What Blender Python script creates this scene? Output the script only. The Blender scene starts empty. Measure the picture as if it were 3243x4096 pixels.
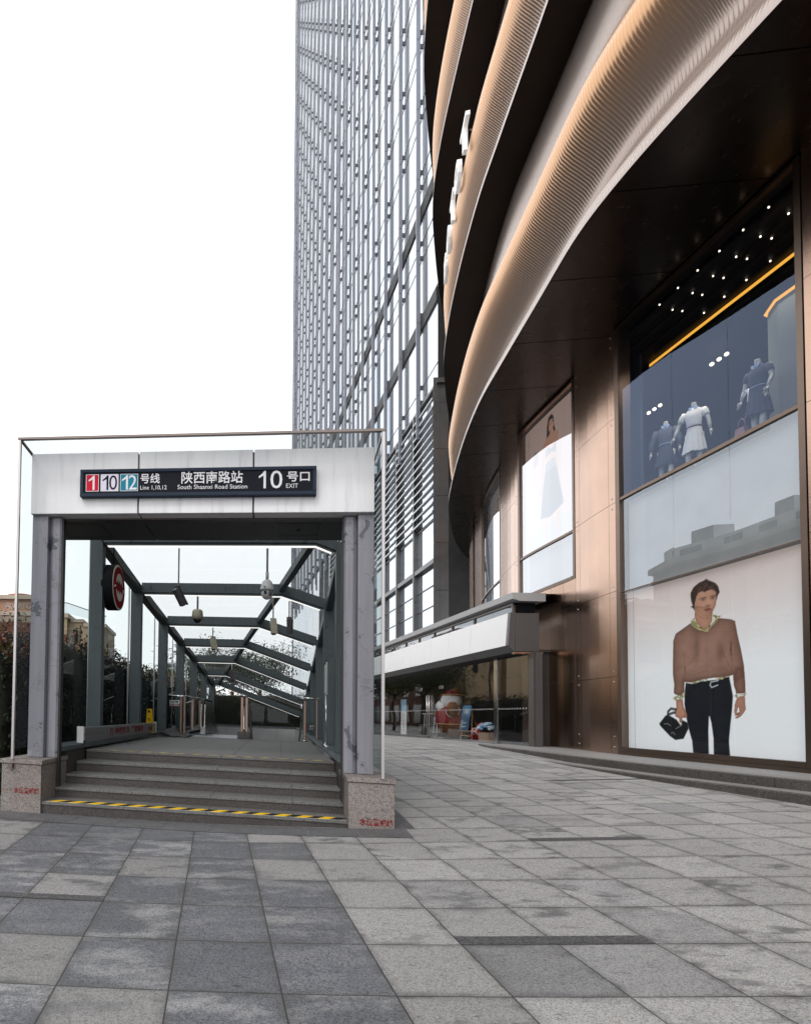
import bpy, bmesh, math, random
import numpy as np
from mathutils import Vector, Matrix, noise as mnoise
random.seed(7)
rng = np.random.default_rng(7)
scene = bpy.context.scene
COL = scene.collection
PI = math.pi
R = math.radians

# ------------------------------------------------------------------ camera
cam_d = bpy.data.cameras.new("camera")
cam = bpy.data.objects.new("camera", cam_d)
COL.objects.link(cam)
cam_d.sensor_fit = 'HORIZONTAL'
cam_d.sensor_width = 36.0
cam_d.lens = 36.0 * 2333.0 / 3243.0
cam_d.shift_x = (1621.5 - 800.0) / 3243.0
cam_d.shift_y = (2772.0 - 2048.0) / 3243.0
cam_d.clip_start = 0.05
cam_d.clip_end = 3000.0
M3 = Matrix(((0.9999128266182398, -0.013203755690025288, 0.0),
             (-0.0004582730721150572, -0.034704756257173196, -0.9993975034384075),
             (0.013195800472621939, 0.99931038257831, -0.03470778185189062)))
cam.matrix_world = Matrix.Translation((0, 0, 1.5)) @ M3.to_4x4()
scene.camera = cam

# ------------------------------------------------------------------ materials
def mat(name):
    m = bpy.data.materials.new(name)
    m.use_nodes = True
    nt = m.node_tree
    nt.nodes.clear()
    out = nt.nodes.new('ShaderNodeOutputMaterial')
    return m, nt, out

def N(nt, t, **kw):
    n = nt.nodes.new(t)
    for k, v in kw.items():
        if k.startswith('i_'):
            key = k[2:]
            n.inputs[int(key) if key.isdigit() else key.replace('_', ' ')].default_value = v
        else:
            setattr(n, k, v)
    return n

def L(nt, a, b):
    nt.links.new(a, b)

def c4(c):
    return (c[0], c[1], c[2], 1.0)

def ramp(nt, fac, stops, interp='LINEAR'):
    r = nt.nodes.new('ShaderNodeValToRGB')
    r.color_ramp.interpolation = interp
    el = r.color_ramp.elements
    while len(el) < len(stops):
        el.new(0.5)
    for e, (p, c) in zip(el, stops):
        e.position = p
        e.color = c4(c)
    L(nt, fac, r.inputs[0])
    return r

def simple(name, col, rough=0.5, metal=0.0, var=0.12, scale=6.0, bump=0.0, bscale=40.0, spec=0.5, detail=4.0):
    """plain surface with large-scale tone variation, fine grain and roughness variation"""
    m, nt, out = mat(name)
    b = N(nt, 'ShaderNodeBsdfPrincipled')
    tc = N(nt, 'ShaderNodeTexCoord')
    n1 = N(nt, 'ShaderNodeTexNoise', i_Scale=scale, i_Detail=detail)
    L(nt, tc.outputs['Object'], n1.inputs['Vector'])
    lo = tuple(max(0, x * (1 - var)) for x in col)
    hi = tuple(min(1, x * (1 + var)) for x in col)
    rp = ramp(nt, n1.outputs[0], [(0.3, lo), (0.7, hi)])
    L(nt, rp.outputs[0], b.inputs['Base Color'])
    mr = N(nt, 'ShaderNodeMapRange')
    mr.inputs['To Min'].default_value = max(0.02, rough - 0.08)
    mr.inputs['To Max'].default_value = min(1, rough + 0.08)
    L(nt, n1.outputs[0], mr.inputs[0])
    L(nt, mr.outputs[0], b.inputs['Roughness'])
    b.inputs['Metallic'].default_value = metal
    b.inputs['Specular IOR Level'].default_value = spec
    if bump:
        n2 = N(nt, 'ShaderNodeTexNoise', i_Scale=bscale, i_Detail=3.0)
        L(nt, tc.outputs['Object'], n2.inputs['Vector'])
        bp = N(nt, 'ShaderNodeBump', i_Strength=bump, i_Distance=0.01)
        L(nt, n2.outputs[0], bp.inputs['Height'])
        L(nt, bp.outputs[0], b.inputs['Normal'])
    L(nt, b.outputs[0], out.inputs[0])
    return m

def glass(name, tint=(0.9, 0.95, 0.95), refl=0.12, fres=1.5, gcol=(1, 1, 1), rough=0.0, wobble=0.0, dust=0.0):
    """a thin pane: straight-through light with a fresnel mirror on top"""
    m, nt, out = mat(name)
    tr = N(nt, 'ShaderNodeBsdfTransparent')
    tr.inputs[0].default_value = c4(tint)
    gl = N(nt, 'ShaderNodeBsdfGlossy')
    gl.inputs[0].default_value = c4(gcol)
    gl.inputs['Roughness'].default_value = rough
    geo = N(nt, 'ShaderNodeNewGeometry')
    dot = N(nt, 'ShaderNodeVectorMath', operation='DOT_PRODUCT')
    L(nt, geo.outputs['Incoming'], dot.inputs[0]); L(nt, geo.outputs['True Normal'], dot.inputs[1])
    ab_ = N(nt, 'ShaderNodeMath', operation='ABSOLUTE'); L(nt, dot.outputs['Value'], ab_.inputs[0])
    om = N(nt, 'ShaderNodeMath', operation='SUBTRACT'); om.inputs[0].default_value = 1.0; L(nt, ab_.outputs[0], om.inputs[1])
    pw = N(nt, 'ShaderNodeMath', operation='POWER'); L(nt, om.outputs[0], pw.inputs[0]); pw.inputs[1].default_value = 4.0
    ma = N(nt, 'ShaderNodeMath', operation='MULTIPLY_ADD')
    ma.inputs[1].default_value = fres
    ma.inputs[2].default_value = 0.04 + refl
    ma.use_clamp = True
    L(nt, pw.outputs[0], ma.inputs[0])
    mx = N(nt, 'ShaderNodeMixShader')
    L(nt, ma.outputs[0], mx.inputs[0])
    L(nt, tr.outputs[0], mx.inputs[1])
    L(nt, gl.outputs[0], mx.inputs[2])
    if wobble:
        tc = N(nt, 'ShaderNodeTexCoord')
        n1 = N(nt, 'ShaderNodeTexNoise', i_Scale=0.9, i_Detail=1.0)
        L(nt, tc.outputs['Object'], n1.inputs['Vector'])
        bp = N(nt, 'ShaderNodeBump', i_Strength=wobble, i_Distance=0.05)
        L(nt, n1.outputs[0], bp.inputs['Height'])
        L(nt, bp.outputs[0], gl.inputs['Normal'])
    last = mx
    if dust:
        df = N(nt, 'ShaderNodeBsdfDiffuse')
        df.inputs[0].default_value = (0.6, 0.6, 0.58, 1)
        tl = N(nt, 'ShaderNodeBsdfTranslucent')
        tl.inputs[0].default_value = (0.75, 0.77, 0.77, 1)
        ad = N(nt, 'ShaderNodeMixShader', i_0=0.6)
        L(nt, df.outputs[0], ad.inputs[1])
        L(nt, tl.outputs[0], ad.inputs[2])
        tc2 = N(nt, 'ShaderNodeTexCoord')
        n2 = N(nt, 'ShaderNodeTexNoise', i_Scale=2.2, i_Detail=7.0)
        L(nt, tc2.outputs['Object'], n2.inputs['Vector'])
        mr = N(nt, 'ShaderNodeMapRange')
        mr.inputs['From Min'].default_value = 0.3
        mr.inputs['From Max'].default_value = 0.75
        mr.inputs['To Min'].default_value = dust * 0.5
        mr.inputs['To Max'].default_value = dust * 1.6
        L(nt, n2.outputs[0], mr.inputs[0])
        m2 = N(nt, 'ShaderNodeMixShader')
        L(nt, mr.outputs[0], m2.inputs[0])
        L(nt, mx.outputs[0], m2.inputs[1])
        L(nt, ad.outputs[0], m2.inputs[2])
        last = m2
    L(nt, last.outputs[0], out.inputs[0])
    return m

def emit(name, col, strength):
    m, nt, out = mat(name)
    e = N(nt, 'ShaderNodeEmission')
    e.inputs[0].default_value = c4(col)
    e.inputs[1].default_value = strength
    L(nt, e.outputs[0], out.inputs[0])
    return m

def granite(name, cols, scale=70.0, rough=0.6, grime=0.5, grime_col=(0.05, 0.045, 0.04)):
    m, nt, out = mat(name)
    b = N(nt, 'ShaderNodeBsdfPrincipled')
    tc = N(nt, 'ShaderNodeTexCoord')
    v = N(nt, 'ShaderNodeTexVoronoi', i_Scale=scale)
    L(nt, tc.outputs['Object'], v.inputs['Vector'])
    sep = N(nt, 'ShaderNodeSeparateColor')
    L(nt, v.outputs['Color'], sep.inputs[0])
    k = len(cols)
    rp = ramp(nt, sep.outputs[0], [((i) / k, c) for i, c in enumerate(cols)], 'CONSTANT')
    n2 = N(nt, 'ShaderNodeTexNoise', i_Scale=1.7, i_Detail=8.0, i_Roughness=0.65)
    L(nt, tc.outputs['Object'], n2.inputs['Vector'])
    mr = N(nt, 'ShaderNodeMapRange')
    mr.inputs['From Min'].default_value = 0.45
    mr.inputs['From Max'].default_value = 0.75
    mr.inputs['To Max'].default_value = grime
    L(nt, n2.outputs[0], mr.inputs[0])
    mx = N(nt, 'ShaderNodeMixRGB')
    L(nt, mr.outputs[0], mx.inputs[0])
    L(nt, rp.outputs[0], mx.inputs[1])
    mx.inputs[2].default_value = c4(grime_col)
    L(nt, mx.outputs[0], b.inputs['Base Color'])
    b.inputs['Roughness'].default_value = rough
    bp = N(nt, 'ShaderNodeBump', i_Strength=0.25, i_Distance=0.004)
    L(nt, sep.outputs[0], bp.inputs['Height'])
    L(nt, bp.outputs[0], b.inputs['Normal'])
    L(nt, b.outputs[0], out.inputs[0])
    return m

def peeling(name, col, under, rough=0.5, amount=0.62, metal=0.0):
    """old gloss paint: hairline cracks, flakes lifted off to the primer, rain streaks"""
    m, nt, out = mat(name)
    b = N(nt, 'ShaderNodeBsdfPrincipled')
    tc = N(nt, 'ShaderNodeTexCoord')
    n1 = N(nt, 'ShaderNodeTexNoise', i_Scale=3.0, i_Detail=6.0, i_Roughness=0.6, i_Distortion=0.6)
    L(nt, tc.outputs['Object'], n1.inputs['Vector'])
    flake = ramp(nt, n1.outputs[0], [(amount, (0, 0, 0)), (amount + 0.012, (1, 1, 1))])
    crk = N(nt, 'ShaderNodeMath', operation='SUBTRACT')
    L(nt, n1.outputs[0], crk.inputs[0])
    crk.inputs[1].default_value = amount - 0.045
    ab = N(nt, 'ShaderNodeMath', operation='ABSOLUTE')
    L(nt, crk.outputs[0], ab.inputs[0])
    line = ramp(nt, ab.outputs[0], [(0.0, (1, 1, 1)), (0.008, (0, 0, 0))])
    mp = N(nt, 'ShaderNodeMapping')
    mp.inputs['Scale'].default_value = (9, 9, 0.5)
    L(nt, tc.outputs['Object'], mp.inputs[0])
    n2 = N(nt, 'ShaderNodeTexNoise', i_Scale=1.5, i_Detail=5.0)
    L(nt, mp.outputs[0], n2.inputs['Vector'])
    base = ramp(nt, n2.outputs[0], [(0.25, tuple(x * 0.78 for x in col)), (0.6, col), (0.85, tuple(min(1, x * 1.12) for x in col))])
    m1 = N(nt, 'ShaderNodeMixRGB')
    L(nt, flake.outputs[0], m1.inputs[0])
    L(nt, base.outputs[0], m1.inputs[1])
    m1.inputs[2].default_value = c4(under)
    m2 = N(nt, 'ShaderNodeMixRGB')
    mu = N(nt, 'ShaderNodeMath', operation='MULTIPLY')
    L(nt, line.outputs[0], mu.inputs[0])
    mu.inputs[1].default_value = 0.7
    L(nt, mu.outputs[0], m2.inputs[0])
    L(nt, m1.outputs[0], m2.inputs[1])
    m2.inputs[2].default_value = c4(tuple(x * 0.25 for x in col))
    L(nt, m2.outputs[0], b.inputs['Base Color'])
    b.inputs['Roughness'].default_value = rough
    b.inputs['Metallic'].default_value = metal
    inv = N(nt, 'ShaderNodeMath', operation='SUBTRACT')
    inv.inputs[0].default_value = 1.0
    L(nt, flake.outputs[0], inv.inputs[1])
    bp = N(nt, 'ShaderNodeBump', i_Strength=0.5, i_Distance=0.006)
    L(nt, inv.outputs[0], bp.inputs['Height'])
    L(nt, bp.outputs[0], b.inputs['Normal'])
    L(nt, b.outputs[0], out.inputs[0])
    return m

def brushed(name, col, rough=0.3, stretch=(1, 1, 60), var=0.1, big=0.0, bcol=None):
    """metal sheet with brushed grain and soft patina"""
    m, nt, out = mat(name)
    b = N(nt, 'ShaderNodeBsdfPrincipled')
    b.inputs['Metallic'].default_value = 1.0
    tc = N(nt, 'ShaderNodeTexCoord')
    mp = N(nt, 'ShaderNodeMapping')
    mp.inputs['Scale'].default_value = stretch
    L(nt, tc.outputs['Object'], mp.inputs[0])
    n1 = N(nt, 'ShaderNodeTexNoise', i_Scale=4.0, i_Detail=5.0)
    L(nt, mp.outputs[0], n1.inputs['Vector'])
    n2 = N(nt, 'ShaderNodeTexNoise', i_Scale=0.55, i_Detail=5.0)
    L(nt, tc.outputs['Object'], n2.inputs['Vector'])
    r1 = ramp(nt, n2.outputs[0], [(0.3, tuple(x * (1 - var) for x in col)), (0.7, tuple(min(1, x * (1 + var)) for x in col))])
    L(nt, r1.outputs[0], b.inputs['Base Color'])
    mr = N(nt, 'ShaderNodeMapRange')
    mr.inputs['To Min'].default_value = rough - 0.07
    mr.inputs['To Max'].default_value = rough + 0.09
    L(nt, n1.outputs[0], mr.inputs[0])
    L(nt, mr.outputs[0], b.inputs['Roughness'])
    ad = N(nt, 'ShaderNodeMath', operation='MULTIPLY_ADD')
    L(nt, n2.outputs[0], ad.inputs[0])
    ad.inputs[1].default_value = 3.0 * big
    L(nt, n1.outputs[0], ad.inputs[2])
    bp = N(nt, 'ShaderNodeBump', i_Strength=0.06 + big, i_Distance=0.02)
    L(nt, ad.outputs[0], bp.inputs['Height'])
    L(nt, bp.outputs[0], b.inputs['Normal'])
    L(nt, b.outputs[0], out.inputs[0])
    return m

def vcol(name, rough=0.6, attr='col', spec=0.3, noise_amt=0.06):
    """colours carried by the mesh (printed posters, leaves)"""
    m, nt, out = mat(name)
    b = N(nt, 'ShaderNodeBsdfPrincipled')
    a = N(nt, 'ShaderNodeAttribute', attribute_name=attr)
    tc = N(nt, 'ShaderNodeTexCoord')
    n1 = N(nt, 'ShaderNodeTexNoise', i_Scale=60.0, i_Detail=3.0)
    L(nt, tc.outputs['Object'], n1.inputs['Vector'])
    mr = N(nt, 'ShaderNodeMapRange')
    mr.inputs['To Min'].default_value = 1 - noise_amt
    mr.inputs['To Max'].default_value = 1 + noise_amt
    L(nt, n1.outputs[0], mr.inputs[0])
    mu = N(nt, 'ShaderNodeVectorMath', operation='SCALE')
    L(nt, a.outputs['Color'], mu.inputs[0])
    L(nt, mr.outputs[0], mu.inputs['Scale'])
    L(nt, mu.outputs[0], b.inputs['Base Color'])
    b.inputs['Roughness'].default_value = rough
    b.inputs['Specular IOR Level'].default_value = spec
    L(nt, b.outputs[0], out.inputs[0])
    return m

# ------------------------------------------------------------------ mesh builder
class MB:
    def __init__(self, T=None):
        self.v = []; self.f = []; self.sm = []; self.mi = []; self.T = T; self.cur = 0; self.cols = []
    def add(self, pts, faces, smooth=False, T=None, col=None):
        o = len(self.v)
        t = T or self.T
        for p in pts:
            q = t(*p) if t else p
            self.v.append((q[0], q[1], q[2]))
            if col is not None: self.cols.append(col)
        for f in faces:
            self.f.append(tuple(i + o for i in f)); self.sm.append(smooth); self.mi.append(self.cur)
    def box(self, x0, x1, y0, y1, z0, z1):
        self.add([(x0, y0, z0), (x1, y0, z0), (x1, y1, z0), (x0, y1, z0), (x0, y0, z1), (x1, y0, z1), (x1, y1, z1), (x0, y1, z1)],
                 [(0, 3, 2, 1), (4, 5, 6, 7), (0, 1, 5, 4), (1, 2, 6, 5), (2, 3, 7, 6), (3, 0, 4, 7)])
    def beam(self, a, b, w, h, upv=(0, 0, 1)):
        """rectangular bar from a to b (in builder space), w across, h along up"""
        a = Vector(a); b = Vector(b); d = (b - a).normalized()
        u = Vector(upv); s = d.cross(u)
        if s.length < 1e-5: s = d.cross(Vector((1, 0, 0)))
        s.normalize(); u = s.cross(d).normalized()
        P = []
        for e in (a, b):
            for i, j in ((-1, -1), (1, -1), (1, 1), (-1, 1)):
                P.append(tuple(e + s * (w / 2 * i) + u * (h / 2 * j)))
        self.add(P, [(0, 3, 2, 1), (4, 5, 6, 7), (0, 1, 5, 4), (1, 2, 6, 5), (2, 3, 7, 6), (3, 0, 4, 7)])
    def prism(self, poly, fn, d0, d1, smooth=False):
        """2D polygon extruded: fn(a,b,d)->point"""
        n = len(poly)
        P = [fn(a, b, d0) for a, b in poly] + [fn(a, b, d1) for a, b in poly]
        F = [tuple(range(n - 1, -1, -1)), tuple(range(n, 2 * n))]
        self.add(P, F)
        o = len(self.v) - 2 * n
        for i in range(n):
            j = (i + 1) % n
            self.f.append((o + i, o + j, o + n + j, o + n + i)); self.sm.append(smooth); self.mi.append(self.cur)
    def tube(self, path, r, seg=8, cap=True, squash=None):
        """round tube along a path; r number or list"""
        n = len(path); P = []; path = [Vector(p) for p in path]
        rs = r if isinstance(r, (list, tuple)) else [r] * n
        prev = None
        for i in range(n):
            d = (path[min(i + 1, n - 1)] - path[max(i - 1, 0)])
            d = d.normalized() if d.length > 1e-9 else Vector((0, 0, 1))
            if prev is None:
                ref = Vector((0, 0, 1)) if abs(d.z) < 0.9 else Vector((1, 0, 0))
                s = d.cross(ref).normalized()
            else:
                s = (prev - d * prev.dot(d)).normalized()
            prev = s
            t = d.cross(s)
            for k in range(seg):
                a = 2 * PI * k / seg
                P.append(tuple(path[i] + s * (rs[i] * math.cos(a)) + t * (rs[i] * math.sin(a) * (squash or 1))))
        F = []
        for i in range(n - 1):
            for k in range(seg):
                k2 = (k + 1) % seg
                F.append((i * seg + k, i * seg + k2, (i + 1) * seg + k2, (i + 1) * seg + k))
        self.add(P, F, True)
        if cap:
            o = len(self.v) - n * seg
            self.f.append(tuple(o + k for k in range(seg - 1, -1, -1))); self.sm.append(False); self.mi.append(self.cur)
            self.f.append(tuple(o + (n - 1) * seg + k for k in range(seg))); self.sm.append(False); self.mi.append(self.cur)
    def rings(self, rings, seg=16, cap=True):
        """loft of ellipses: (centre, axis_a, axis_b) per ring"""
        P = []
        for c, a, b in rings:
            c = Vector(c); a = Vector(a); b = Vector(b)
            for k in range(seg):
                t = 2 * PI * k / seg
                P.append(tuple(c + a * math.cos(t) + b * math.sin(t)))
        F = []
        for i in range(len(rings) - 1):
            for k in range(seg):
                k2 = (k + 1) % seg
                F.append((i * seg + k, i * seg + k2, (i + 1) * seg + k2, (i + 1) * seg + k))
        n = len(rings)
        if cap:
            F.append(tuple(range(seg - 1, -1, -1)))
            F.append(tuple((n - 1) * seg + k for k in range(seg)))
        self.add(P, F, True)
    def ball(self, c, r, seg=16, rows=10, rot=None):
        """ellipsoid; r number or 3-tuple"""
        rr = r if isinstance(r, (tuple, list)) else (r, r, r)
        c = Vector(c); P = []; F = []
        for i in range(rows + 1):
            ph = PI * i / rows
            for k in range(seg):
                t = 2 * PI * k / seg
                p = Vector((rr[0] * math.sin(ph) * math.cos(t), rr[1] * math.sin(ph) * math.sin(t), rr[2] * math.cos(ph)))
                if rot: p = rot @ p
                P.append(tuple(c + p))
        for i in range(rows):
            for k in range(seg):
                k2 = (k + 1) % seg
                F.append((i * seg + k, (i + 1) * seg + k, (i + 1) * seg + k2, i * seg + k2))
        self.add(P, F, True)
    def quad(self, a, b, c, d):
        self.add([a, b, c, d], [(0, 1, 2, 3)])
    def grid(self, fn, nu, nv, smooth=True):
        P = [fn(i / nu, j / nv) for j in range(nv + 1) for i in range(nu + 1)]
        F = [(j * (nu + 1) + i, j * (nu + 1) + i + 1, (j + 1) * (nu + 1) + i + 1, (j + 1) * (nu + 1) + i) for j in range(nv) for i in range(nu)]
        self.add(P, F, smooth)
    def text(self, s, fn, size=1.0, depth=0.004, align='LEFT', bold=0.0, width=None, y0=0.0, x0=0.0, height=None):
        """lettering as mesh: fn(a, b, d) maps text plane + depth to a point"""
        cu = bpy.data.curves.new('t', 'FONT')
        cu.body = s; cu.size = size; cu.align_x = align; cu.offset = bold; cu.resolution_u = 3
        ob = bpy.data.objects.new('t', cu)
        COL.objects.link(ob)
        dg = bpy.context.evaluated_depsgraph_get()
        me = bpy.data.meshes.new_from_object(ob.evaluated_get(dg))
        vs = [(v.co.x, v.co.y) for v in me.vertices]
        fs = [tuple(p.vertices) for p in me.polygons]
        sx = 1.0
        if vs:
            mnx = min(a for a, _ in vs); mny = min(b for _, b in vs); mxy = max(b for _, b in vs)
            sy_ = height / (mxy - mny) if height else 1.0
            vs = [(a - mnx, (b - mny) * sy_ if height else b) for a, b in vs]
        if width and vs:
            w = max(a for a, _ in vs) - min(a for a, _ in vs)
            sx = width / w if w > 1e-6 else 1.0
        if vs:
            self.add([fn(x0 + a * sx, y0 + b, depth) for a, b in vs], fs)
            # side walls
            ec = {}
            for f in fs:
                for i in range(len(f)):
                    e = (f[i], f[(i + 1) % len(f)])
                    ec[e] = ec.get(e, 0) + 1
            border = [e for e in ec if (e[1], e[0]) not in ec]
            pts = []; fcs = []
            for a, b in border:
                k = len(pts)
                A = vs[a]; B = vs[b]
                pts += [fn(x0 + A[0] * sx, y0 + A[1], 0), fn(x0 + B[0] * sx, y0 + B[1], 0), fn(x0 + B[0] * sx, y0 + B[1], depth), fn(x0 + A[0] * sx, y0 + A[1], depth)]
                fcs.append((k, k + 1, k + 2, k + 3))
            self.add(pts, fcs)
        bpy.data.objects.remove(ob); bpy.data.curves.remove(cu); bpy.data.meshes.remove(me)
    def build(self, name, m, parent=None, bevel=0.0, weld=False):
        me = bpy.data.meshes.new(name)
        if parent is not None:
            o0 = root_loc(parent)
        else:
            xs = [p[0] for p in self.v]; ys = [p[1] for p in self.v]; zs = [p[2] for p in self.v]
            o0 = Vector(((min(xs) + max(xs)) / 2, (min(ys) + max(ys)) / 2, min(zs)))
        me.from_pydata([(p[0] - o0.x, p[1] - o0.y, p[2] - o0.z) for p in self.v], [], self.f)
        me.polygons.foreach_set('use_smooth', self.sm)
        ms = m if isinstance(m, (list, tuple)) else [m]
        for x in ms: me.materials.append(x)
        if len(ms) > 1: me.polygons.foreach_set('material_index', self.mi)
        if self.cols and len(self.cols) == len(self.v):
            ca = me.color_attributes.new('col', 'FLOAT_COLOR', 'POINT')
            flat = np.ones((len(self.v), 4), dtype=np.float32)
            flat[:, :3] = np.array(self.cols, dtype=np.float32)
            ca.data.foreach_set('color', flat.ravel())
        me.update()
        if weld:
            bm = bmesh.new(); bm.from_mesh(me)
            bmesh.ops.remove_doubles(bm, verts=bm.verts, dist=1e-5)
            bmesh.ops.recalc_face_normals(bm, faces=bm.faces)
            bm.to_mesh(me); bm.free()
        ob = bpy.data.objects.new(name, me)
        COL.objects.link(ob)
        if parent is not None:
            ob.parent = parent
        else:
            ob.location = o0
        if bevel:
            bv = ob.modifiers.new('bevel', 'BEVEL')
            bv.width = bevel; bv.segments = 2; bv.limit_method = 'ANGLE'; bv.angle_limit = R(40)
            bv.harden_normals = False
        return ob

def root_loc(o):
    p = Vector((0, 0, 0))
    while o is not None:
        p = p + o.location
        o = o.parent
    return p

def tag(o, label=None, cat=None, group=None, kind=None):
    if label: o['label'] = label
    if cat: o['category'] = cat
    if group: o['group'] = group
    if kind: o['kind'] = kind
    return o

def thing(name, loc, label, cat, group=None):
    o = bpy.data.objects.new(name, None)
    o.empty_display_size = 0.2
    COL.objects.link(o)
    o.location = loc
    return tag(o, label, cat, group)

def copy_tree(o, parent=None):
    c = o.copy()
    COL.objects.link(c)
    if parent is not None: c.parent = parent
    for ch in [x for x in bpy.data.objects if x.parent == o]:
        copy_tree(ch, c)
    return c

def lerp(a, b, t): return a + (b - a) * t

# frame of the station entrance: u along its front, v into it, w up (its plinth follows the street's cross fall)
YAW = R(7.711367); CY, SY = math.cos(YAW), math.sin(YAW); FALL = 0.0275
def ent(u, v, w): return (u * CY + v * SY, -u * SY + v * CY, w - FALL * u)
# ------------------------------------------------------------------ world, sun
SUN_EL, SUN_AZ = R(48), R(215)      # azimuth clockwise from +Y: the sun stands behind and to the left, veiled by cloud
world = bpy.data.worlds.new("World")
scene.world = world
world.use_nodes = True
wn = world.node_tree
wn.nodes.clear()
wo = wn.nodes.new('ShaderNodeOutputWorld')
bg = wn.nodes.new('ShaderNodeBackground')
sky = wn.nodes.new('ShaderNodeTexSky')
sky.sky_type = 'NISHITA'
sky.sun_disc = False
sky.sun_elevation = SUN_EL
sky.sun_rotation = SUN_AZ
sky.dust_density = 6.0
sky.air_density = 1.6
mixw = wn.nodes.new('ShaderNodeMixRGB')
mixw.inputs[0].default_value = 0.9
mixw.inputs[2].default_value = (17.0, 17.15, 17.5, 1)   # the even white overcast
L(wn, sky.outputs[0], mixw.inputs[1])
L(wn, mixw.outputs[0], bg.inputs[0])
bg.inputs[1].default_value = 0.12
L(wn, bg.outputs[0], wo.inputs[0])

sd = bpy.data.lights.new("sun", 'SUN')
sd.energy = 0.9
sd.angle = R(14)
sd.color = (1.0, 0.95, 0.88)
sun = bpy.data.objects.new("sun", sd)
COL.objects.link(sun)
dirv = Vector((math.sin(SUN_AZ) * math.cos(SUN_EL), math.cos(SUN_AZ) * math.cos(SUN_EL), math.sin(SUN_EL)))
sun.rotation_euler = (-dirv).to_track_quat('-Z', 'Y').to_euler()
sun.location = (-10, -20, 40)

scene.view_settings.view_transform = 'Standard'
scene.view_settings.look = 'None'
scene.view_settings.exposure = 0.0
scene.view_settings.gamma = 1.0
scene.cycles.max_bounces = 8
scene.cycles.transparent_max_bounces = 16
scene.cycles.diffuse_bounces = 3
scene.cycles.glossy_bounces = 4
scene.cycles.caustics_reflective = False
scene.cycles.caustics_refractive = False
scene.cycles.use_denoising = True
scene.cycles.sample_clamp_indirect = 6.0

# ------------------------------------------------------------------ ground
def sp(x, k=0.6): return k * math.log1p(math.exp(x / k)) if x / k < 30 else x
def gz(x, y):
    yy = min(y, 60.0)
    z = -0.13 + 0.029 * (yy - 3) - 0.045 * sp(yy - 19.0, 1.5)
    z += 0.035 * (sp(x - 1.3) - sp(x - 10.2)) + 0.03 * (sp(-x - 0.4) - sp(-x - 6))
    return z

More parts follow.
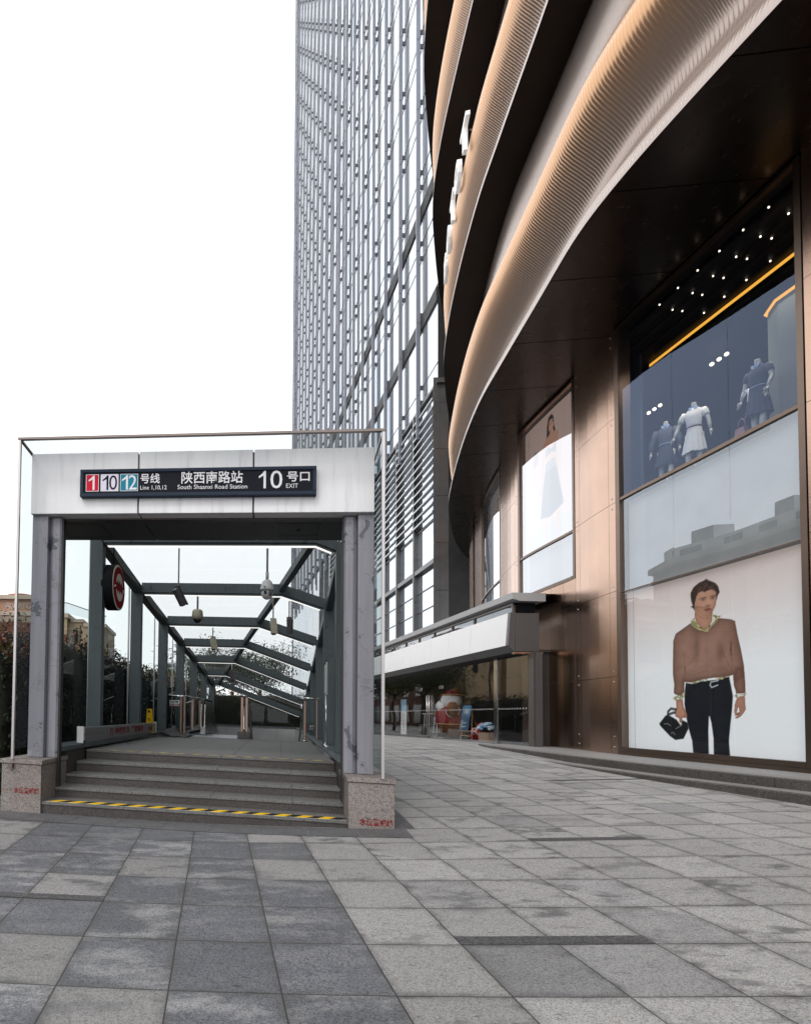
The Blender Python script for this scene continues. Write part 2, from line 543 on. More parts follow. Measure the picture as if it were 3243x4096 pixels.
def paving():
    m, nt, out = mat('paving_granite')
    b = N(nt, 'ShaderNodeBsdfPrincipled')
    g = N(nt, 'ShaderNodeNewGeometry')
    mp = N(nt, 'ShaderNodeMapping', vector_type='TEXTURE')
    mp.inputs['Location'].default_value = (-0.815, 3.45, 0)
    mp.inputs['Rotation'].default_value = (0, 0, R(-1.6))
    mp.inputs['Scale'].default_value = (0.655, 0.695, 1)
    L(nt, g.outputs['Position'], mp.inputs[0])
    flo = N(nt, 'ShaderNodeVectorMath', operation='FLOOR')
    L(nt, mp.outputs[0], flo.inputs[0])
    fr = N(nt, 'ShaderNodeVectorMath', operation='FRACTION')
    L(nt, mp.outputs[0], fr.inputs[0])
    zf = N(nt, 'ShaderNodeVectorMath', operation='MULTIPLY')
    zf.inputs[1].default_value = (1, 1, 0)
    L(nt, flo.outputs[0], zf.inputs[0])
    wnz = N(nt, 'ShaderNodeTexWhiteNoise', noise_dimensions='3D')
    L(nt, zf.outputs[0], wnz.inputs['Vector'])
    # zone: darker, bluish slabs on the left, paler ones towards the shops
    sx = N(nt, 'ShaderNodeSeparateXYZ')
    L(nt, flo.outputs[0], sx.inputs[0])
    sy = N(nt, 'ShaderNodeMath', operation='MULTIPLY_ADD')
    L(nt, sx.outputs[1], sy.inputs[0]); sy.inputs[1].default_value = 0.22
    L(nt, sx.outputs[0], sy.inputs[2])
    zone = N(nt, 'ShaderNodeMapRange')
    zone.inputs['From Min'].default_value = 2.0
    zone.inputs['From Max'].default_value = 5.5
    zone.inputs['To Min'].default_value = 0.78
    zone.inputs['To Max'].default_value = 0.06
    L(nt, sy.outputs[0], zone.inputs[0])
    sel = N(nt, 'ShaderNodeMath', operation='LESS_THAN')
    L(nt, wnz.outputs['Value'], sel.inputs[0])
    L(nt, zone.outputs[0], sel.inputs[1])
    # speckle
    v = N(nt, 'ShaderNodeTexVoronoi', i_Scale=140.0)
    L(nt, g.outputs['Position'], v.inputs['Vector'])
    sc = N(nt, 'ShaderNodeSeparateColor')
    L(nt, v.outputs['Color'], sc.inputs[0])
    lightc = ramp(nt, sc.outputs[0], [(0, (0.19, 0.19, 0.19)), (0.3, (0.30, 0.30, 0.298)), (0.62, (0.36, 0.357, 0.352)), (0.9, (0.365, 0.32, 0.29))], 'CONSTANT')
    darkc = ramp(nt, sc.outputs[0], [(0, (0.05, 0.053, 0.06)), (0.3, (0.10, 0.104, 0.117)), (0.7, (0.135, 0.138, 0.15))], 'CONSTANT')
    # stains: each slab has its own (offset by its number)
    off = N(nt, 'ShaderNodeVectorMath', operation='SCALE')
    L(nt, wnz.outputs['Color'], off.inputs[0]); off.inputs['Scale'].default_value = 0.8
    adv = N(nt, 'ShaderNodeVectorMath', operation='ADD')
    L(nt, g.outputs['Position'], adv.inputs[0]); L(nt, off.outputs[0], adv.inputs[1])
    mp2 = N(nt, 'ShaderNodeMapping')
    mp2.inputs['Scale'].default_value = (1.0, 2.2, 1)
    L(nt, adv.outputs[0], mp2.inputs[0])
    st = N(nt, 'ShaderNodeTexNoise', i_Scale=1.9, i_Detail=9.0, i_Roughness=0.68)
    L(nt, mp2.outputs[0], st.inputs['Vector'])
    worn = ramp(nt, st.outputs[0], [(0.47, (0, 0, 0)), (0.62, (1, 1, 1))])
    wet = ramp(nt, st.outputs[0], [(0.375, (1, 1, 1)), (0.475, (0, 0, 0))])
    md = N(nt, 'ShaderNodeMixRGB')      # dark slab worn pale in places
    wf = N(nt, 'ShaderNodeMath', operation='MULTIPLY'); wf.inputs[1].default_value = 0.8
    L(nt, worn.outputs[0], wf.inputs[0])
    tr1 = N(nt, 'ShaderNodeSeparateColor'); L(nt, wnz.outputs['Color'], tr1.inputs[0])
    tr2 = N(nt, 'ShaderNodeMapRange'); tr2.inputs['To Min'].default_value = 0.15; tr2.inputs['To Max'].default_value = 1.15; L(nt, tr1.outputs[2], tr2.inputs[0])
    wfa = N(nt, 'ShaderNodeMath', operation='MULTIPLY'); wfa.use_clamp = True; L(nt, wf.outputs[0], wfa.inputs[0]); L(nt, tr2.outputs[0], wfa.inputs[1])
    L(nt, wfa.outputs[0], md.inputs[0]); L(nt, darkc.outputs[0], md.inputs[1])
    lc2 = N(nt, 'ShaderNodeMixRGB', blend_type='MULTIPLY', i_0=1.0)
    L(nt, lightc.outputs[0], lc2.inputs[1]); lc2.inputs[2].default_value = (0.88, 0.9, 0.92, 1)
    L(nt, lc2.outputs[0], md.inputs[2])
    ml = N(nt, 'ShaderNodeMixRGB')      # pale slab with dark spots
    wf2 = N(nt, 'ShaderNodeMath', operation='MULTIPLY'); wf2.inputs[1].default_value = 0.8
    L(nt, wet.outputs[0], wf2.inputs[0])
    lz = N(nt, 'ShaderNodeMapRange'); lz.inputs['From Min'].default_value = 1.5; lz.inputs['From Max'].default_value = 4.5; lz.inputs['To Min'].default_value = 0.70; lz.inputs['To Max'].default_value = 1.0
    L(nt, sy.outputs[0], lz.inputs[0])
    lsc = N(nt, 'ShaderNodeVectorMath', operation='SCALE'); L(nt, lightc.outputs[0], lsc.inputs[0]); L(nt, lz.outputs[0], lsc.inputs['Scale'])
    wfb = N(nt, 'ShaderNodeMath', operation='MULTIPLY'); wfb.use_clamp = True; L(nt, wf2.outputs[0], wfb.inputs[0]); L(nt, tr2.outputs[0], wfb.inputs[1])
    L(nt, wfb.outputs[0], ml.inputs[0]); L(nt, lsc.outputs[0], ml.inputs[1])
    ml.inputs[2].default_value = (0.07, 0.07, 0.075, 1)
    soft = N(nt, 'ShaderNodeMapRange'); soft.inputs['From Min'].default_value = 2.5; soft.inputs['From Max'].default_value = 4.5; soft.inputs['To Min'].default_value = 1.0; soft.inputs['To Max'].default_value = 0.38
    L(nt, sy.outputs[0], soft.inputs[0])
    sel2 = N(nt, 'ShaderNodeMath', operation='MULTIPLY'); L(nt, sel.outputs[0], sel2.inputs[0]); L(nt, soft.outputs[0], sel2.inputs[1])
    pick = N(nt, 'ShaderNodeMixRGB')
    L(nt, sel2.outputs[0], pick.inputs[0]); L(nt, ml.outputs[0], pick.inputs[1]); L(nt, md.outputs[0], pick.inputs[2])
    # slab to slab tone
    tone = N(nt, 'ShaderNodeMapRange')
    tone.inputs['To Min'].default_value = 0.86; tone.inputs['To Max'].default_value = 1.08
    sc2 = N(nt, 'ShaderNodeSeparateColor')
    L(nt, wnz.outputs['Color'], sc2.inputs[0]); L(nt, sc2.outputs[1], tone.inputs[0])
    tv = N(nt, 'ShaderNodeVectorMath', operation='SCALE')
    L(nt, pick.outputs[0], tv.inputs[0]); L(nt, tone.outputs[0], tv.inputs['Scale'])
    # fine small blots
    sn = N(nt, 'ShaderNodeTexNoise', i_Scale=14.0, i_Detail=3.0)
    L(nt, mp2.outputs[0], sn.inputs['Vector'])
    blot = ramp(nt, sn.outputs[0], [(0.27, (0.45, 0.45, 0.45)), (0.36, (1, 1, 1))])
    bm_ = N(nt, 'ShaderNodeMixRGB', blend_type='MULTIPLY', i_0=1.0)
    L(nt, tv.outputs[0], bm_.inputs[1]); L(nt, blot.outputs[0], bm_.inputs[2])
    # joints
    sf = N(nt, 'ShaderNodeSeparateXYZ'); L(nt, fr.outputs[0], sf.inputs[0])
    def edge(o):
        a = N(nt, 'ShaderNodeMath', operation='SUBTRACT'); L(nt, o, a.inputs[0]); a.inputs[1].default_value = 0.5
        c = N(nt, 'ShaderNodeMath', operation='ABSOLUTE'); L(nt, a.outputs[0], c.inputs[0])
        return c
    ex_, ey_ = edge(sf.outputs[0]), edge(sf.outputs[1])
    mxm = N(nt, 'ShaderNodeMath', operation='MAXIMUM')
    L(nt, ex_.outputs[0], mxm.inputs[0]); L(nt, ey_.outputs[0], mxm.inputs[1])
    jr = ramp(nt, mxm.outputs[0], [(0.4915, (0, 0, 0)), (0.4945, (1, 1, 1))])
    # grime gathered along the joints, broken up by noise
    jg = ramp(nt, mxm.outputs[0], [(0.40, (0, 0, 0)), (0.492, (1, 1, 1))])
    jn = ramp(nt, st.outputs[0], [(0.38, (0.75, 0.75, 0.75)), (0.62, (0.05, 0.05, 0.05))])
    jx = N(nt, 'ShaderNodeMath', operation='MULTIPLY'); L(nt, jg.outputs[0], jx.inputs[0]); L(nt, jn.outputs[0], jx.inputs[1])
    gm = N(nt, 'ShaderNodeMixRGB'); L(nt, jx.outputs[0], gm.inputs[0]); L(nt, bm_.outputs[0], gm.inputs[1]); gm.inputs[2].default_value = (0.06, 0.058, 0.055, 1)
    jm = N(nt, 'ShaderNodeMixRGB')
    L(nt, jr.outputs[0], jm.inputs[0]); L(nt, gm.outputs[0], jm.inputs[1]); jm.inputs[2].default_value = (0.022, 0.021, 0.02, 1)
    L(nt, jm.outputs[0], b.inputs['Base Color'])
    rr = N(nt, 'ShaderNodeMapRange'); rr.inputs['To Min'].default_value = 0.5; rr.inputs['To Max'].default_value = 0.78
    L(nt, st.outputs[0], rr.inputs[0]); L(nt, rr.outputs[0], b.inputs['Roughness'])
    hh = N(nt, 'ShaderNodeMath', operation='MULTIPLY_ADD'); L(nt, jr.outputs[0], hh.inputs[0]); hh.inputs[1].default_value = -1.5
    L(nt, sc.outputs[0], hh.inputs[2])
    bp = N(nt, 'ShaderNodeBump', i_Strength=0.35, i_Distance=0.004)
    L(nt, hh.outputs[0], bp.inputs['Height']); L(nt, bp.outputs[0], b.inputs['Normal'])
    L(nt, b.outputs[0], out.inputs[0])
    return m

M = {}
M['paving'] = paving()
M['dark_stone'] = granite('dark_granite', [(0.03, 0.03, 0.032), (0.06, 0.06, 0.062), (0.085, 0.085, 0.09)], 80, 0.6, 0.3)
M['border_stone'] = granite('border_granite', [(0.06, 0.06, 0.063), (0.10, 0.101, 0.106), (0.14, 0.14, 0.145)], 120, 0.6, 0.5, (0.03, 0.03, 0.03))
M['step_stone'] = granite('grey_step_granite', [(0.04, 0.04, 0.04), (0.11, 0.105, 0.10), (0.15, 0.14, 0.13), (0.10, 0.08, 0.07)], 70, 0.6, 0.55, (0.04, 0.036, 0.03))
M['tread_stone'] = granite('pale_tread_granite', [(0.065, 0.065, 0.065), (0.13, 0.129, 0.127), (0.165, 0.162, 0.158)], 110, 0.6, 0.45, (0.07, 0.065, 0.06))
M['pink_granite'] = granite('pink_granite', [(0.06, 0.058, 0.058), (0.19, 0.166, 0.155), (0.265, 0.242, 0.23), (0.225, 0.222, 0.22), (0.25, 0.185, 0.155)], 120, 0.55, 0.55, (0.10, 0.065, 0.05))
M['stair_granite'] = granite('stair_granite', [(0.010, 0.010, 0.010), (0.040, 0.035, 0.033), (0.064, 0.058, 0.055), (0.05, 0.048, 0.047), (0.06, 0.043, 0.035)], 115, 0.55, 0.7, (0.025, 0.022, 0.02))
M['floor_granite'] = granite('floor_granite', [(0.065, 0.065, 0.063), (0.115, 0.113, 0.11), (0.142, 0.139, 0.134)], 110, 0.6, 0.4, (0.08, 0.075, 0.07))

def fp_inside(x, y, m_=0.0):
    u = x * CY - y * SY; v = x * SY + y * CY
    return (-3.5 + m_ < u < 1.15 - m_) and (16.5 < v < 30.9)

xs = sorted(set([-400, -250, -150, -90, -60, -45, -35, -28, -22, -17, -13, -10] + [round(-8 + 0.25 * i, 3) for i in range(0, 73)] + [11, 12.5, 14, 16, 18, 21, 25, 30, 40, 60, 90, 150, 250, 400]))
ys = sorted(set([-300, -200, -120, -80, -50, -30, -20, -14, -10, -7, -5, -3.5, -2.5, -1.5, -0.5] + [round(0.25 * i, 3) for i in range(0, 145)] + [37, 39, 42, 46, 50, 55, 60, 70, 85, 110, 150, 220, 320, 450]))
g = MB()
P = [(x, y, gz(x, y)) for y in ys for x in xs]
F = []
nx = len(xs)
for j in range(len(ys) - 1):
    for i in range(nx - 1):
        cx_, cy_ = (xs[i] + xs[i + 1]) / 2, (ys[j] + ys[j + 1]) / 2
        if fp_inside(cx_, cy_): continue
        F.append((j * nx + i, j * nx + i + 1, (j + 1) * nx + i + 1, (j + 1) * nx + i))
g.add(P, F, True)
tag(g.build('ground', M['paving']), kind='structure')

# dark slot strips let into the paving, and the dark border of slabs round the entrance
def sheet(name, pts_fn, nu, nv, m, lift=0.004):
    s_ = MB()
    def fn(a, b):
        x, y = pts_fn(a, b)
        return (x, y, gz(x, y) + lift)
    s_.grid(fn, nu, nv)
    return tag(s_.build(name, m), kind='structure')
def tileframe(a, b):
    c, s_ = math.cos(R(-1.6)), math.sin(R(-1.6))
    return (-0.815 + a * c - b * s_, 3.45 + a * s_ + b * c)
for (a0, a1, b0, b1) in ((2.62, 3.93, 0.70, 0.83), (4.585, 5.895, 3.48, 3.60), (7.3, 9.3, 7.9, 8.02), (-1.965, 0.0, 1.395, 1.51), (9.9, 11.5, 11.2, 11.34), (3.3, 4.6, 8.3, 8.42), (6.6, 7.9, 14.6, 14.72)):
    sheet('dark_paving_strip', lambda a, b: tileframe(lerp(a0, a1, a), lerp(b0, b1, b)), 8, 2, M['dark_stone'])
k = 0
for u0 in np.arange(-5.2, 1.6, 0.62):
    u1 = min(u0 + 0.614, 1.74)
    sheet('border_slab', lambda a, b: ent(lerp(u0, u1, a), lerp(7.32, 7.79, b), 0)[:2], 4, 4, M['border_stone'], 0.005)
for v0 in np.arange(7.796, 12, 0.62):
    sheet('border_slab', lambda a, b: ent(lerp(1.49, 1.74, a), lerp(v0, v0 + 0.614, b), 0)[:2], 4, 4, M['border_stone'], 0.005)

# mall forecourt: plinth floor and two long granite steps that run out into the rising paving
ZM = 0.615
UP = [(9.3, -2.0), (9.28, 5.0), (9.2, 7.2), (9.102, 8.712), (8.995, 9.461), (8.86, 10.687), (8.79, 11.94), (8.78, 13.27), (8.80, 14.469), (8.82, 15.292), (8.87, 16.314), (8.9, 17.271), (9.0, 18.4), (9.2, 19.3)]
LO = [(8.95, -2.0), (8.9, 5.0), (8.82, 7.2), (8.75, 8.40), (8.64, 9.43), (8.46, 10.75), (8.40, 12.15), (8.37, 13.45), (8.46, 14.85), (8.66, 15.9)]
def rail_interp(P_, n):
    P_ = [Vector(p) for p in P_]
    d = [0]
    for a, b in zip(P_, P_[1:]): d.append(d[-1] + (b - a).length)
    res = []
    for i in range(n + 1):
        t = d[-1] * i / n
        j = max(k for k in range(len(d)) if d[k] <= t + 1e-9)
        j = min(j, len(P_) - 2)
        f_ = (t - d[j]) / (d[j + 1] - d[j])
        # catmull-rom
        p0 = P_[max(j - 1, 0)]; p1 = P_[j]; p2 = P_[j + 1]; p3 = P_[min(j + 2, len(P_) - 1)]
        res.append(0.5 * ((2 * p1) + (p2 - p0) * f_ + (2 * p0 - 5 * p1 + 4 * p2 - p3) * f_ ** 2 + (3 * p1 - p0 - 3 * p2 + p3) * f_ ** 3))
    return res
def long_step(P_, ztop, depth, zbot, n, block, mt):
    pts = rail_interp(P_, n)
    s_ = MB()
    run = 0
    for i in range(n):
        a, b = pts[i], pts[i + 1]
        run += (b - a).length
        d = (b - a).normalized()
        gap = 0.006 if (i % block == 0) else 0.0
        a2 = a + d * gap
        for (p, q) in ((a2, b),):
            ins = 0.012
            s_.add([(p.x, p.y, ztop - 0.02), (q.x, q.y, ztop - 0.02), (q.x + 0.02, q.y, ztop), (p.x + 0.02, p.y, ztop),
                    (p.x + depth, p.y, ztop), (q.x + depth, q.y, ztop), (p.x + ins, p.y, zbot), (q.x + ins, q.y, zbot)],
                   [(0, 1, 2, 3)[::-1], (6, 7, 1, 0)[::-1]])
            s_.cur = 1
            s_.add([(p.x + 0.02, p.y, ztop), (q.x + 0.02, q.y, ztop), (q.x + depth, q.y, ztop), (p.x + depth, p.y, ztop)], [(3, 2, 1, 0)])
            s_.cur = 0
    return s_
upst = long_step(UP, ZM, 0.42, 0.2, 120, 7, None)
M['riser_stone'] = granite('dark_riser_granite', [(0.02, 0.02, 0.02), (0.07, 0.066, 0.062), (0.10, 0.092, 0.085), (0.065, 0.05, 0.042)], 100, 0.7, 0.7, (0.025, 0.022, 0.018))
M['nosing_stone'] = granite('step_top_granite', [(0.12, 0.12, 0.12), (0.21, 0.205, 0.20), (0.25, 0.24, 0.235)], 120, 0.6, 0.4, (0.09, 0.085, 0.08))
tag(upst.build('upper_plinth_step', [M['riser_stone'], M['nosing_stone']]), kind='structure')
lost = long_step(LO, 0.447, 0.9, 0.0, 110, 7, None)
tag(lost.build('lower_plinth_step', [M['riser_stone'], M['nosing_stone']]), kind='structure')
pl = MB()
upP = rail_interp(UP, 60)
pl.grid(lambda a, b: (lerp(upP[int(round(a * 60))].x + 0.42, 16.0, b), upP[int(round(a * 60))].y, ZM), 60, 6, False)
M['plinth_stone'] = granite('plinth_granite', [(0.15, 0.15, 0.15), (0.25, 0.245, 0.24), (0.30, 0.29, 0.28)], 120, 0.6, 0.3, (0.12, 0.115, 0.11))
tag(pl.build('plinth_floor', M['plinth_stone']), kind='structure')
# ------------------------------------------------------------------ station entrance
M['lav_paint'] = peeling('lavender_grey_paint', (0.215, 0.215, 0.243), (0.075, 0.08, 0.095), 0.42, 0.605)
M['steel_paint'] = peeling('slate_paint', (0.066, 0.086, 0.094), (0.03, 0.036, 0.04), 0.45, 0.645)
M['fascia'] = None
def fascia_mat():
    m, nt, out = mat('white_enamel')
    b = N(nt, 'ShaderNodeBsdfPrincipled')
    tc = N(nt, 'ShaderNodeTexCoord')
    mp = N(nt, 'ShaderNodeMapping'); mp.inputs['Scale'].default_value = (7, 7, 0.6)
    L(nt, tc.outputs['Object'], mp.inputs[0])
    n1 = N(nt, 'ShaderNodeTexNoise', i_Scale=1.4, i_Detail=7.0, i_Roughness=0.6); L(nt, mp.outputs[0], n1.inputs['Vector'])
    n2 = N(nt, 'ShaderNodeTexNoise', i_Scale=0.9, i_Detail=3.0); L(nt, tc.outputs['Object'], n2.inputs['Vector'])
    r1 = ramp(nt, n1.outputs[0], [(0.22, (0.56, 0.55, 0.55)), (0.45, (0.75, 0.745, 0.755)), (0.75, (0.79, 0.785, 0.795))])
    r2 = ramp(nt, n2.outputs[0], [(0.3, (0.86, 0.86, 0.88)), (0.65, (1, 1, 1))])
    mx = N(nt, 'ShaderNodeMixRGB', blend_type='MULTIPLY', i_0=1.0)
    L(nt, r1.outputs[0], mx.inputs[1]); L(nt, r2.outputs[0], mx.inputs[2])
    L(nt, mx.outputs[0], b.inputs['Base Color'])
    b.inputs['Roughness'].default_value = 0.38
    L(nt, b.outputs[0], out.inputs[0])
    return m
M['fascia'] = fascia_mat()
M['soffit'] = simple('dark_soffit_panel', (0.045, 0.045, 0.048), 0.45, 0, 0.15, 2.0)
M['alu'] = brushed('anodised_frame', (0.42, 0.40, 0.40), 0.38, (1, 1, 30))
M['brown_alu'] = brushed('brown_frame', (0.165, 0.14, 0.13), 0.35, (30, 1, 1))
M['chrome'] = simple('polished_steel', (0.55, 0.55, 0.55), 0.18, 1.0, 0.06, 3.0)
M['side_glass'] = glass('wall_glass', (0.52, 0.56, 0.555), -0.02, 0.25, (0.9, 0.95, 1.0), 0.0, 0.0, 0.004)
M['roof_glass'] = glass('roof_glass', (0.56, 0.585, 0.585), 0.0, 0.5, (1, 1, 1), 0.0, 0.0, 0.03)
M['clear_glass'] = glass('clear_glass', (0.85, 0.9, 0.9), 0.02, 1.0, (1, 1, 1), 0.0, 0.0, 0.02)
M['lamp'] = emit('lamp_diffuser', (1.0, 0.99, 0.96), 1.1)
M['black_rubber'] = simple('black_rubber', (0.015, 0.015, 0.016), 0.55, 0, 0.2, 8.0, 0.2, 60)
M['navy'] = simple('navy_frame', (0.010, 0.020, 0.04), 0.5, 0, 0.12, 4, spec=0.2)
M['sign_black'] = simple('sign_face', (0.005, 0.006, 0.012), 0.55, 0, 0.1, 3, spec=0.12)
M['white_print'] = simple('white_lettering', (0.66, 0.66, 0.68), 0.5, 0, 0.03, 5)
M['red_print'] = simple('red_tile', (0.50, 0.008, 0.03), 0.6, 0, 0.06, 5, spec=0.15)
M['teal_print'] = simple('teal_tile', (0.01, 0.19, 0.28), 0.6, 0, 0.06, 5, spec=0.15)
M['lilac_print'] = simple('lilac_tile', (0.60, 0.58, 0.70), 0.45, 0, 0.04, 5)
M['yellow'] = simple('yellow_paint', (0.70, 0.44, 0.01), 0.7, 0, 0.12, 9, spec=0.08)
M['black_paint'] = simple('black_paint', (0.012, 0.012, 0.014), 0.7, 0, 0.2, 9, spec=0.08)
M['white_paint'] = simple('white_paint', (0.6, 0.6, 0.6), 0.5, 0, 0.1, 9)
M['stencil_red'] = simple('stencil_red', (0.17, 0.010, 0.012), 0.8, 0, 0.35, 25)
M['copper_post'] = brushed('bronze_post', (0.36, 0.24, 0.20), 0.36, (1, 1, 40))

rootE = thing('metro_entrance', ent(-1.2, 7.8, 0.0), 'glass roofed metro entrance with white fascia, peeling grey columns and granite steps', 'metro entrance')
E_ = lambda: MB(ent)
# stone bases
for side in (0, 1):
    u0, u1 = ((-3.85, -3.27), (0.90, 1.48))[side]
    b = E_(); b.box(u0, u1, 7.78, 8.75, -0.25, 0.655)
    sb = b.build('stone_base', M['pink_granite'], rootE, 0.004)
    b = E_(); b.box(u0 - 0.018, u1 + 0.018, 7.76, 8.77, 0.662, 0.722)
    b.build('cap_stone', M['pink_granite'], sb, 0.005)
    b = E_()
    tw = (0.37, 0.42)[side]
    ue = (-3.285, 1.468)[side]
    fw = lambda a, c, d: (a, 7.78 - 0.002 - d, c)
    b.text('水位警戒线', fw, 0.09, 0.001, 'LEFT', 0.003, tw, (0.245, 0.11)[side], ue - tw - 0.008, (0.088, 0.095)[side])
    if side == 0:
        for q in range(5): b.box(-3.82 + q * 0.026, -3.80 + q * 0.026, 7.776, 7.7795, 0.285, 0.291)
    b.build('warning_lettering', M['stencil_red'], sb)
# stair side walls and sills
b = E_(); b.box(-3.46, -3.285, 8.775, 9.66, -0.2, 0.80)
b.build('stair_wall', M['stair_granite'], rootE)
b = E_(); b.box(0.905, 1.08, 8.775, 9.66, -0.2, 0.80)
b.build('stair_wall', M['stair_granite'], rootE)
b = E_(); b.box(-3.60, -3.24, 8.5, 30.9, 0.802, 0.878)
b.build('wall_sill', M['steel_paint'], rootE, 0.006)
b = E_(); b.box(0.89, 1.30, 8.5, 30.9, 0.802, 0.835)
b.build('wall_sill', M['steel_paint'], rootE, 0.004)
# steps
nv = [7.81, 8.29, 8.74, 9.20, 9.68]
nw = [0.15, 0.295, 0.445, 0.605, 0.765]
for i in range(5):
    b = E_()
    prev = -0.2 if i == 0 else nw[i - 1] + 0.001
    b.box(-3.268, 0.898, nv[i] + 0.018, (nv[i + 1] + 0.05) if i < 4 else 9.9, prev, nw[i] - 0.042)
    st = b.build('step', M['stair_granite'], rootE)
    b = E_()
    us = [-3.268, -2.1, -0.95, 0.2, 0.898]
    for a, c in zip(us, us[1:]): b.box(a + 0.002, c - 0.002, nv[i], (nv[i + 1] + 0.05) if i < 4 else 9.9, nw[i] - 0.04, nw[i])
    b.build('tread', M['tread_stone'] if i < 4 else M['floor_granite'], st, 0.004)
    if i in (0, 4):
        b = E_()
        wv = 0.18 if i == 0 else 0.07
        b.cur = 0
        uL, uR = -3.20, 0.82
        pitch = 0.285
        n = int((uR - uL) / pitch)
        for q in range(n):
            u0 = uL + q * pitch
            z_ = nw[i] + 0.003
            for col_, (a0, a1) in ((0, (0.0, 0.5)), (1, (0.5, 1.0))):
                b.cur = col_
                x0 = u0 + a0 * pitch; x1 = u0 + a1 * pitch
                b.add([(x0, nv[i] + 0.022, z_), (x1, nv[i] + 0.022, z_), (x1 + 0.12, nv[i] + 0.022 + wv, z_), (x0 + 0.12, nv[i] + 0.022 + wv, z_)], [(0, 1, 2, 3)])
        b.cur = 2
        b.add([(uL, nv[i] + 0.003, nw[i] + 0.003), (uR + 0.06, nv[i] + 0.003, nw[i] + 0.003), (uR + 0.06, nv[i] + 0.02, nw[i] + 0.003), (uL, nv[i] + 0.02, nw[i] + 0.003)], [(0, 1, 2, 3)])
        b.build('hazard_strip', [M['yellow'], M['black_paint'], M['white_paint']], st)
# platform floor
b = E_()
for u0 in np.arange(-3.268, 0.89, 0.83):
    for v0 in (9.905, 11.5, 13.1, 14.7):
        v1 = {9.905: 11.5, 11.5: 13.1, 13.1: 14.7, 14.7: 16.35}[v0]
        b.box(u0 + 0.003, min(u0 + 0.827, 0.888), v0 + 0.003, v1 - 0.003, 0.70, 0.765)
b.build('platform_floor', M['floor_granite'], rootE)
b = E_(); b.box(-3.24, 0.888, 9.9, 16.36, 0.5, 0.758)
b.build('floor_bed', M['black_paint'], rootE)
b = E_()
for i in range(26):
    for j in range(3): b.box(-0.50 + i * 0.0375, -0.478 + i * 0.0375, 15.7 + j * 0.09, 15.76 + j * 0.09, 0.766, 0.772)
b.build('tactile_strip', M['tread_stone'], rootE)

# fascia
us = [-3.68, -2.041, -0.381, 1.285]
for a, c in zip(us, us[1:]):
    b = E_(); b.box(a + 0.012, c - 0.012, 8.13, 8.36, 4.319, 5.221)
    b.build('fascia_panel', M['fascia'], rootE, 0.006)
b = E_(); b.box(-3.66, 1.265, 8.17, 9.46, 4.335, 5.20)
b.build('fascia_core', M['soffit'], rootE)
b = E_()
for a, c in zip(us, us[1:]): b.box(a + 0.014, c - 0.014, 8.49, 9.46, 4.322, 4.334)
so = b.build('soffit_panel', M['soffit'], rootE)
b = E_(); b.box(-3.22, 0.87, 8.37, 8.485, 4.305, 4.334)
b.build('bronze_trim', M['brown_alu'], rootE)
b = E_()
for (a, c, d, e) in ((-0.07, 0.6, 8.63, 8.645), (-0.07, 0.6, 9.225, 9.24), (-0.07, -0.05, 8.645, 9.225), (0.58, 0.6, 8.645, 9.225)): b.box(a, c, d, e, 4.312, 4.3215)
b.build('access_hatch', M['steel_paint'], so)
b = E_(); b.tube([(0.27, 8.93, 4.305), (0.27, 8.93, 4.321)], 0.035, 12)
b.build('hatch_lock', M['black_rubber'], so)
b = E_()
for (a, c, d, e) in ((-3.5, -2.75, 8.6, 8.61), (-3.5, -2.75, 9.3, 9.31), (-2.76, -2.75, 8.61, 9.3), (-3.5, -3.49, 8.61, 9.3)): b.box(a, c, d, e, 4.316, 4.3215)
b.build('access_hatch', M['soffit'], so)

# front columns: a flanged steel section, wide flange outside, recessed rounded web inside
for s in (0, 1):
    b = E_()
    uo, uf, ui = ((-3.668, -3.425, -3.24), (1.285, 1.066, 0.885))[s]
    b.box(min(uo, uf), max(uo, uf), 8.2, 8.46, 0.724, 4.318)
    fc = b.build('front_column', M['lav_paint'], rootE, 0.012)
    b = E_()
    d = 1 if ui > uf else -1
    prof = [(uf + d * 0.003, 8.30), (uf + d * 0.06, 8.265), (ui - d * 0.03, 8.26), (ui, 8.29), (ui, 8.44), (uf + d * 0.003, 8.45)]
    b.prism(prof, lambda a, c, z: (a, c, z), 0.724, 4.304)
    b.build('column_web', M['lav_paint'], fc, 0.006)
    b = E_(); b.box(min(ui + d * 0.004, ui + d * 0.022), max(ui + d * 0.004, ui + d * 0.022), 8.30, 8.40, 0.2 if s == 0 else 0.32, 4.30)
    b.build('gate_guide', M['black_rubber'], fc)

# canopy glass frame in front
fr_ = E_()
fr_.box(-3.692, -3.655, 7.72, 7.76, 0.724, 5.241); fr_.build('canopy_post', M['alu'], rootE, 0.003)
fr_ = E_(); fr_.box(1.303, 1.343, 7.72, 7.76, 0.724, 5.241); fr_.build('canopy_post', M['alu'], rootE, 0.003)
fr_ = E_(); fr_.box(-3.70, 1.352, 7.715, 7.765, 5.243, 5.278)
fr_.build('canopy_rail', M['brown_alu'], rootE, 0.003)
for uu in (-3.68, 1.33):
    fr_ = E_(); fr_.beam((uu, 7.77, 5.262), (uu, 10.9, 4.98), 0.03, 0.03); fr_.build('canopy_edge', M['brown_alu'], rootE)
b = E_(); b.box(-3.73, -3.66, 7.70, 7.758, 0.60, 0.66); b.build('frame_bracket', M['brown_alu'], rootE)
b = E_(); b.quad((-3.66, 7.77, 5.25), (1.31, 7.77, 5.25), (1.31, 10.9, 4.96), (-3.66, 10.9, 4.96))
b.build('roof_pane', M['roof_glass'], rootE)

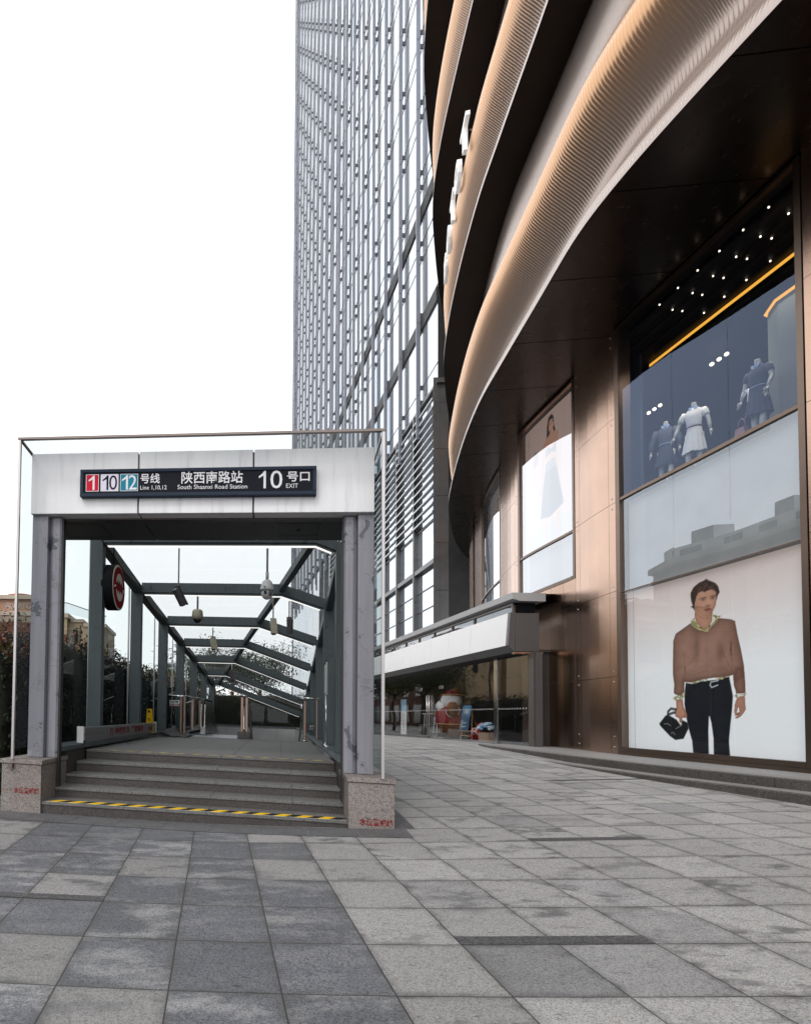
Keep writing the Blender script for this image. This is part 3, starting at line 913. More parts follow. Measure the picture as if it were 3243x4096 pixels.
# portal frames
FR = [(10.95, -3.402, 4.638, 0.649, 1.022, 4.483), (13.95, -3.356, 4.29, 0.039, 1.026, 3.96), (16.95, -3.29, 3.974, -0.586, 1.035, 3.448),
      (19.95, -3.28, 3.70, -1.162, 1.035, 2.934), (22.95, -3.26, 3.42, -1.723, 1.04, 2.416), (25.95, -3.22, 3.09, -2.351, 1.04, 1.90), (28.95, -3.206, 2.775, -2.955, 1.06, 1.36)]
BH, BW = 0.24, 0.16
for i, (v, ul, wl, ur, uR, wR) in enumerate(FR):
    b = E_(); b.box(ul - 0.26, ul, v - 0.10, v + 0.10, 0.88, wl + BH)
    b.build('side_column', M['steel_paint'], rootE, 0.008)
    b = E_(); b.box(uR, uR + 0.26, v - 0.10, v + 0.10, 0.836, wR + 0.22)
    b.build('side_column', M['steel_paint'], rootE, 0.008)
    # kinked roof beam
    b = E_()
    sl = (wR - wl) / (uR - ur)
    P_ = [(ul + 0.001, wl + 0.06), (ur, wl + 0.06), (uR + 0.02, wR + 0.06), (uR + 0.02, wR + 0.06 + BH), (ur, wl + 0.06 + BH), (ul + 0.001, wl + 0.06 + BH)]
    b.prism(P_, lambda a, c, d: (a, d, c), v - BW / 2, v + BW / 2)
    rb = b.build('roof_beam', M['steel_paint'], rootE, 0.006)
    b = E_()
    P_ = [(ul + 0.05, wl + 0.012), (ur, wl + 0.012), (uR - 0.06, wR + 0.012 - sl * 0.06), (uR - 0.06, wR + 0.058 - sl * 0.06), (ur, wl + 0.058), (ul + 0.05, wl + 0.058)]
    b.prism(P_, lambda a, c, d: (a, d, c), v - 0.055, v + 0.055)
    lh = b.build('lamp_housing', M['steel_paint'], rb)
    b = E_()
    P_ = [(ul + 0.07, wl), (ur, wl), (uR - 0.08, wR - sl * 0.08), (uR - 0.08, wR + 0.0105 - sl * 0.08), (ur, wl + 0.0105), (ul + 0.07, wl + 0.0105)]
    b.prism(P_, lambda a, c, d: (a, d, c), v - 0.045, v + 0.045)
    b.build('lamp_diffuser', M['lamp'], rb)
for i in range(6):
    a, c = FR[i], FR[i + 1]
    v0, v1 = a[0] + 0.085, c[0] - 0.085
    # eave and ridge members
    b = E_(); b.beam((a[1] - 0.10, a[0] + 0.105, a[2] + 0.14), (c[1] - 0.10, c[0] - 0.105, c[2] + 0.14), 0.18, 0.22); b.build('eave_beam', M['steel_paint'], rootE, 0.006)
    b = E_(); b.beam((a[3], v0, a[2] + 0.2), (c[3], v1, c[2] + 0.2), 0.13, 0.17); b.build('ridge_beam', M['steel_paint'], rootE, 0.006)
    b = E_(); b.beam((a[4] + 0.12, a[0] + 0.105, a[5] + 0.10), (c[4] + 0.12, c[0] - 0.105, c[5] + 0.10), 0.16, 0.2); b.build('eave_beam', M['steel_paint'], rootE, 0.006)
    t = 0.33
    b = E_(); b.quad((a[1] - 0.25, a[0], a[2] + t), (a[3], a[0], a[2] + t), (c[3], c[0], c[2] + t), (c[1] - 0.25, c[0], c[2] + t)); b.build('roof_pane', M['roof_glass'], rootE)
    b = E_(); b.quad((a[3], a[0], a[2] + t), (a[4] + 0.28, a[0], a[5] + t - 0.02), (c[4] + 0.28, c[0], c[5] + t - 0.02), (c[3], c[0], c[2] + t)); b.build('roof_pane', M['roof_glass'], rootE)
# side panes: left and right
edgeL = [(7.77, 5.24)] + [(f_[0], f_[2] + 0.3) for f_ in FR] + [(30.9, 2.6)]
edgeR = [(7.77, 5.24), (10.95, 4.95)] + [(f_[0], f_[5] + 0.28) for f_ in FR[1:]] + [(30.9, 1.25)]
for (v0, w0), (v1, w1) in zip(edgeL, edgeL[1:]):
    b = E_(); b.quad((-3.675, v0 + 0.012, 0.86), (-3.675, v1 - 0.012, 0.86), (-3.675, v1 - 0.012, w1), (-3.675, v0 + 0.012, w0)); b.build('wall_pane', M['side_glass'], rootE)
for (v0, w0), (v1, w1) in zip(edgeR, edgeR[1:]):
    b = E_(); b.quad((1.325, v0 + 0.012, 0.82), (1.325, v1 - 0.012, 0.82), (1.325, v1 - 0.012, w1), (1.325, v0 + 0.012, w0)); b.build('wall_pane', M['side_glass'], rootE)
b = E_()
for (v0, w0) in edgeL[1:-1]: b.box(-3.70, -3.665, v0 - 0.02, v0 + 0.02, 0.88, w0)
for (v0, w0) in edgeR[1:-1]: b.box(1.31, 1.345, v0 - 0.02, v0 + 0.02, 0.84, w0)
b.box(-3.70, -3.60, 8.50, 30.9, 0.25, 0.80); b.box(1.30, 1.345, 8.78, 30.9, 0.3, 0.80)
b.build('pane_mullion', M['alu'], rootE)
# far end, stairwell pit
M['tile_grey'] = simple('grey_wall_tile', (0.34, 0.35, 0.36), 0.35, 0, 0.05, 2)
M['dark_well'] = simple('dark_stairwell', (0.05, 0.05, 0.05), 0.6, 0, 0.2, 2)
b = E_()
for uu in np.arange(-3.25, 0.9, 1.05): b.box(uu, min(uu + 1.042, 0.885), 30.5, 30.6, -3.2, 0.80)
b.build('stairwell_wall', M['tile_grey'], rootE)
b = E_(); b.box(-3.5, 1.2, 30.45, 30.65, 0.803, 0.85); b.build('wall_coping', M['steel_paint'], rootE)
b = E_(); b.quad((-3.6, 30.9, 0.86), (1.3, 30.9, 0.86), (1.3, 30.9, 1.3), (-3.6, 30.9, 2.7)); b.build('wall_pane', M['side_glass'], rootE)
b = E_(); b.box(0.9, 1.0, 16.4, 30.45, -3.2, 0.80); b.box(-3.3, -3.25, 16.4, 30.45, -3.2, 0.80); b.box(-3.24, 0.89, 16.32, 16.36, -3.2, 0.50)
b.build('stairwell_wall', M['tile_grey'], rootE)
b = E_(); b.box(-3.5, 1.1, 16.3, 30.7, -3.4, -3.2); b.build('stairwell_floor', M['dark_well'], rootE)
for i in range(16):
    b = E_(); b.box(-0.72, 0.88, 16.40 + i * 0.34, 16.738 + i * 0.34, 0.62 - i * 0.16 - 0.9, 0.62 - i * 0.16); b.build('stair_tread', M['floor_granite'], rootE)

# ---- the exit sign
def sgn(a, c, d): return ent(a, 8.045 - d, c)
so_ = thing('exit_sign', ent(-1.2, 8.06, 4.53), 'long navy station exit sign with white lettering and three coloured line tiles', 'sign')
b = MB(ent); b.box(-2.883, 0.485, 8.05, 8.128, 4.535, 4.932); sb = b.build('sign_body', M['navy'], so_, 0.004)
b = MB(ent)
for (a, c, d, e) in ((-2.883, 0.485, 4.885, 4.932), (-2.883, 0.485, 4.535, 4.585), (-2.883, -2.835, 4.587, 4.883), (0.437, 0.485, 4.587, 4.883)): b.box(a, c, 8.03, 8.0485, d, e)
b.build('sign_frame', M['navy'], so_, 0.004)
b = MB(ent); b.quad((-2.834, 8.046, 4.587), (0.436, 8.046, 4.587), (0.436, 8.046, 4.883), (-2.834, 8.046, 4.883)); b.build('sign_face', M['sign_black'], so_)
def px_u(x): return -2.883 + (x - 340.0) / (1332 - 340) * (0.485 + 2.883)
for (x0, x1, m_, tm, txt) in ((365, 422, 'red_print', 'white_print', '1'), (430, 508, 'lilac_print', 'sign_black', '10'), (515, 593, 'teal_print', 'white_print', '12')):
    b = MB(ent); a0, a1 = px_u(x0), px_u(x1)
    b.box(a0, a1, 8.043, 8.0455, 4.612, 4.862)
    tl = b.build('line_tile_border', M['white_print'], so_)
    b = MB(ent); b.box(a0 + 0.008, a1 - 0.008, 8.0415, 8.0428, 4.62, 4.854); tl2 = b.build('line_tile', M[m_], tl)
    b = MB(); fn_ = lambda a, c, d: ent(a, 8.0412 - d, c); H1 = 0.212; c0 = (a0 + a1) / 2
    one = [(0, .70), (0, .585), (.28, .74), (.28, 0), (.42, 0), (.42, 1.0), (.32, 1.0), (.2, .85)]
    x1_ = c0 - 0.055 if txt == '1' else a0 + 0.028
    b.prism([(x1_ + p * H1, 4.632 + q * H1) for p, q in one], fn_, 0, 0.001)
    if len(txt) > 1: b.text(txt[1], fn_, 0.285, 0.001, 'LEFT', 0.0, 0.118, 4.632, c0 - 0.005, H1)
    b.build('numeral', M[tm], tl)
def lettering(txt, x0, x1, yb, size, bold=0.0):
    b = MB(); b.text(txt, lambda a, c, d: ent(a, 8.0455 - d, c), size, 0.002, 'LEFT', bold, px_u(x1) - px_u(x0), yb, px_u(x0)); b.build('lettering', M['white_print'], so_)
lettering('号线', 603, 686, 4.735, 0.15, 0.002)
lettering('Line 1,10,12', 603, 716, 4.632, 0.085)
lettering('陕西南路站', 778, 1034, 4.727, 0.185, 0.002)
lettering('South Shaanxi Road Station', 762, 1053, 4.632, 0.088)
b = MB(); fn_ = lambda a, c, d: ent(a, 8.0455 - d, c)
b.prism([(px_u(1100) + p * 0.245 * 0.95, 4.63 + q * 0.245) for p, q in one], fn_, 0, 0.002); b.build('lettering', M['white_print'], so_)
b = MB(); b.text('0', fn_, 0.3, 0.002, 'LEFT', 0.0, 0.165, 4.627, px_u(1147), 0.252); b.build('lettering', M['white_print'], so_)
lettering('号口', 1214, 1305, 4.735, 0.155, 0.002)
lettering('EXIT', 1211, 1259, 4.632, 0.088)
# ------------------------------------------------------------------ the curved mall
def hermite_y(P_):
    """smooth x(y) through points with increasing y"""
    ys_ = np.array([p[1] for p in P_]); xs_ = np.array([p[0] for p in P_])
    m_ = np.zeros(len(P_))
    d = np.diff(xs_) / np.diff(ys_)
    m_[0] = d[0]; m_[-1] = d[-1]
    for i in range(1, len(P_) - 1):
        h0 = ys_[i] - ys_[i - 1]; h1 = ys_[i + 1] - ys_[i]
        m_[i] = (d[i - 1] * h1 + d[i] * h0) / (h0 + h1)
    def f(y):
        i = int(np.clip(np.searchsorted(ys_, y) - 1, 0, len(P_) - 2))
        h = ys_[i + 1] - ys_[i]; t = (y - ys_[i]) / h
        return float((2 * t ** 3 - 3 * t ** 2 + 1) * xs_[i] + (t ** 3 - 2 * t ** 2 + t) * h * m_[i] + (-2 * t ** 3 + 3 * t ** 2) * xs_[i + 1] + (t ** 3 - t ** 2) * h * m_[i + 1])
    return f
WX = hermite_y([(10.15, -6), (10.22, 2), (10.27, 7), (10.305, 9.93), (10.345, 12.1), (10.385, 14.35), (10.53, 15.6), (10.70, 16.62), (10.80, 18.2), (10.96, 19.95), (11.72, 22.75), (12.35, 25), (13.09, 27.1), (13.97, 29.64), (15.6, 33.7), (17.6, 37.5)])
def WP(y, off=0.0):
    """wall point, off = outwards (towards the street)"""
    x = WX(y); dx = (WX(y + 0.02) - WX(y - 0.02)) / 0.04
    n = 1 / math.hypot(dx, 1)
    return (x - off * n, y + off * dx * n)
ZS = 11.396
M['bronze'] = brushed('bronze_cladding', (0.43, 0.288, 0.215), 0.20, (1, 1, 40), 0.10, 0.004)
M['bronze_dark'] = brushed('dark_bronze_frame', (0.17, 0.125, 0.10), 0.36, (1, 1, 30), 0.15)
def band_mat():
    m, nt, out = mat('taupe_ribs_painted_glow')
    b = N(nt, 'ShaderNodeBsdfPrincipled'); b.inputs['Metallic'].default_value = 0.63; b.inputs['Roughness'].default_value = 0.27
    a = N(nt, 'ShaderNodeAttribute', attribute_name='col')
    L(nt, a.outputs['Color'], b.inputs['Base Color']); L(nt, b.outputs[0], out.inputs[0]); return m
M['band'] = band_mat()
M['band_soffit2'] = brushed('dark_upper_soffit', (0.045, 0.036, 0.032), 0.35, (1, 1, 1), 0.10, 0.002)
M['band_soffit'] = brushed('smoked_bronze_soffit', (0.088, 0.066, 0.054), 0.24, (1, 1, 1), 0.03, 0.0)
M['shop_glass'] = glass('shop_window_glass', (0.90, 0.93, 0.94), 0.02, 1.0, (0.9, 0.95, 1.0), 0.0, 0.008)
M['coated_glass'] = glass('coated_window_glass', (0.60, 0.63, 0.645), 0.27, 1.2, (0.93, 0.96, 1.0), 0.0, 0.01)
M['display_glass'] = glass('display_glass', (0.78, 0.83, 0.90), 0.022, 0.8, (0.55, 0.68, 0.95), 0.0, 0.01)
M['dark_shop_glass'] = glass('dark_shop_glass', (0.45, 0.5, 0.52), 0.10, 1.0, (0.95, 0.97, 1.0), 0.0, 0.02)

mall = thing('mall_building', (10.4, 12.1, ZM), 'curved shopping mall with taupe ribbed bands with a painted warm glow above a bronze clad wall', 'mall')

def wall_panel(mb, y0, y1, z0, z1, off=0.0, g=0.005, thick=0.03):
    n = max(1, int((y1 - y0) / 0.4))
    a, b = y0 + g, y1 - g
    P_ = []; F_ = []
    for i in range(n + 1):
        y = lerp(a, b, i / n)
        for zz in (z0 + g, z1 - g):
            x_, y_ = WP(y, off); P_.append((x_, y_, zz))
            x_, y_ = WP(y, off - thick); P_.append((x_, y_, zz))
    for i in range(n):
        o = i * 4; q = o + 4
        F_ += [(o, q, q + 2, o + 2), (o + 1, o, q, q + 1)[::-1], (o + 2, q + 2, q + 3, o + 3)]
    e = n * 4
    F_ += [(0, 2, 3, 1), (e, e + 1, e + 3, e + 2)]
    mb.add(P_, [f[::-1] for f in F_])

JZ = [ZM, 2.55, 4.70, 6.95, 9.12, ZS]
def clad(ys_list, z0=ZM, z1=ZS, off=0.0):
    b = MB()
    js = [z0] + [z for z in JZ if z0 + 0.2 < z < z1 - 0.2] + [z1]
    for y0, y1 in zip(ys_list, ys_list[1:]):
        for a, c in zip(js, js[1:]): wall_panel(b, y0, y1, a, c, off)
    return b
def rivets(par, ylist, z0=ZM, z1=ZS, off=0.0):
    b = MB()
    for y in ylist:
        zz = [z for z in JZ[1:-1] if z0 < z < z1]
        for z in zz + [ZM + 0.3, ZS - 0.25]:
            if not (z0 < z < z1): continue
            for dz in (-0.13, 0.13):
                x_, y_ = WP(y, off + 0.004)
                b = MB(); b.ball((x_, y_, z + dz), (0.012, 0.02, 0.02), 8, 6); b.build('rivet', M['chrome'], par)
segs = [([-5.5, -3, -0.5, 2.0, 4.5, 7.0, 9.35], ZM), ([9.35, 9.80], ZM), ([14.52, 14.80, 16.28, 16.55], ZM), ([20.08, 20.4, 22.35, 22.62], 5.6), ([27.15, 28.25, 29.4], 5.6), ([30.4, 32.0, 33.7, 36.8], 3.0)]
for yl, z0 in segs:
    pn = clad(yl, z0).build('bronze_panel', M['bronze'], mall)
    if 14 < yl[0] < 24: rivets(pn, [yl[0] + 0.14, yl[-1] - 0.13], z0)
    if yl[0] == 9.35: rivets(pn, [9.6], z0)
# panels under the second window and down to the forecourt
pn = clad([16.55, 17.2, 17.88, 19.8], ZM, 5.5).build('bronze_panel', M['bronze'], mall)
pn = clad([29.4, 30.4], 5.6, ZS, -0.15).build('bronze_panel', M['bronze_dark'], mall)
# dark backing wall behind all cladding joints
b = MB()
for y0, y1, z0 in ((-5.5, 9.8, ZM), (14.52, 16.55, ZM), (20.08, 22.62, 5.6), (27.15, 36.8, 5.6)):
    wall_panel(b, y0, y1, z0, ZS, -0.05, 0, 0.1)
b.build('backing_wall', M['black_paint'], mall)

# windows: frame bars round the opening, glass, rail
def wbar(b, y0, y1, z0, z1, off0, off1):
    """bar following the wall, between two outward offsets"""
    n = max(1, int((y1 - y0) / 0.5)); P_ = []; F_ = []
    for i in range(n + 1):
        y = lerp(y0, y1, i / n)
        for o_ in (off1, off0):
            x_, y_ = WP(y, o_)
            P_ += [(x_, y_, z0), (x_, y_, z1)]
    for i in range(n):
        o = i * 4; q = o + 4
        F_ += [(o, o + 1, q + 1, q), (o + 2, q + 2, q + 3, o + 3), (o + 1, o + 3, q + 3, q + 1), (o, q, q + 2, o + 2)]
    e = n * 4
    F_ += [(0, 2, 3, 1), (e, e + 1, e + 3, e + 2)]
    b.add(P_, F_)
def window(y0, y1, z0, z1, rails, mg, mullions=()):
    b = MB()
    wbar(b, y1, y1 + 0.155, z0, z1, -0.28, 0.012)
    wbar(b, y0 - 0.115, y0, z0, z1, -0.28, 0.012)
    wbar(b, y0, y1, z1 - 0.07, z1, -0.28, 0.004)
    wbar(b, y0, y1, z0, z0 + 0.10, -0.28, 0.02)
    fr = b.build('window_frame', M['bronze_dark'], mall)
    for r_ in rails:
        th_ = 0.012 if r_ == 4.63 else 0.035
        b = MB(); wbar(b, y0 + 0.001, y1 - 0.001, r_ - th_, r_ + th_, -0.10, -0.03 if r_ == 4.63 else 0.0); b.build('window_rail', M['bronze_dark'], fr)
    zs_ = [z0 + 0.10] + [r_ for r_ in rails] + [z1 - 0.07]
    for i, (a, c) in enumerate(zip(zs_, zs_[1:])):
        ed = [y0] + list(mullions) + [y1]
        for p, q in zip(ed, ed[1:]):
            b = MB(); n = max(1, int((q - p) / 0.6))
            def gp(t, s_): x_, y_ = WP(lerp(p + 0.003, q - 0.003, t), -0.045); return (x_, y_, lerp(a + ((0.014 if a == 4.63 else 0.04) if i else 0), c - (0.014 if c == 4.63 else 0.04), s_))
            b.grid(gp, n, 1, True)
            b.build('window_pane', (mg[min(i, len(mg) - 1)]), fr)
    return fr
M['mid_glass'] = glass('mid_window_glass', (0.82, 0.86, 0.88), 0.13, 1.0, (0.86, 0.92, 1.0), 0.0, 0.006)
w1 = window(9.93, 14.35, 0.70, ZS - 0.03, [4.63, 6.97], [M['shop_glass'], M['mid_glass'], M['display_glass']], (11.33, 12.72))
w2 = window(16.68, 19.92, 5.5, ZS - 0.03, [6.92], [M['coated_glass'], M['coated_glass']])
w3 = window(22.75, 27.0, 5.3, ZS - 0.03, [6.9], [M['coated_glass'], M['coated_glass']])
# white panels behind the low pane of the second window and grey panel between poster and display
M['white_panel'] = simple('white_backing', (0.66, 0.66, 0.665), 0.6, 0, 0.03, 1.5)
M['grey_panel'] = simple('grey_backing', (0.47, 0.465, 0.46), 0.6, 0, 0.10, 1.5)
b = MB(); wbar(b, 16.70, 19.90, 5.60, 6.88, -0.24, -0.2); b.build('backing_panel', M['white_panel'], w2)
b = MB(); wbar(b, 9.95, 14.33, 4.66, 6.90, -0.24, -0.2); b.build('backing_panel', M['grey_panel'], w1)
b = MB(); wbar(b, 22.8, 26.95, 5.4, 6.85, -0.24, -0.2); b.build('backing_panel', M['grey_panel'], w3)
# lower apron of the window: dark glossy plinth
b = MB(); wbar(b, 9.82, 14.50, ZM - 0.02, 0.695, -0.2, 0.02); b.build('window_plinth', M['bronze_dark'], w1)

# display room behind the top pane
M['navy_wall'] = simple('navy_display_wall', (0.03, 0.04, 0.07), 0.7, 0, 0.15, 1.0)
M['black_ceiling'] = simple('black_ceiling', (0.006, 0.006, 0.006), 0.6, 0, 0.2, 1.0)
M['slat_dark'] = simple('dark_ceiling_slat', (0.012, 0.011, 0.011), 0.5, 0, 0.2, 1.0)
M['partition'] = simple('sage_partition', (0.11, 0.125, 0.11), 0.7, 0, 0.08, 1.0)
M['warm_lamp'] = emit('warm_cove', (1.0, 0.45, 0.06), 1.3)
M['spot'] = emit('spot_lamp', (1.0, 0.80, 0.60), 3.2)
M['wood_slat'] = simple('oak_slat', (0.16, 0.10, 0.06), 0.5, 0, 0.2, 3.0)
b = MB(); b.quad((10.7, 9.2, 6.95), (16.0, 9.2, 6.95), (16.0, 19.0, 6.95), (10.75, 15.0, 6.95)); rm = b.build('display_floor', M['slat_dark'], mall)
b = MB(); b.box(10.65, 16.0, 9.3, 9.35, 6.96, 11.25); b.box(15.9, 16.0, 9.36, 19.0, 6.96, 11.25); b.box(11.35, 15.88, 18.9, 19.0, 6.96, 11.25); b.box(11.35, 11.4, 14.9, 18.88, 6.96, 11.25)
b.build('display_wall', M['navy_wall'], rm)
b = MB(); b.box(10.66, 11.98, 9.36, 16.0, 11.08, 11.2); b.box(11.98, 15.88, 9.36, 18.9, 10.78, 10.86); ce = b.build('display_ceiling', M['black_ceiling'], rm)
b = MB()
for i in range(4): b.box(10.6 + i * 0.38, 10.72 + i * 0.38, 9.4, 14.9, 11.04, 11.075)
b.build('ceiling_slat', M['slat_dark'], ce)
b = MB(); b.box(11.985, 12.0, 9.5, 15.4, 10.99, 11.06); b.build('cove_lamp', M['warm_lamp'], ce)
for (x_, y_) in [(10.45, 10.52), (10.95, 10.65), (10.45, 11.03), (10.93, 11.18), (11.19, 11.22), (10.45, 11.55), (10.92, 11.69), (11.19, 11.74), (11.72, 11.79), (10.45, 12.07), (10.91, 12.22), (11.18, 12.27), (11.72, 12.32), (10.45, 12.58), (10.9, 12.73), (11.16, 12.78), (11.7, 12.83), (10.46, 13.11), (10.89, 13.27), (11.15, 13.31), (11.7, 13.36)]:
    b = MB(); b.tube([(x_, y_, 11.035), (x_, y_, 11.06)], 0.015, 10); b.build('downlight', M['spot'], ce)
for (x_, y_, z_) in ((13.0, 14.4, 10.62), (13.0, 16.5, 10.45)):
    for q in range(3):
        b = MB(); b.tube([(x_ - 0.04, y_ + q * 0.21 - 0.2, z_ - 0.03), (x_, y_ + q * 0.21 - 0.2, z_)], 0.042, 12); b.build('spotlight', M['spot'], ce)
for q in range(7):
    if q == 3: continue
    b = MB(); b.ball((10.62, 14.62, 8.0 + q * 0.16), 0.018, 8, 6); b.build('bulb', M['spot'], rm)
b = MB()
pr_ = [(11.25, 9.4), (11.25, 11.2), (11.45, 11.6), (11.9, 11.75), (13.5, 11.75)]
for (a, c) in zip(pr_, pr_[1:]): b.add([(a[0], a[1], 6.96), (c[0], c[1], 6.96), (c[0], c[1], 9.75), (a[0], a[1], 9.75)], [(0, 1, 2, 3)])
pt = b.build('display_partition', M['partition'], rm)
b = MB(); b.tube([(p[0] - 0.02, p[1] + 0.02, 9.78) for p in pr_], 0.03, 6); b.build('cove_lamp', M['warm_lamp'], pt)
b = MB()
for q in range(3): b.beam((12.2 + q * 0.6, 15.2, 7.0), (12.7 + q * 0.6, 16.8, 8.0), 0.12, 0.05)
b.build('stair_rail', M['wood_slat'], rm)

for (x_, y_) in ((11.0, 11.6), (11.0, 13.4)):
    ld = bpy.data.lights.new('display_spot', 'SPOT'); ld.energy = 300; ld.spot_size = R(110); ld.spot_blend = 0.6; ld.color = (1.0, 0.88, 0.74); ld.shadow_soft_size = 0.15
    lo_ = bpy.data.objects.new('display_spot', ld); COL.objects.link(lo_); lo_.location = (x_ - 0.35, y_ - 0.4, 10.95)
    lo_.rotation_euler = Vector((0.25, 0.15, -1)).to_track_quat('-Z', 'Y').to_euler()
# bands of taupe ribs, their warm glow stripe painted in vertex colours
EDGE = [(10.6, -5.0), (9.95, -2.0), (9.25, 0.8), (8.68, 3.2), (8.2, 5.6), (7.86, 7.67), (7.67, 9.25), (7.585, 10.3), (7.60, 11.6), (7.90, 13.49), (8.36, 16.3), (8.64, 17.9), (9.17, 20.0), (9.86, 22.3), (10.5, 24.23), (11.14, 26.05), (11.75, 27.5), (13.3, 30.75), (14.75, 33.4), (16.0, 35.3), (18.0, 37.8), (21, 41), (25, 44.5)]
def resample(P_, step):
    d = rail_interp(P_, 4000)
    acc = [0.0]
    for a, c in zip(d, d[1:]): acc.append(acc[-1] + (c - a).length)
    n = int(acc[-1] / step)
    xs_ = np.interp(np.linspace(0, acc[-1], n + 1), acc, [p.x for p in d])
    ys_ = np.interp(np.linspace(0, acc[-1], n + 1), acc, [p.y for p in d])
    ker = np.ones(65) / 65
    pad = 32
    xs2 = np.convolve(np.pad(xs_, pad, mode='reflect', reflect_type='odd'), ker, 'valid')
    ys2 = np.convolve(np.pad(ys_, pad, mode='reflect', reflect_type='odd'), ker, 'valid')
    return xs2, ys2
STEP = 0.0158
ex_a, ey_a = resample(EDGE, STEP)
tx = np.gradient(ex_a); ty = np.gradient(ey_a); tl = np.hypot(tx, ty); tx /= tl; ty /= tl
nxo, nyo = -ty, tx
PROF = [(0, 0.0), (0.12, 0.0), (0.4, -0.13), (0.7, -0.34), (1.0, -0.58), (1.25, -0.75), (1.45, -0.81), (1.65, -0.79), (1.85, -0.67), (2.05, -0.47), (2.25, -0.25), (2.42, -0.10), (2.6, -0.02), (2.78, 0.0), (2.93, -0.025), (3.1, -0.10), (3.3, -0.21), (3.6, -0.37), (4.0, -0.52), (4.6, -0.69), (5.3, -0.84), (6.0, -0.945), (6.6, -1.0)]
BA, BC = [0.0, 0.0, 0.0, 0.55, 0.8], [0.0, 0.2, 0.68, 0.5, 0.5]
flp = 0.079
sm_ = np.clip((ey_a - 17) / 9.0, 0, 1); sm_ = sm_ * sm_ * (3 - 2 * sm_)
ph = (np.arange(len(ex_a)) * STEP % flp) / flp
scal = 0.55 * np.abs(np.sin(ph * PI)) + 0.45 * (0.5 - 0.5 * np.cos(ph * 2 * PI))            # convex ribs, tight valleys
BZ = [ZS, 18.0, 25.2, 32.4, 39.6, 46.8]
for bi in range(5):
    z0 = BZ[bi]; H = BZ[bi + 1] - z0; kz = H / 6.6
    nr = len(PROF); nc = len(ex_a)
    V = np.zeros((nr, nc, 3))
    for r_, (pz, po) in enumerate(PROF):
        amp = 0.021 * min(1.0, max(0.0, (pz - 0.05) / 0.3)) * (0.22 + 0.78 * min(1.0, abs(pz - 2.8) / 0.7))
        off = po + BA[bi] + BC[bi] * sm_ + amp * (scal - 0.6)
        V[r_, :, 0] = ex_a + nxo * off; V[r_, :, 1] = ey_a + nyo * off; V[r_, :, 2] = z0 + pz * kz - (0.004 if r_ == nr - 1 else 0)
    b = MB()
    b.v = [tuple(p) for p in V.reshape(-1, 3)]
    I = np.arange(nr * nc).reshape(nr, nc)
    q = np.stack([I[:-1, 1:], I[:-1, :-1], I[1:, :-1], I[1:, 1:]], -1).reshape(-1, 4)
    b.f = [tuple(int(i) for i in f) for f in q]
    b.sm = [True] * len(b.f); b.mi = [0] * len(b.f)
    TAUPE, WARM_GLOW = np.array((0.38, 0.315, 0.28)), np.array((0.60, 0.335, 0.165))  # orange tone paints a warm glow along the bulge, over taupe metal
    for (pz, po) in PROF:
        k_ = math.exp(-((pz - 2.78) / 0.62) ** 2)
        b.cols += [tuple(TAUPE * (1 - k_) + WARM_GLOW * k_)] * nc
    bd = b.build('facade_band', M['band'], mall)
    if bi:
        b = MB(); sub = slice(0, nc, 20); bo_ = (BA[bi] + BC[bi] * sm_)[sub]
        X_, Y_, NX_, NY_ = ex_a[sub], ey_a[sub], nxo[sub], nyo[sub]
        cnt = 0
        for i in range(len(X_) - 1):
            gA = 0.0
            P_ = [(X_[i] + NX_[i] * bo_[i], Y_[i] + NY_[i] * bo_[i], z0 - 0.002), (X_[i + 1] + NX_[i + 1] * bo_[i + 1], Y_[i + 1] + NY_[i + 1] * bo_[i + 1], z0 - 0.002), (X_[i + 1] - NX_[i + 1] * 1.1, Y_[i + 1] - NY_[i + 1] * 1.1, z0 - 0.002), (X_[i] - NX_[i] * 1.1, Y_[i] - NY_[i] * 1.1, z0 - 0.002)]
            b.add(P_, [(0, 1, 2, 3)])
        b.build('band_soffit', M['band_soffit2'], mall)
# ground floor soffit: sheets radiating from the wall, dark joints between
b = MB()
sub = np.arange(0, len(ex_a), 16)
X_, Y_ = ex_a[sub], ey_a[sub]
acc = 0.0
tot = len(sub)
for i in range(tot - 1):
    def inner(k_):
        y = Y_[k_]
        yy = y - 0.35
        if yy < -5: yy = -5
        if yy > 36.8: return (X_[k_] + 2.0, Y_[k_] - 1.0)
        wx, wy = WP(yy, -0.12)
        if (wx - X_[k_]) < 0.05: return (X_[k_] + 0.05, Y_[k_])
        return (wx, wy)
    gap = 0.03 if (i % 9 == 0) else 0.0
    a0, a1 = inner(i), inner(i + 1)
    p0 = (X_[i], Y_[i]); p1 = (X_[i + 1], Y_[i + 1])
    if gap:
        p0 = (lerp(p0[0], p1[0], 0.09), lerp(p0[1], p1[1], 0.09)); a0 = (lerp(a0[0], a1[0], 0.09), lerp(a0[1], a1[1], 0.09))
    b.add([(p0[0], p0[1], ZS - 0.002), (p1[0], p1[1], ZS - 0.002), (a1[0], a1[1], ZS - 0.002), (a0[0], a0[1], ZS - 0.002)], [(0, 1, 2, 3)])
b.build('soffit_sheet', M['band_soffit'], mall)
b = MB()
for i in range(tot - 1):
    b.add([(X_[i] + 0.03, Y_[i], ZS + 0.05), (X_[i + 1] + 0.03, Y_[i + 1], ZS + 0.05), (X_[i + 1] + 9, Y_[i + 1], ZS + 0.05), (X_[i] + 9, Y_[i], ZS + 0.05)], [(0, 1, 2, 3)])
b.build('soffit_deck', M['black_paint'], mall)

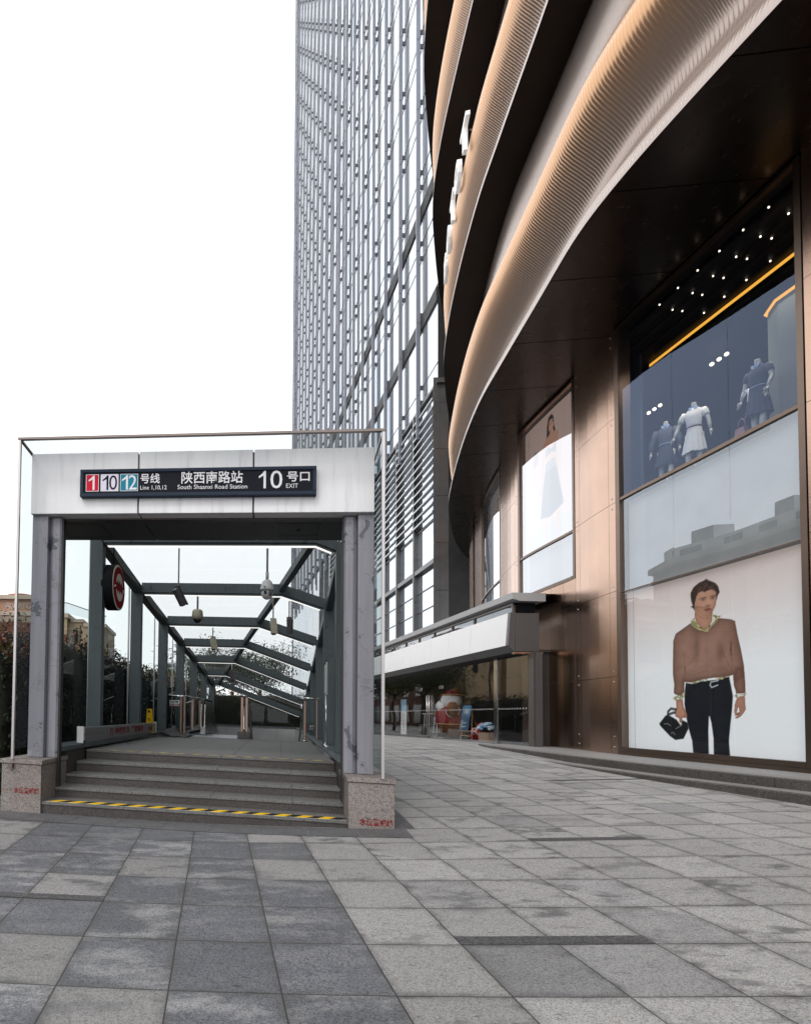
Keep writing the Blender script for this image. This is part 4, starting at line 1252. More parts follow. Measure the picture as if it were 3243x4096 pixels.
# raised letters standing proud of the second band
lt = thing('letter_sign', (8.6, 18.5, 20.4), 'row of white raised capital letters standing on the painted warm glow stripe of the second band', 'letter sign')
M['letter_white'] = simple('letter_enamel_added_glow', (0.85, 0.85, 0.84), 0.3, 0, 0.03, 3)
_nt = M['letter_white'].node_tree; _b = [n for n in _nt.nodes if n.type == 'BSDF_PRINCIPLED'][0]; _b.inputs['Emission Color'].default_value = (1, 0.99, 0.97, 1); _b.inputs['Emission Strength'].default_value = 0.28  # emission added so the letters look brighter, no lamp inside them
word = "BOTOT"
seg_y = [25.5, 24.1, 22.7, 21.3, 19.9, 18.5]
def edge_at(y):
    i = int(np.argmin(np.abs(ey_a - y) + (ex_a > 20) * 100)); return Vector((ex_a[i], ey_a[i], 0)), Vector((nxo[i], nyo[i], 0)), Vector((-tx[i], -ty[i], 0))
for i, ch in enumerate(word):
    ya, yb = seg_y[i], seg_y[i + 1]
    pa, na, _ = edge_at((ya + yb) / 2)
    rt = Vector((na.y, -na.x, 0)) * 1.0
    if rt.y > 0: rt = -rt
    wd = (ya - yb) * 0.74
    b = MB()
    org = pa + na * 0.10 - rt * (wd / 2) + Vector((0, 0, 20.75))
    b.text(ch, lambda a, c, d: tuple(org + rt * a + Vector((0, 0, c)) + na * d), 1.5, 0.14, 'LEFT', 0.015, wd, 0, 0, 0.95)
    b.build('letter', M['letter_white'], lt)
b = MB()
for i in range(len(word)):
    ya, yb = seg_y[i], seg_y[i + 1]
    pa, na, _ = edge_at((ya + yb) / 2)
    for dz in (20.85, 21.5):
        b.beam(tuple(pa + Vector((0, 0, dz)) - na * 0.4), tuple(pa + na * 0.01 + Vector((0, 0, dz))), 0.04, 0.04)
b.build('letter_bracket', M['bronze_dark'], lt)
# ------------------------------------------------------------------ cafe front under the grey canopy
cafe = thing('cafe_pavilion', (10.1, 22.0, 0.6), 'low glass walled cafe under a long silver panelled canopy', 'shop front')
def SX(y): return 10.12 + 0.013 * (y - 17.92)
def sfp(y, off, z): return (SX(y) - off, y, z)
M['silver_panel'] = simple('silver_panel', (0.80, 0.80, 0.81), 0.38, 0.0, 0.03, 0.8)
M['grey_panel2'] = simple('grey_metal_panel', (0.12, 0.12, 0.125), 0.42, 0.5, 0.06, 3)
M['cap_metal'] = simple('cap_metal', (0.46, 0.465, 0.475), 0.38, 0.2, 0.05, 0.8)
M['cafe_glass'] = glass('cafe_glass', (0.94, 0.96, 0.96), 0.03, 0.85, (1, 1, 1), 0.0, 0.03)
M['brown_frame2'] = simple('taupe_frame', (0.13, 0.115, 0.105), 0.4, 0.5, 0.08, 4)
YE = 44.0
yb = [17.92, 20.55, 22.42, 24.2, 25.95, 27.7, 29.5, 31.25, 33.0, 34.8, 36.6, 38.4, 40.2, 42.0, YE]
for i, (a, c) in enumerate(zip(yb, yb[1:])):
    b = MB(); prof = [(0.575, 4.735), (0.655, 3.72), (0.62, 3.70), (0.53, 4.735)]
    b.prism(prof, lambda o_, z, d: sfp(d, o_, z), a + (0.012 if i else 0.14), c - 0.012)
    b.build('canopy_panel', M['silver_panel'], cafe)
    b = MB(); prof = [(0.652, 3.712), (0.44, 3.515), (0.40, 3.53), (0.61, 3.71)]
    b.prism(prof, lambda o_, z, d: sfp(d, o_, z), a + (0.012 if i else 0.14), c - 0.012)
    b.build('canopy_underside', M['grey_panel2'], cafe)
# the cranked end piece and its side panel
b = MB(); prof = [(0.578, 4.738), (0.658, 3.718), (0.44, 3.51), (0.43, 4.738)]
b.prism(prof, lambda o_, z, d: sfp(d, o_, z), 17.90, 18.055); b.build('canopy_end', M['grey_panel2'], cafe, 0.004)
b = MB(); b.box(SX(17.9) - 0.425, SX(17.9) + 0.31, 17.905, 17.95, 3.53, 4.72); b.build('canopy_side_panel', M['grey_panel2'], cafe, 0.004)
b = MB(); b.box(SX(17.9) - 0.43, SX(17.9) + 0.42, 17.91, 18.1, 3.46, 3.51); b.build('canopy_trim', M['bronze'], cafe)
# roof slab with bevelled edge
b = MB(); prof = [(0.62, 5.315), (0.60, 5.13), (0.40, 5.06), (-0.4, 5.05), (-0.4, 5.30)]
cs = [17.70] + [20.9, 23.0, 25.0, 27.0, 29.0, 31.0, 33.0, 35.0, 38.0, 41.0, YE]
for a, c in zip(cs, cs[1:]): b.prism(prof, lambda o_, z, d: sfp(d, o_, z), a + 0.005, c - 0.005)
b.build('canopy_roof', M['cap_metal'], cafe)
b = MB()
ycs = np.linspace(17.75, YE, 30)
for a, c in zip(ycs, ycs[1:]):
    wa = max(WX(min(a, 36.8)), SX(a) + 0.41) + 0.02; wc = max(WX(min(c, 36.8)), SX(c) + 0.41) + 0.02
    b.quad((SX(a) + 0.39, a, 5.295), (SX(c) + 0.39, c, 5.295), (wc, c, 5.295), (wa, a, 5.295))
b.build('canopy_deck', M['grey_panel2'], cafe)
# clerestory
b = MB(); prof = [(0.46, 5.045), (0.46, 4.98), (0.36, 4.98), (0.36, 5.045)]
b.prism(prof, lambda o_, z, d: sfp(d, o_, z), 18.0, YE)
for y in [18.03] + [v_ + 0.1 for v_ in yb[1:-1]]: b.box(SX(y) - 0.455, SX(y) - 0.38, y - 0.035, y + 0.035, 4.66, 4.98)
b.build('clerestory_frame', M['brown_frame2'], cafe)
for a, c in zip(yb, yb[1:]):
    b = MB(); b.quad(sfp(a + 0.15, 0.41, 4.66), sfp(c + 0.06, 0.41, 4.66), sfp(c + 0.06, 0.41, 4.98), sfp(a + 0.15, 0.41, 4.98)); b.build('clerestory_pane', M['dark_shop_glass'], cafe)
b = MB(); b.box(9.70, 10.36, 18.0, 18.03, 4.725, 5.05); b.build('clerestory_end', M['black_paint'], cafe)
# ceiling lining over the glass, floor, back of the shop
M['cafe_dark'] = simple('dark_cafe_wall', (0.035, 0.028, 0.024), 0.7, 0, 0.3, 0.8)
M['cafe_floor'] = simple('cafe_floor_tile', (0.20, 0.20, 0.205), 0.3, 0, 0.08, 2)
b = MB(); prof = [(0.43, 3.52), (-6.5, 3.52), (-6.5, 3.60), (0.43, 3.60)]
b.prism(prof, lambda o_, z, d: sfp(d, o_, z), 17.93, YE); b.build('cafe_ceiling', M['cafe_dark'], cafe)
b = MB(); b.quad((SX(17.9) + 0.02, 17.95, 0.575), (17.0, 17.95, 0.575), (17.2, YE, 0.43), (SX(YE) + 0.02, YE, 0.43)); b.build('cafe_floor', M['cafe_floor'], cafe)
b = MB(); b.quad((16.2, 18, 0.4), (16.2, YE, 0.4), (16.2, YE, 3.55), (16.2, 18, 3.55)); b.quad((10.3, YE - 0.1, 0.3), (16.3, YE - 0.1, 0.3), (16.3, YE - 0.1, 3.55), (10.3, YE - 0.1, 3.55)); b.quad((10.5, 18.0, 0.4), (16.3, 18.0, 0.4), (16.3, 18.0, 3.55), (10.5, 18.0, 3.55)); b.build('cafe_wall', M['cafe_dark'], cafe)
# glazing
gy = [18.46, 19.87]
pan = [(17.98, 18.46, 'dark_shop_glass'), (18.47, 19.86, 'dark_shop_glass'), (20.12, 21.55, 'cafe_glass'), (21.56, 24.68, 'cafe_glass'), (24.70, 27.08, 'cafe_glass'), (27.10, 30.20, 'cafe_glass'), (30.22, 33.2, 'cafe_glass'), (33.22, 37.0, 'cafe_glass'), (37.02, YE, 'cafe_glass')]
def zb(y): return 0.615 - 0.0105 * max(0, y - 18)
for a, c, m_ in pan:
    b = MB(); b.quad(sfp(a, 0, zb(a)), sfp(c, 0, zb(c)), sfp(c, 0, 3.50), sfp(a, 0, 3.50)); b.build('shop_pane', M[m_], cafe)
b = MB(); b.box(SX(20) - 0.02, SX(20) + 0.12, 19.88, 20.11, 0.56, 3.51); b.build('steel_post', M['chrome'], cafe)
b = MB(); b.box(SX(17.6) - 0.03, SX(17.6) + 0.22, 17.62, 17.90, ZM, 3.49); b.build('end_post', M['brown_frame2'], cafe)
b = MB(); b.box(SX(17.6) + 0.0, SX(17.6) + 0.2, 17.55, 17.60, ZM, 3.46); b.build('drain_pipe', M['grey_panel2'], cafe)
b = MB()
for a, c in ((20.12, 26.0), (26.01, 32), (32.01, YE)): b.prism([(0.06, -0.3), (-0.05, -0.3), (-0.05, 0.03 + (0.06 if a > 24 else 0)), (0.06, 0.03 + (0.06 if a > 24 else 0))], lambda o_, z, d: sfp(d, o_, zb(d) + z - 0.02), a, c)
b.build('glass_plinth', M['grey_panel2'], cafe)
# dot manifestation on the panes
b = MB()
for y in np.arange(18.1, 36, 0.165):
    if 19.8 < y < 20.15: continue
    P_ = [sfp(y + 0.022 * math.cos(t), 0.004, 1.78 - 0.004 * (y - 18) + 0.03 * math.sin(t)) for t in np.linspace(0, 2 * PI, 9)[:-1]]
    b.add(P_, [tuple(range(8))])
b.build('dot_strip', M['white_print'], cafe)
# doors: patch fittings and pull handles
for y in (27.1, 24.69):
    b = MB(); b.box(SX(y) - 0.03, SX(y) + 0.03, y - 0.16, y + 0.16, 2.66, 2.80); b.build('patch_fitting', M['chrome'], cafe)
    b = MB(); b.box(SX(y) - 0.03, SX(y) + 0.03, y - 0.16, y + 0.16, 0.555, 0.63); b.build('patch_fitting', M['chrome'], cafe)
for y in (25.80, 26.05):
    b = MB(); b.tube([(SX(y) - 0.09, y, 0.95), (SX(y) - 0.09, y, 2.42)], 0.022, 8)
    for z_ in (1.15, 2.2): b.tube([(SX(y) - 0.09, y, z_), (SX(y), y, z_)], 0.012, 6)
    b.build('door_handle', M['chrome'], cafe)
b = MB(); b.tube([(SX(25.9) + 0.08, 25.92, 0.95), (SX(25.9) + 0.08, 25.92, 2.42)], 0.02, 8); b.build('door_handle', M['copper_post'], cafe)

# ------------------------------------------------------------------ office tower
TW = thing('office_tower', (17.0, 48.0, 0.5), 'tall white glazed office tower with vertical grey fins', 'office tower')
TD = Vector((0.043, 1, 0)).normalized(); TN = Vector((-TD.y, TD.x, 0))    # outwards = towards the street
T0 = Vector((16.3, 39.95, 0))
def tp(s_, off, z): p = T0 + TD * s_ + TN * off; return (p.x, p.y, z)
MOD = 4.50
M['tower_glass'] = None
def tower_glass():
    m, nt, out = mat('tower_glazing')
    b = N(nt, 'ShaderNodeBsdfPrincipled')
    b.inputs['Base Color'].default_value = (0.50, 0.55, 0.62, 1)
    b.inputs['Metallic'].default_value = 0.85
    tc = N(nt, 'ShaderNodeTexCoord')
    mp = N(nt, 'ShaderNodeMapping'); mp.inputs['Scale'].default_value = (1.0, 0.45, 0.18)
    L(nt, tc.outputs['Object'], mp.inputs[0])
    v = N(nt, 'ShaderNodeTexVoronoi', i_Scale=0.5); L(nt, mp.outputs[0], v.inputs['Vector'])
    sc = N(nt, 'ShaderNodeSeparateColor'); L(nt, v.outputs['Color'], sc.inputs[0])
    r1 = ramp(nt, sc.outputs[0], [(0.0, (0.40, 0.46, 0.54)), (0.45, (0.52, 0.565, 0.62)), (0.75, (0.58, 0.61, 0.65)), (1.0, (0.34, 0.42, 0.50))])
    L(nt, r1.outputs[0], b.inputs['Base Color'])
    b.inputs['Roughness'].default_value = 0.06
    L(nt, b.outputs[0], out.inputs[0])
    return m
M['tower_glass'] = tower_glass()
M['fin_reflection'] = simple('painted_fin_reflection', (0.17, 0.225, 0.29), 0.12, 0.8, 0.2, 0.15)
M['fin_grey'] = simple('grey_fin', (0.25, 0.265, 0.315), 0.45, 0.2, 0.07, 0.6)
M['fin_blue'] = simple('blue_grey_fin', (0.16, 0.20, 0.25), 0.4, 0.2, 0.08, 0.6)
M['bracket'] = simple('dark_bracket', (0.07, 0.07, 0.075), 0.5, 0, 0.1, 3)
M['joint'] = simple('glazing_joint', (0.10, 0.11, 0.125), 0.5, 0, 0.1, 3)
M['louvre_grey'] = simple('louvre_metal', (0.135, 0.135, 0.14), 0.42, 0.4, 0.08, 2)
M['louvre_light'] = brushed('louvre_blade', (0.42, 0.43, 0.445), 0.4, (1, 1, 1), 0.05)
M['louvre_dark'] = simple('louvre_shadow_board', (0.02, 0.022, 0.024), 0.6, 0, 0.2, 2)
M['pod_glass'] = glass('podium_glass', (0.10, 0.13, 0.14), 0.35, 0.8, (0.85, 0.92, 1.0))
M['recess_glass'] = glass('recess_glass', (0.2, 0.22, 0.22), 0.0, 0.15, (0.6, 0.6, 0.55))
ZP = 24.9; TOPZ = 168.0; SL = 88.0
FLR = 5.6
b = MB(); b.quad(tp(-0.05, 0, ZP), tp(SL, 0, ZP), tp(SL, 0, TOPZ), tp(-0.05, 0, TOPZ)); b.build('curtain_wall', M['tower_glass'], TW)
b = MB(); b.add([tp(SL, 0, 0), tp(SL, -25, 0), tp(-0.03, -25, 0), tp(-0.03, -0.02, 0), tp(SL, 0, TOPZ), tp(SL, -25, TOPZ), tp(-0.03, -25, TOPZ), tp(-0.03, -0.02, TOPZ)], [(0, 1, 5, 4), (1, 2, 6, 5), (2, 3, 7, 6), (4, 5, 6, 7)]); b.build('tower_core', M['louvre_dark'], TW)
# joints: floor lines and mullions as fine bars
b = MB()
z = ZP
while z < TOPZ:
    for dz in (0.0, 1.35): b.prism([(0.03, -0.02), (0.03, 0.02), (-0.02, 0.02), (-0.02, -0.02)], lambda o_, zz, d: tp(d, o_, z + dz + zz), -0.04, SL)
    z += FLR
b.build('floor_joint', M['joint'], TW)
b = MB()
s_ = 0.8
while s_ < SL:
    for ds in (1.55, 2.2, 3.05): b.prism([(0.02, -0.018), (0.02, 0.018), (-0.02, 0.018), (-0.02, -0.018)], lambda o_, ss, d: tp(s_ + ds + ss, o_, d), ZP, TOPZ)
    s_ += MOD
b.build('mullion', M['joint'], TW)
# dark grille bands on two plant levels
for zb_, h_ in ((30.65, 1.05), (39.3, 1.15)):
    b = MB()
    b.prism([(0.06, 0), (0.06, h_), (-0.02, h_), (-0.02, 0)], lambda o_, zz, d: tp(d, o_, zb_ + zz), -0.04, SL - 0.5); gb = b.build('plant_grille', M['louvre_dark'], TW)
    b = MB()
    for q in range(8): b.prism([(0.11, 0), (0.11, 0.05), (0.062, 0.05), (0.062, 0)], lambda o_, zz, d: tp(d, o_, zb_ + 0.04 + q * h_ / 8 + zz), -0.04, SL - 0.5)
    b.build('grille_blade', M['louvre_grey'], gb)
# fins: an outer blade held off an inner rib by pairs of brackets, one module apart
nf = 20
for k_ in range(0, nf):
    s0 = 3.25 + MOD * k_ if k_ < nf - 1 else SL - 1.0
    lowz = ZP - 2.6
    b = MB(); b.quad(tp(s0 + 0.30, 0.006, ZP), tp(s0 + 0.85, 0.006, ZP), tp(s0 + 0.85, 0.006, TOPZ), tp(s0 + 0.30, 0.006, TOPZ)); b.build('fin_reflection_strip', M['fin_reflection'], TW)  # blue strip paints the fin's reflection onto the glazing
    b = MB()
    jz = [lowz] + [ZP + 0.75 + FLR * q for q in range(int((TOPZ - ZP) / FLR) + 1)]
    def fbox(bb, s_a, s_b, o_a, o_b, za, zb_): bb.add([tp(s_a, o_a, za), tp(s_b, o_a, za), tp(s_b, o_b, za), tp(s_a, o_b, za), tp(s_a, o_a, zb_), tp(s_b, o_a, zb_), tp(s_b, o_b, zb_), tp(s_a, o_b, zb_)], [(0, 3, 2, 1), (4, 5, 6, 7), (0, 1, 5, 4), (1, 2, 6, 5), (2, 3, 7, 6), (3, 0, 4, 7)])
    for a, c in zip(jz, jz[1:] + [TOPZ]): fbox(b, s0 - 0.07, s0 + 0.07, 0.15, 0.43, a + 0.02, c - 0.02)
    fin = b.build('fin', M['fin_grey'], TW)
    b = MB()
    z = ZP + 0.05
    while z < TOPZ - 2:
        for dz in (0.0, 1.15):
            if k_ < 6 and z < 69: bb_ = MB(); fbox(bb_, s0 - 0.05, s0 + 0.05, 0.002, 0.149, z + dz, z + dz + 0.33); bb_.build('fin_bracket', M['bracket'], fin)
            else: fbox(b, s0 - 0.05, s0 + 0.05, 0.002, 0.149, z + dz, z + dz + 0.33)
        z += FLR
    tag(b.build('upper_brackets', M['bracket'], fin), kind='stuff')
# podium: posts, louvres, windows
b = MB(); b.quad(tp(0, -0.12, 0), tp(SL, -0.12, 0), tp(SL, -0.12, ZP), tp(0, -0.12, ZP)); b.build('podium_glazing', M['tower_glass'], TW)
b = MB(); b.quad(tp(0.2, -1.6, 0), tp(SL, -1.6, 0), tp(SL, -1.6, ZP), tp(0.2, -1.6, ZP)); b.build('podium_room', M['cafe_dark'], TW)
b = MB(); b.prism([(0.12, ZP - 0.02), (0.12, ZP - 0.22), (-0.46, ZP - 0.22), (-0.46, ZP - 0.02)], lambda o_, z, d: tp(d, o_, z), -0.3, SL); b.build('podium_cornice', M['louvre_grey'], TW)
def post(s0, wd, z1=ZP - 0.24):
    b = MB()
    zz = 0.3
    while zz < z1:
        z2 = min(zz + 3.3, z1)
        b.add([tp(s0, -0.43, zz), tp(s0 + wd, -0.43, zz), tp(s0 + wd, 0.22, zz), tp(s0, 0.22, zz), tp(s0, -0.43, z2 - 0.03), tp(s0 + wd, -0.43, z2 - 0.03), tp(s0 + wd, 0.22, z2 - 0.03), tp(s0, 0.22, z2 - 0.03)], [(0, 3, 2, 1), (4, 5, 6, 7), (0, 1, 5, 4), (1, 2, 6, 5), (2, 3, 7, 6), (3, 0, 4, 7)])
        zz = z2
    b.build('podium_post', M['louvre_grey'], TW)
post(-0.02, 0.25, ZP + 0.3)
for k_ in range(1, 12): post(-0.02 + MOD * k_, 0.25)
for k_ in range(0, 9):
    a, c = 0.24 + MOD * k_, MOD * (k_ + 1) - 0.03
    b = MB()
    z = 15.75
    while z < ZP - 0.5:
        b.prism([(0.10, 0.0), (0.30, -0.02), (0.30, 0.09), (0.10, 0.11)], lambda o_, zz, d: tp(d, o_, z + zz), a + 0.02, c)
        z += 0.62
    b.build('louvre', M['louvre_light'], TW)
    b = MB()
    for st in (0.35, c - a - 0.35): b.prism([(0.09, -0.05), (0.09, 0.05), (-0.11, 0.05), (-0.11, -0.05)], lambda o_, ss, d: tp(a + st + ss, o_, d), 15.6, ZP - 0.3)
    b.build('louvre_support', M['bracket'], TW)
    for z_, t_ in ((15.4, 0.12), (12.2, 0.32), (10.75, 0.06), (9.3, 0.06)):
        b = MB(); b.prism([(-0.06 + (0.24 if t_ > 0.3 else 0), 0), (-0.06 + (0.24 if t_ > 0.3 else 0), t_), (-0.115, t_), (-0.115, 0)], lambda o_, zz, d: tp(d, o_, z_ + zz), a + 0.001, c + 0.02)
        b.build('window_transom', M['louvre_grey'], TW)
# tower end wall and the dark recess between tower and mall
b = MB()
zz = 0.3
while zz < ZP + 0.2:
    z2 = min(zz + 3.3, ZP + 0.28)
    for (a, c) in ((0.315, -0.12), (-0.13, -0.72)):
        p = [T0 - TD * 0.05 + TN * a, T0 - TD * 0.05 + TN * c]
        b.add([(p[0].x, p[0].y, zz), (p[1].x, p[1].y, zz), (p[1].x, p[1].y, z2 - 0.03), (p[0].x, p[0].y, z2 - 0.03)], [(0, 1, 2, 3)])
    zz = z2
b.build('end_cladding', M['louvre_grey'], TW)
b = MB(); b.box(17.0, 24.0, 43.4, 43.5, 0.3, ZP + 40); b.build('recess_wall', M['black_paint'], TW)
b = MB()
for x0 in (17.4, 18.75, 20.1):
    for z0 in (5.4, 9.6, 12.4, 15.2): b.quad((x0, 43.3, z0), (x0 + 1.25, 43.3, z0), (x0 + 1.25, 43.3, z0 + 2.6), (x0, 43.3, z0 + 2.6))
b.build('recess_pane', M['recess_glass'], TW)
# ------------------------------------------------------------------ the other side of the street
M['peach_wall'] = simple('peach_render', (0.58, 0.36, 0.25), 0.8, 0, 0.10, 0.5, 0.1, 8)
M['cream_trim'] = simple('cream_trim', (0.66, 0.56, 0.46), 0.75, 0, 0.06, 0.7)
M['brick_wall'] = None
def brick(name, c1, c2, mortar, scale=4.0):
    m, nt, out = mat(name)
    b = N(nt, 'ShaderNodeBsdfPrincipled')
    tc = N(nt, 'ShaderNodeTexCoord')
    sx = N(nt, 'ShaderNodeSeparateXYZ'); L(nt, tc.outputs['Object'], sx.inputs[0])
    ad = N(nt, 'ShaderNodeMath', operation='ADD'); L(nt, sx.outputs[0], ad.inputs[0]); L(nt, sx.outputs[1], ad.inputs[1])
    cb = N(nt, 'ShaderNodeCombineXYZ'); L(nt, ad.outputs[0], cb.inputs[0]); L(nt, sx.outputs[2], cb.inputs[1])
    br = N(nt, 'ShaderNodeTexBrick', i_Scale=scale)
    br.inputs['Color1'].default_value = c4(c1); br.inputs['Color2'].default_value = c4(c2); br.inputs['Mortar'].default_value = c4(mortar)
    L(nt, cb.outputs[0], br.inputs['Vector'])
    L(nt, br.outputs['Color'], b.inputs['Base Color'])
    b.inputs['Roughness'].default_value = 0.85
    L(nt, b.outputs[0], out.inputs[0])
    return m
M['brick_wall'] = brick('red_brick', (0.24, 0.105, 0.07), (0.19, 0.085, 0.06), (0.10, 0.06, 0.05), 3.2)
M['dark_board'] = simple('dark_shop_board', (0.018, 0.017, 0.02), 0.5, 0, 0.2, 1)
M['dark_pane'] = simple('dark_window_pane', (0.03, 0.035, 0.04), 0.15, 0, 0.3, 0.6)
M['pale_roof'] = simple('pale_roof_box', (0.72, 0.72, 0.70), 0.7, 0, 0.1, 1)
M['grey_box'] = simple('grey_roof_unit', (0.35, 0.36, 0.37), 0.6, 0, 0.1, 1)
M['coral_print'] = simple('coral_print', (0.62, 0.22, 0.14), 0.6, 0, 0.05, 4)

def bx(b, x0, x1, y0, y1, z0, z1): b.box(x0, x1, y0, y1, z0, z1)
# auditorium: its end wall faces up the street
au = thing('auditorium', (-18.0, 50, 0.5), 'peach art deco auditorium block with raised lettering and a dark shop board', 'building')
b = MB(); bx(b, -20.0, -13.2, 50, 53.5, 0, 11.1); b.build('wall', M['peach_wall'], au)
b = MB(); bx(b, -20.0, -13.0, 49.75, 53.7, 11.1, 11.45); b.build('cornice', M['cream_trim'], au)
b = MB(); bx(b, -20.0, -13.1, 49.85, 49.995, 9.68, 10.05); b.build('string_course', M['cream_trim'], au)
b = MB()
for q in range(74): bx(b, -19.9 + q * 0.09, -19.85 + q * 0.09, 49.9, 49.985, 9.12, 9.66)
b.build('fluted_frieze', M['cream_trim'], au)
b = MB(); bx(b, -17.28, -13.6, 49.93, 49.99, 8.2, 9.06); b.build('brick_infill', M['brick_wall'], au)
b = MB(); bx(b, -17.3, -13.5, 49.88, 49.99, 6.2, 8.15); bd = b.build('shop_board', M['dark_board'], au)
b = MB()
for t0, t1, r_ in ((PI * 1.05, PI * 1.95, 0.42), (PI * 1.1, PI * 1.7, 0.33)):
    P_ = [(-16.85 + r_ * math.cos(t), 49.85, 7.55 + r_ * math.sin(t)) for t in np.linspace(t0, t1, 14)]
    b.tube(P_, [0.02 + 0.05 * math.sin(PI * i / 13) for i in range(14)], 6)
b.ball((-16.85, 49.85, 7.62), 0.17, 12, 8)
b.build('emblem', M['coral_print'], bd)
b = MB(); b.text('AUDITORIUM', lambda a, c, d: (a, 49.99 - d, c), 0.7, 0.06, 'LEFT', -0.01, 3.6, 10.27, -16.83, 0.52); b.build('lettering', M['pale_roof'], au)
for x_ in (-16.2, -13.9):
    b = MB(); b.tube([(x_ + 1.1 * math.cos(t), 52 + 1.1 * math.sin(t), 11.75) for t in np.linspace(0, 2 * PI, 24)], 0.07, 6, False); b.build('roof_ring', M['coral_print'], au)

# the long street block beside it, seen only in the reflections of the shop windows
ob = thing('street_block', (-22, 30, 0.5), 'long ornate peach street block with cornice and arched windows, mirrored in the poster glass', 'building')
b = MB(); bx(b, -36, -21.0, 2, 56.5, 0, 15.2); wl = b.build('wall', M['peach_wall'], ob)
b = MB(); bx(b, -36.2, -20.1, 1.6, 56.7, 15.2, 15.7); bx(b, -36, -20.6, 2, 56.5, 14.2, 14.6); bx(b, -36, -20.8, 2, 56.5, 9.3, 9.7); b.build('cornice', M['cream_trim'], ob)
b = MB(); bx(b, -35, -22.0, 3, 55, 15.71, 17.2); bx(b, -28, -24, 36, 40, 17.21, 19.4); bx(b, -27, -24.5, 28, 30, 17.21, 18.6); b.build('roof_storey', M['pale_roof'], ob)
for y_ in np.arange(5, 54, 3.1):
    b = MB(); bx(b, -22.0, -21.94, y_, y_ + 1.5, 16.0, 16.9); b.build('roof_window', M['dark_pane'], ob)
for y_ in (44.2, 51.0):
    b = MB(); bx(b, -23.6, -22.3, y_, y_ + 1.6, 17.21, 18.4); b.build('air_unit', M['grey_box'], ob)
for y_ in np.arange(5.0, 54, 5.4):
    b = MB(); bx(b, -20.98, -20.72, y_ - 2.35, y_ - 1.75, 5.2, 14.1)
    for z_ in np.arange(5.6, 13.8, 1.1): bx(b, -20.72, -20.66, y_ - 2.28, y_ - 1.82, z_, z_ + 0.8)
    b.build('pilaster', M['cream_trim'], ob)
    wn_ = MB(); P_ = [(y_ - 1.2, 10.2), (y_ + 1.9, 10.2)] + [(y_ + 0.35 + 1.55 * math.cos(t), 12.2 + 1.4 * math.sin(t)) for t in np.linspace(0, PI, 11)]
    wn_.prism(P_, lambda a, c, d: (d, a, c), -21.3, -20.94); f_ = wn_.build('window', M['dark_pane'], ob)
    b = MB(); bx(b, -21.2, -20.93, y_ - 1.2, y_ + 1.9, 5.8, 8.9); b.build('window', M['dark_pane'], ob)
for y_ in np.arange(3.0, 47, 7.3):
    b = MB(); bx(b, -20.98, -20.9, y_, y_ + 5.9, 0.5, 3.9); b.build('shop_window', M['dark_pane'], ob)
    b = MB(); bx(b, -20.98, -20.6, y_ - 0.1, y_ + 6.0, 4.0, 5.0); b.build('shop_board', M['dark_board'], ob)
    b = MB(); bx(b, -20.98, -20.88, y_ + 6.1, y_ + 7.1, 0.4, 5.1); b.build('brick_pier', M['brick_wall'], ob)

# apartment house further up on the left
M['apt_wall'] = simple('apartment_render', (0.55, 0.43, 0.28), 0.8, 0, 0.08, 0.4)
M['rail_glass'] = glass('balcony_glass', (0.75, 0.8, 0.82), 0.08, 1.0)
ap = thing('apartment_house', (-16.5, 76, 0.5), 'cream apartment house with a glazed roof terrace behind the hedge', 'building')
b = MB(); bx(b, -26, -17.3, 75, 85, 0, 13.6); bx(b, -17.29, -15.6, 76.2, 85, 0, 13.2); bx(b, -15.59, -12.6, 76.0, 85, 0, 12.6); b.build('wall', M['apt_wall'], ap)
b = MB(); bx(b, -26.2, -17.1, 74.8, 85, 13.6, 14.15); bx(b, -17.09, -15.4, 76.0, 85, 13.2, 13.6); bx(b, -15.39, -12.4, 75.8, 85, 12.6, 13.0); b.build('parapet', M['cream_trim'], ap)
b = MB(); b.quad((-26, 74.9, 14.15), (-17.3, 74.9, 14.15), (-17.3, 74.9, 15.5), (-26, 74.9, 15.5)); b.quad((-17.3, 74.9, 14.15), (-12.5, 76, 13.1), (-12.5, 76, 14.0), (-17.3, 74.9, 15.4)); b.build('terrace_glass', M['rail_glass'], ap)
b = MB(); b.tube([(-26, 74.9, 15.55), (-17.3, 74.9, 15.5), (-12.4, 76, 14.0)], 0.06, 6); b.build('terrace_rail', M['dark_board'], ap)
for (x_, z_) in ((-16.7, 10.6), (-14.2, 10.3), (-16.7, 7.4), (-14.2, 7.2)):
    b = MB(); bx(b, x_, x_ + 0.6, 75.9, 76.25, z_, z_ + 1.6); b.build('window', M['dark_pane'], ap)
b = MB(); b.tube([(-15.8, 76.1, 1), (-15.8, 76.1, 12.8)], 0.06, 6); b.build('drain_pipe', M['dark_board'], ap)
# hazy tower blocks beyond
dt = thing('distant_tower', (-9.4, 150, 0), 'pale grey distant office block between the far columns', 'building')
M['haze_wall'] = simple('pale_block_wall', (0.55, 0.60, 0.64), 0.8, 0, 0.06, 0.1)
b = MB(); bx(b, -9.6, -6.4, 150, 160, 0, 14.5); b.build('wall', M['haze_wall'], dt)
b = MB()
for z_ in np.arange(2, 14, 1.6): bx(b, -9.3, -6.7, 149.9, 149.99, z_, z_ + 0.8)
b.build('window_band', M['dark_pane'], dt)

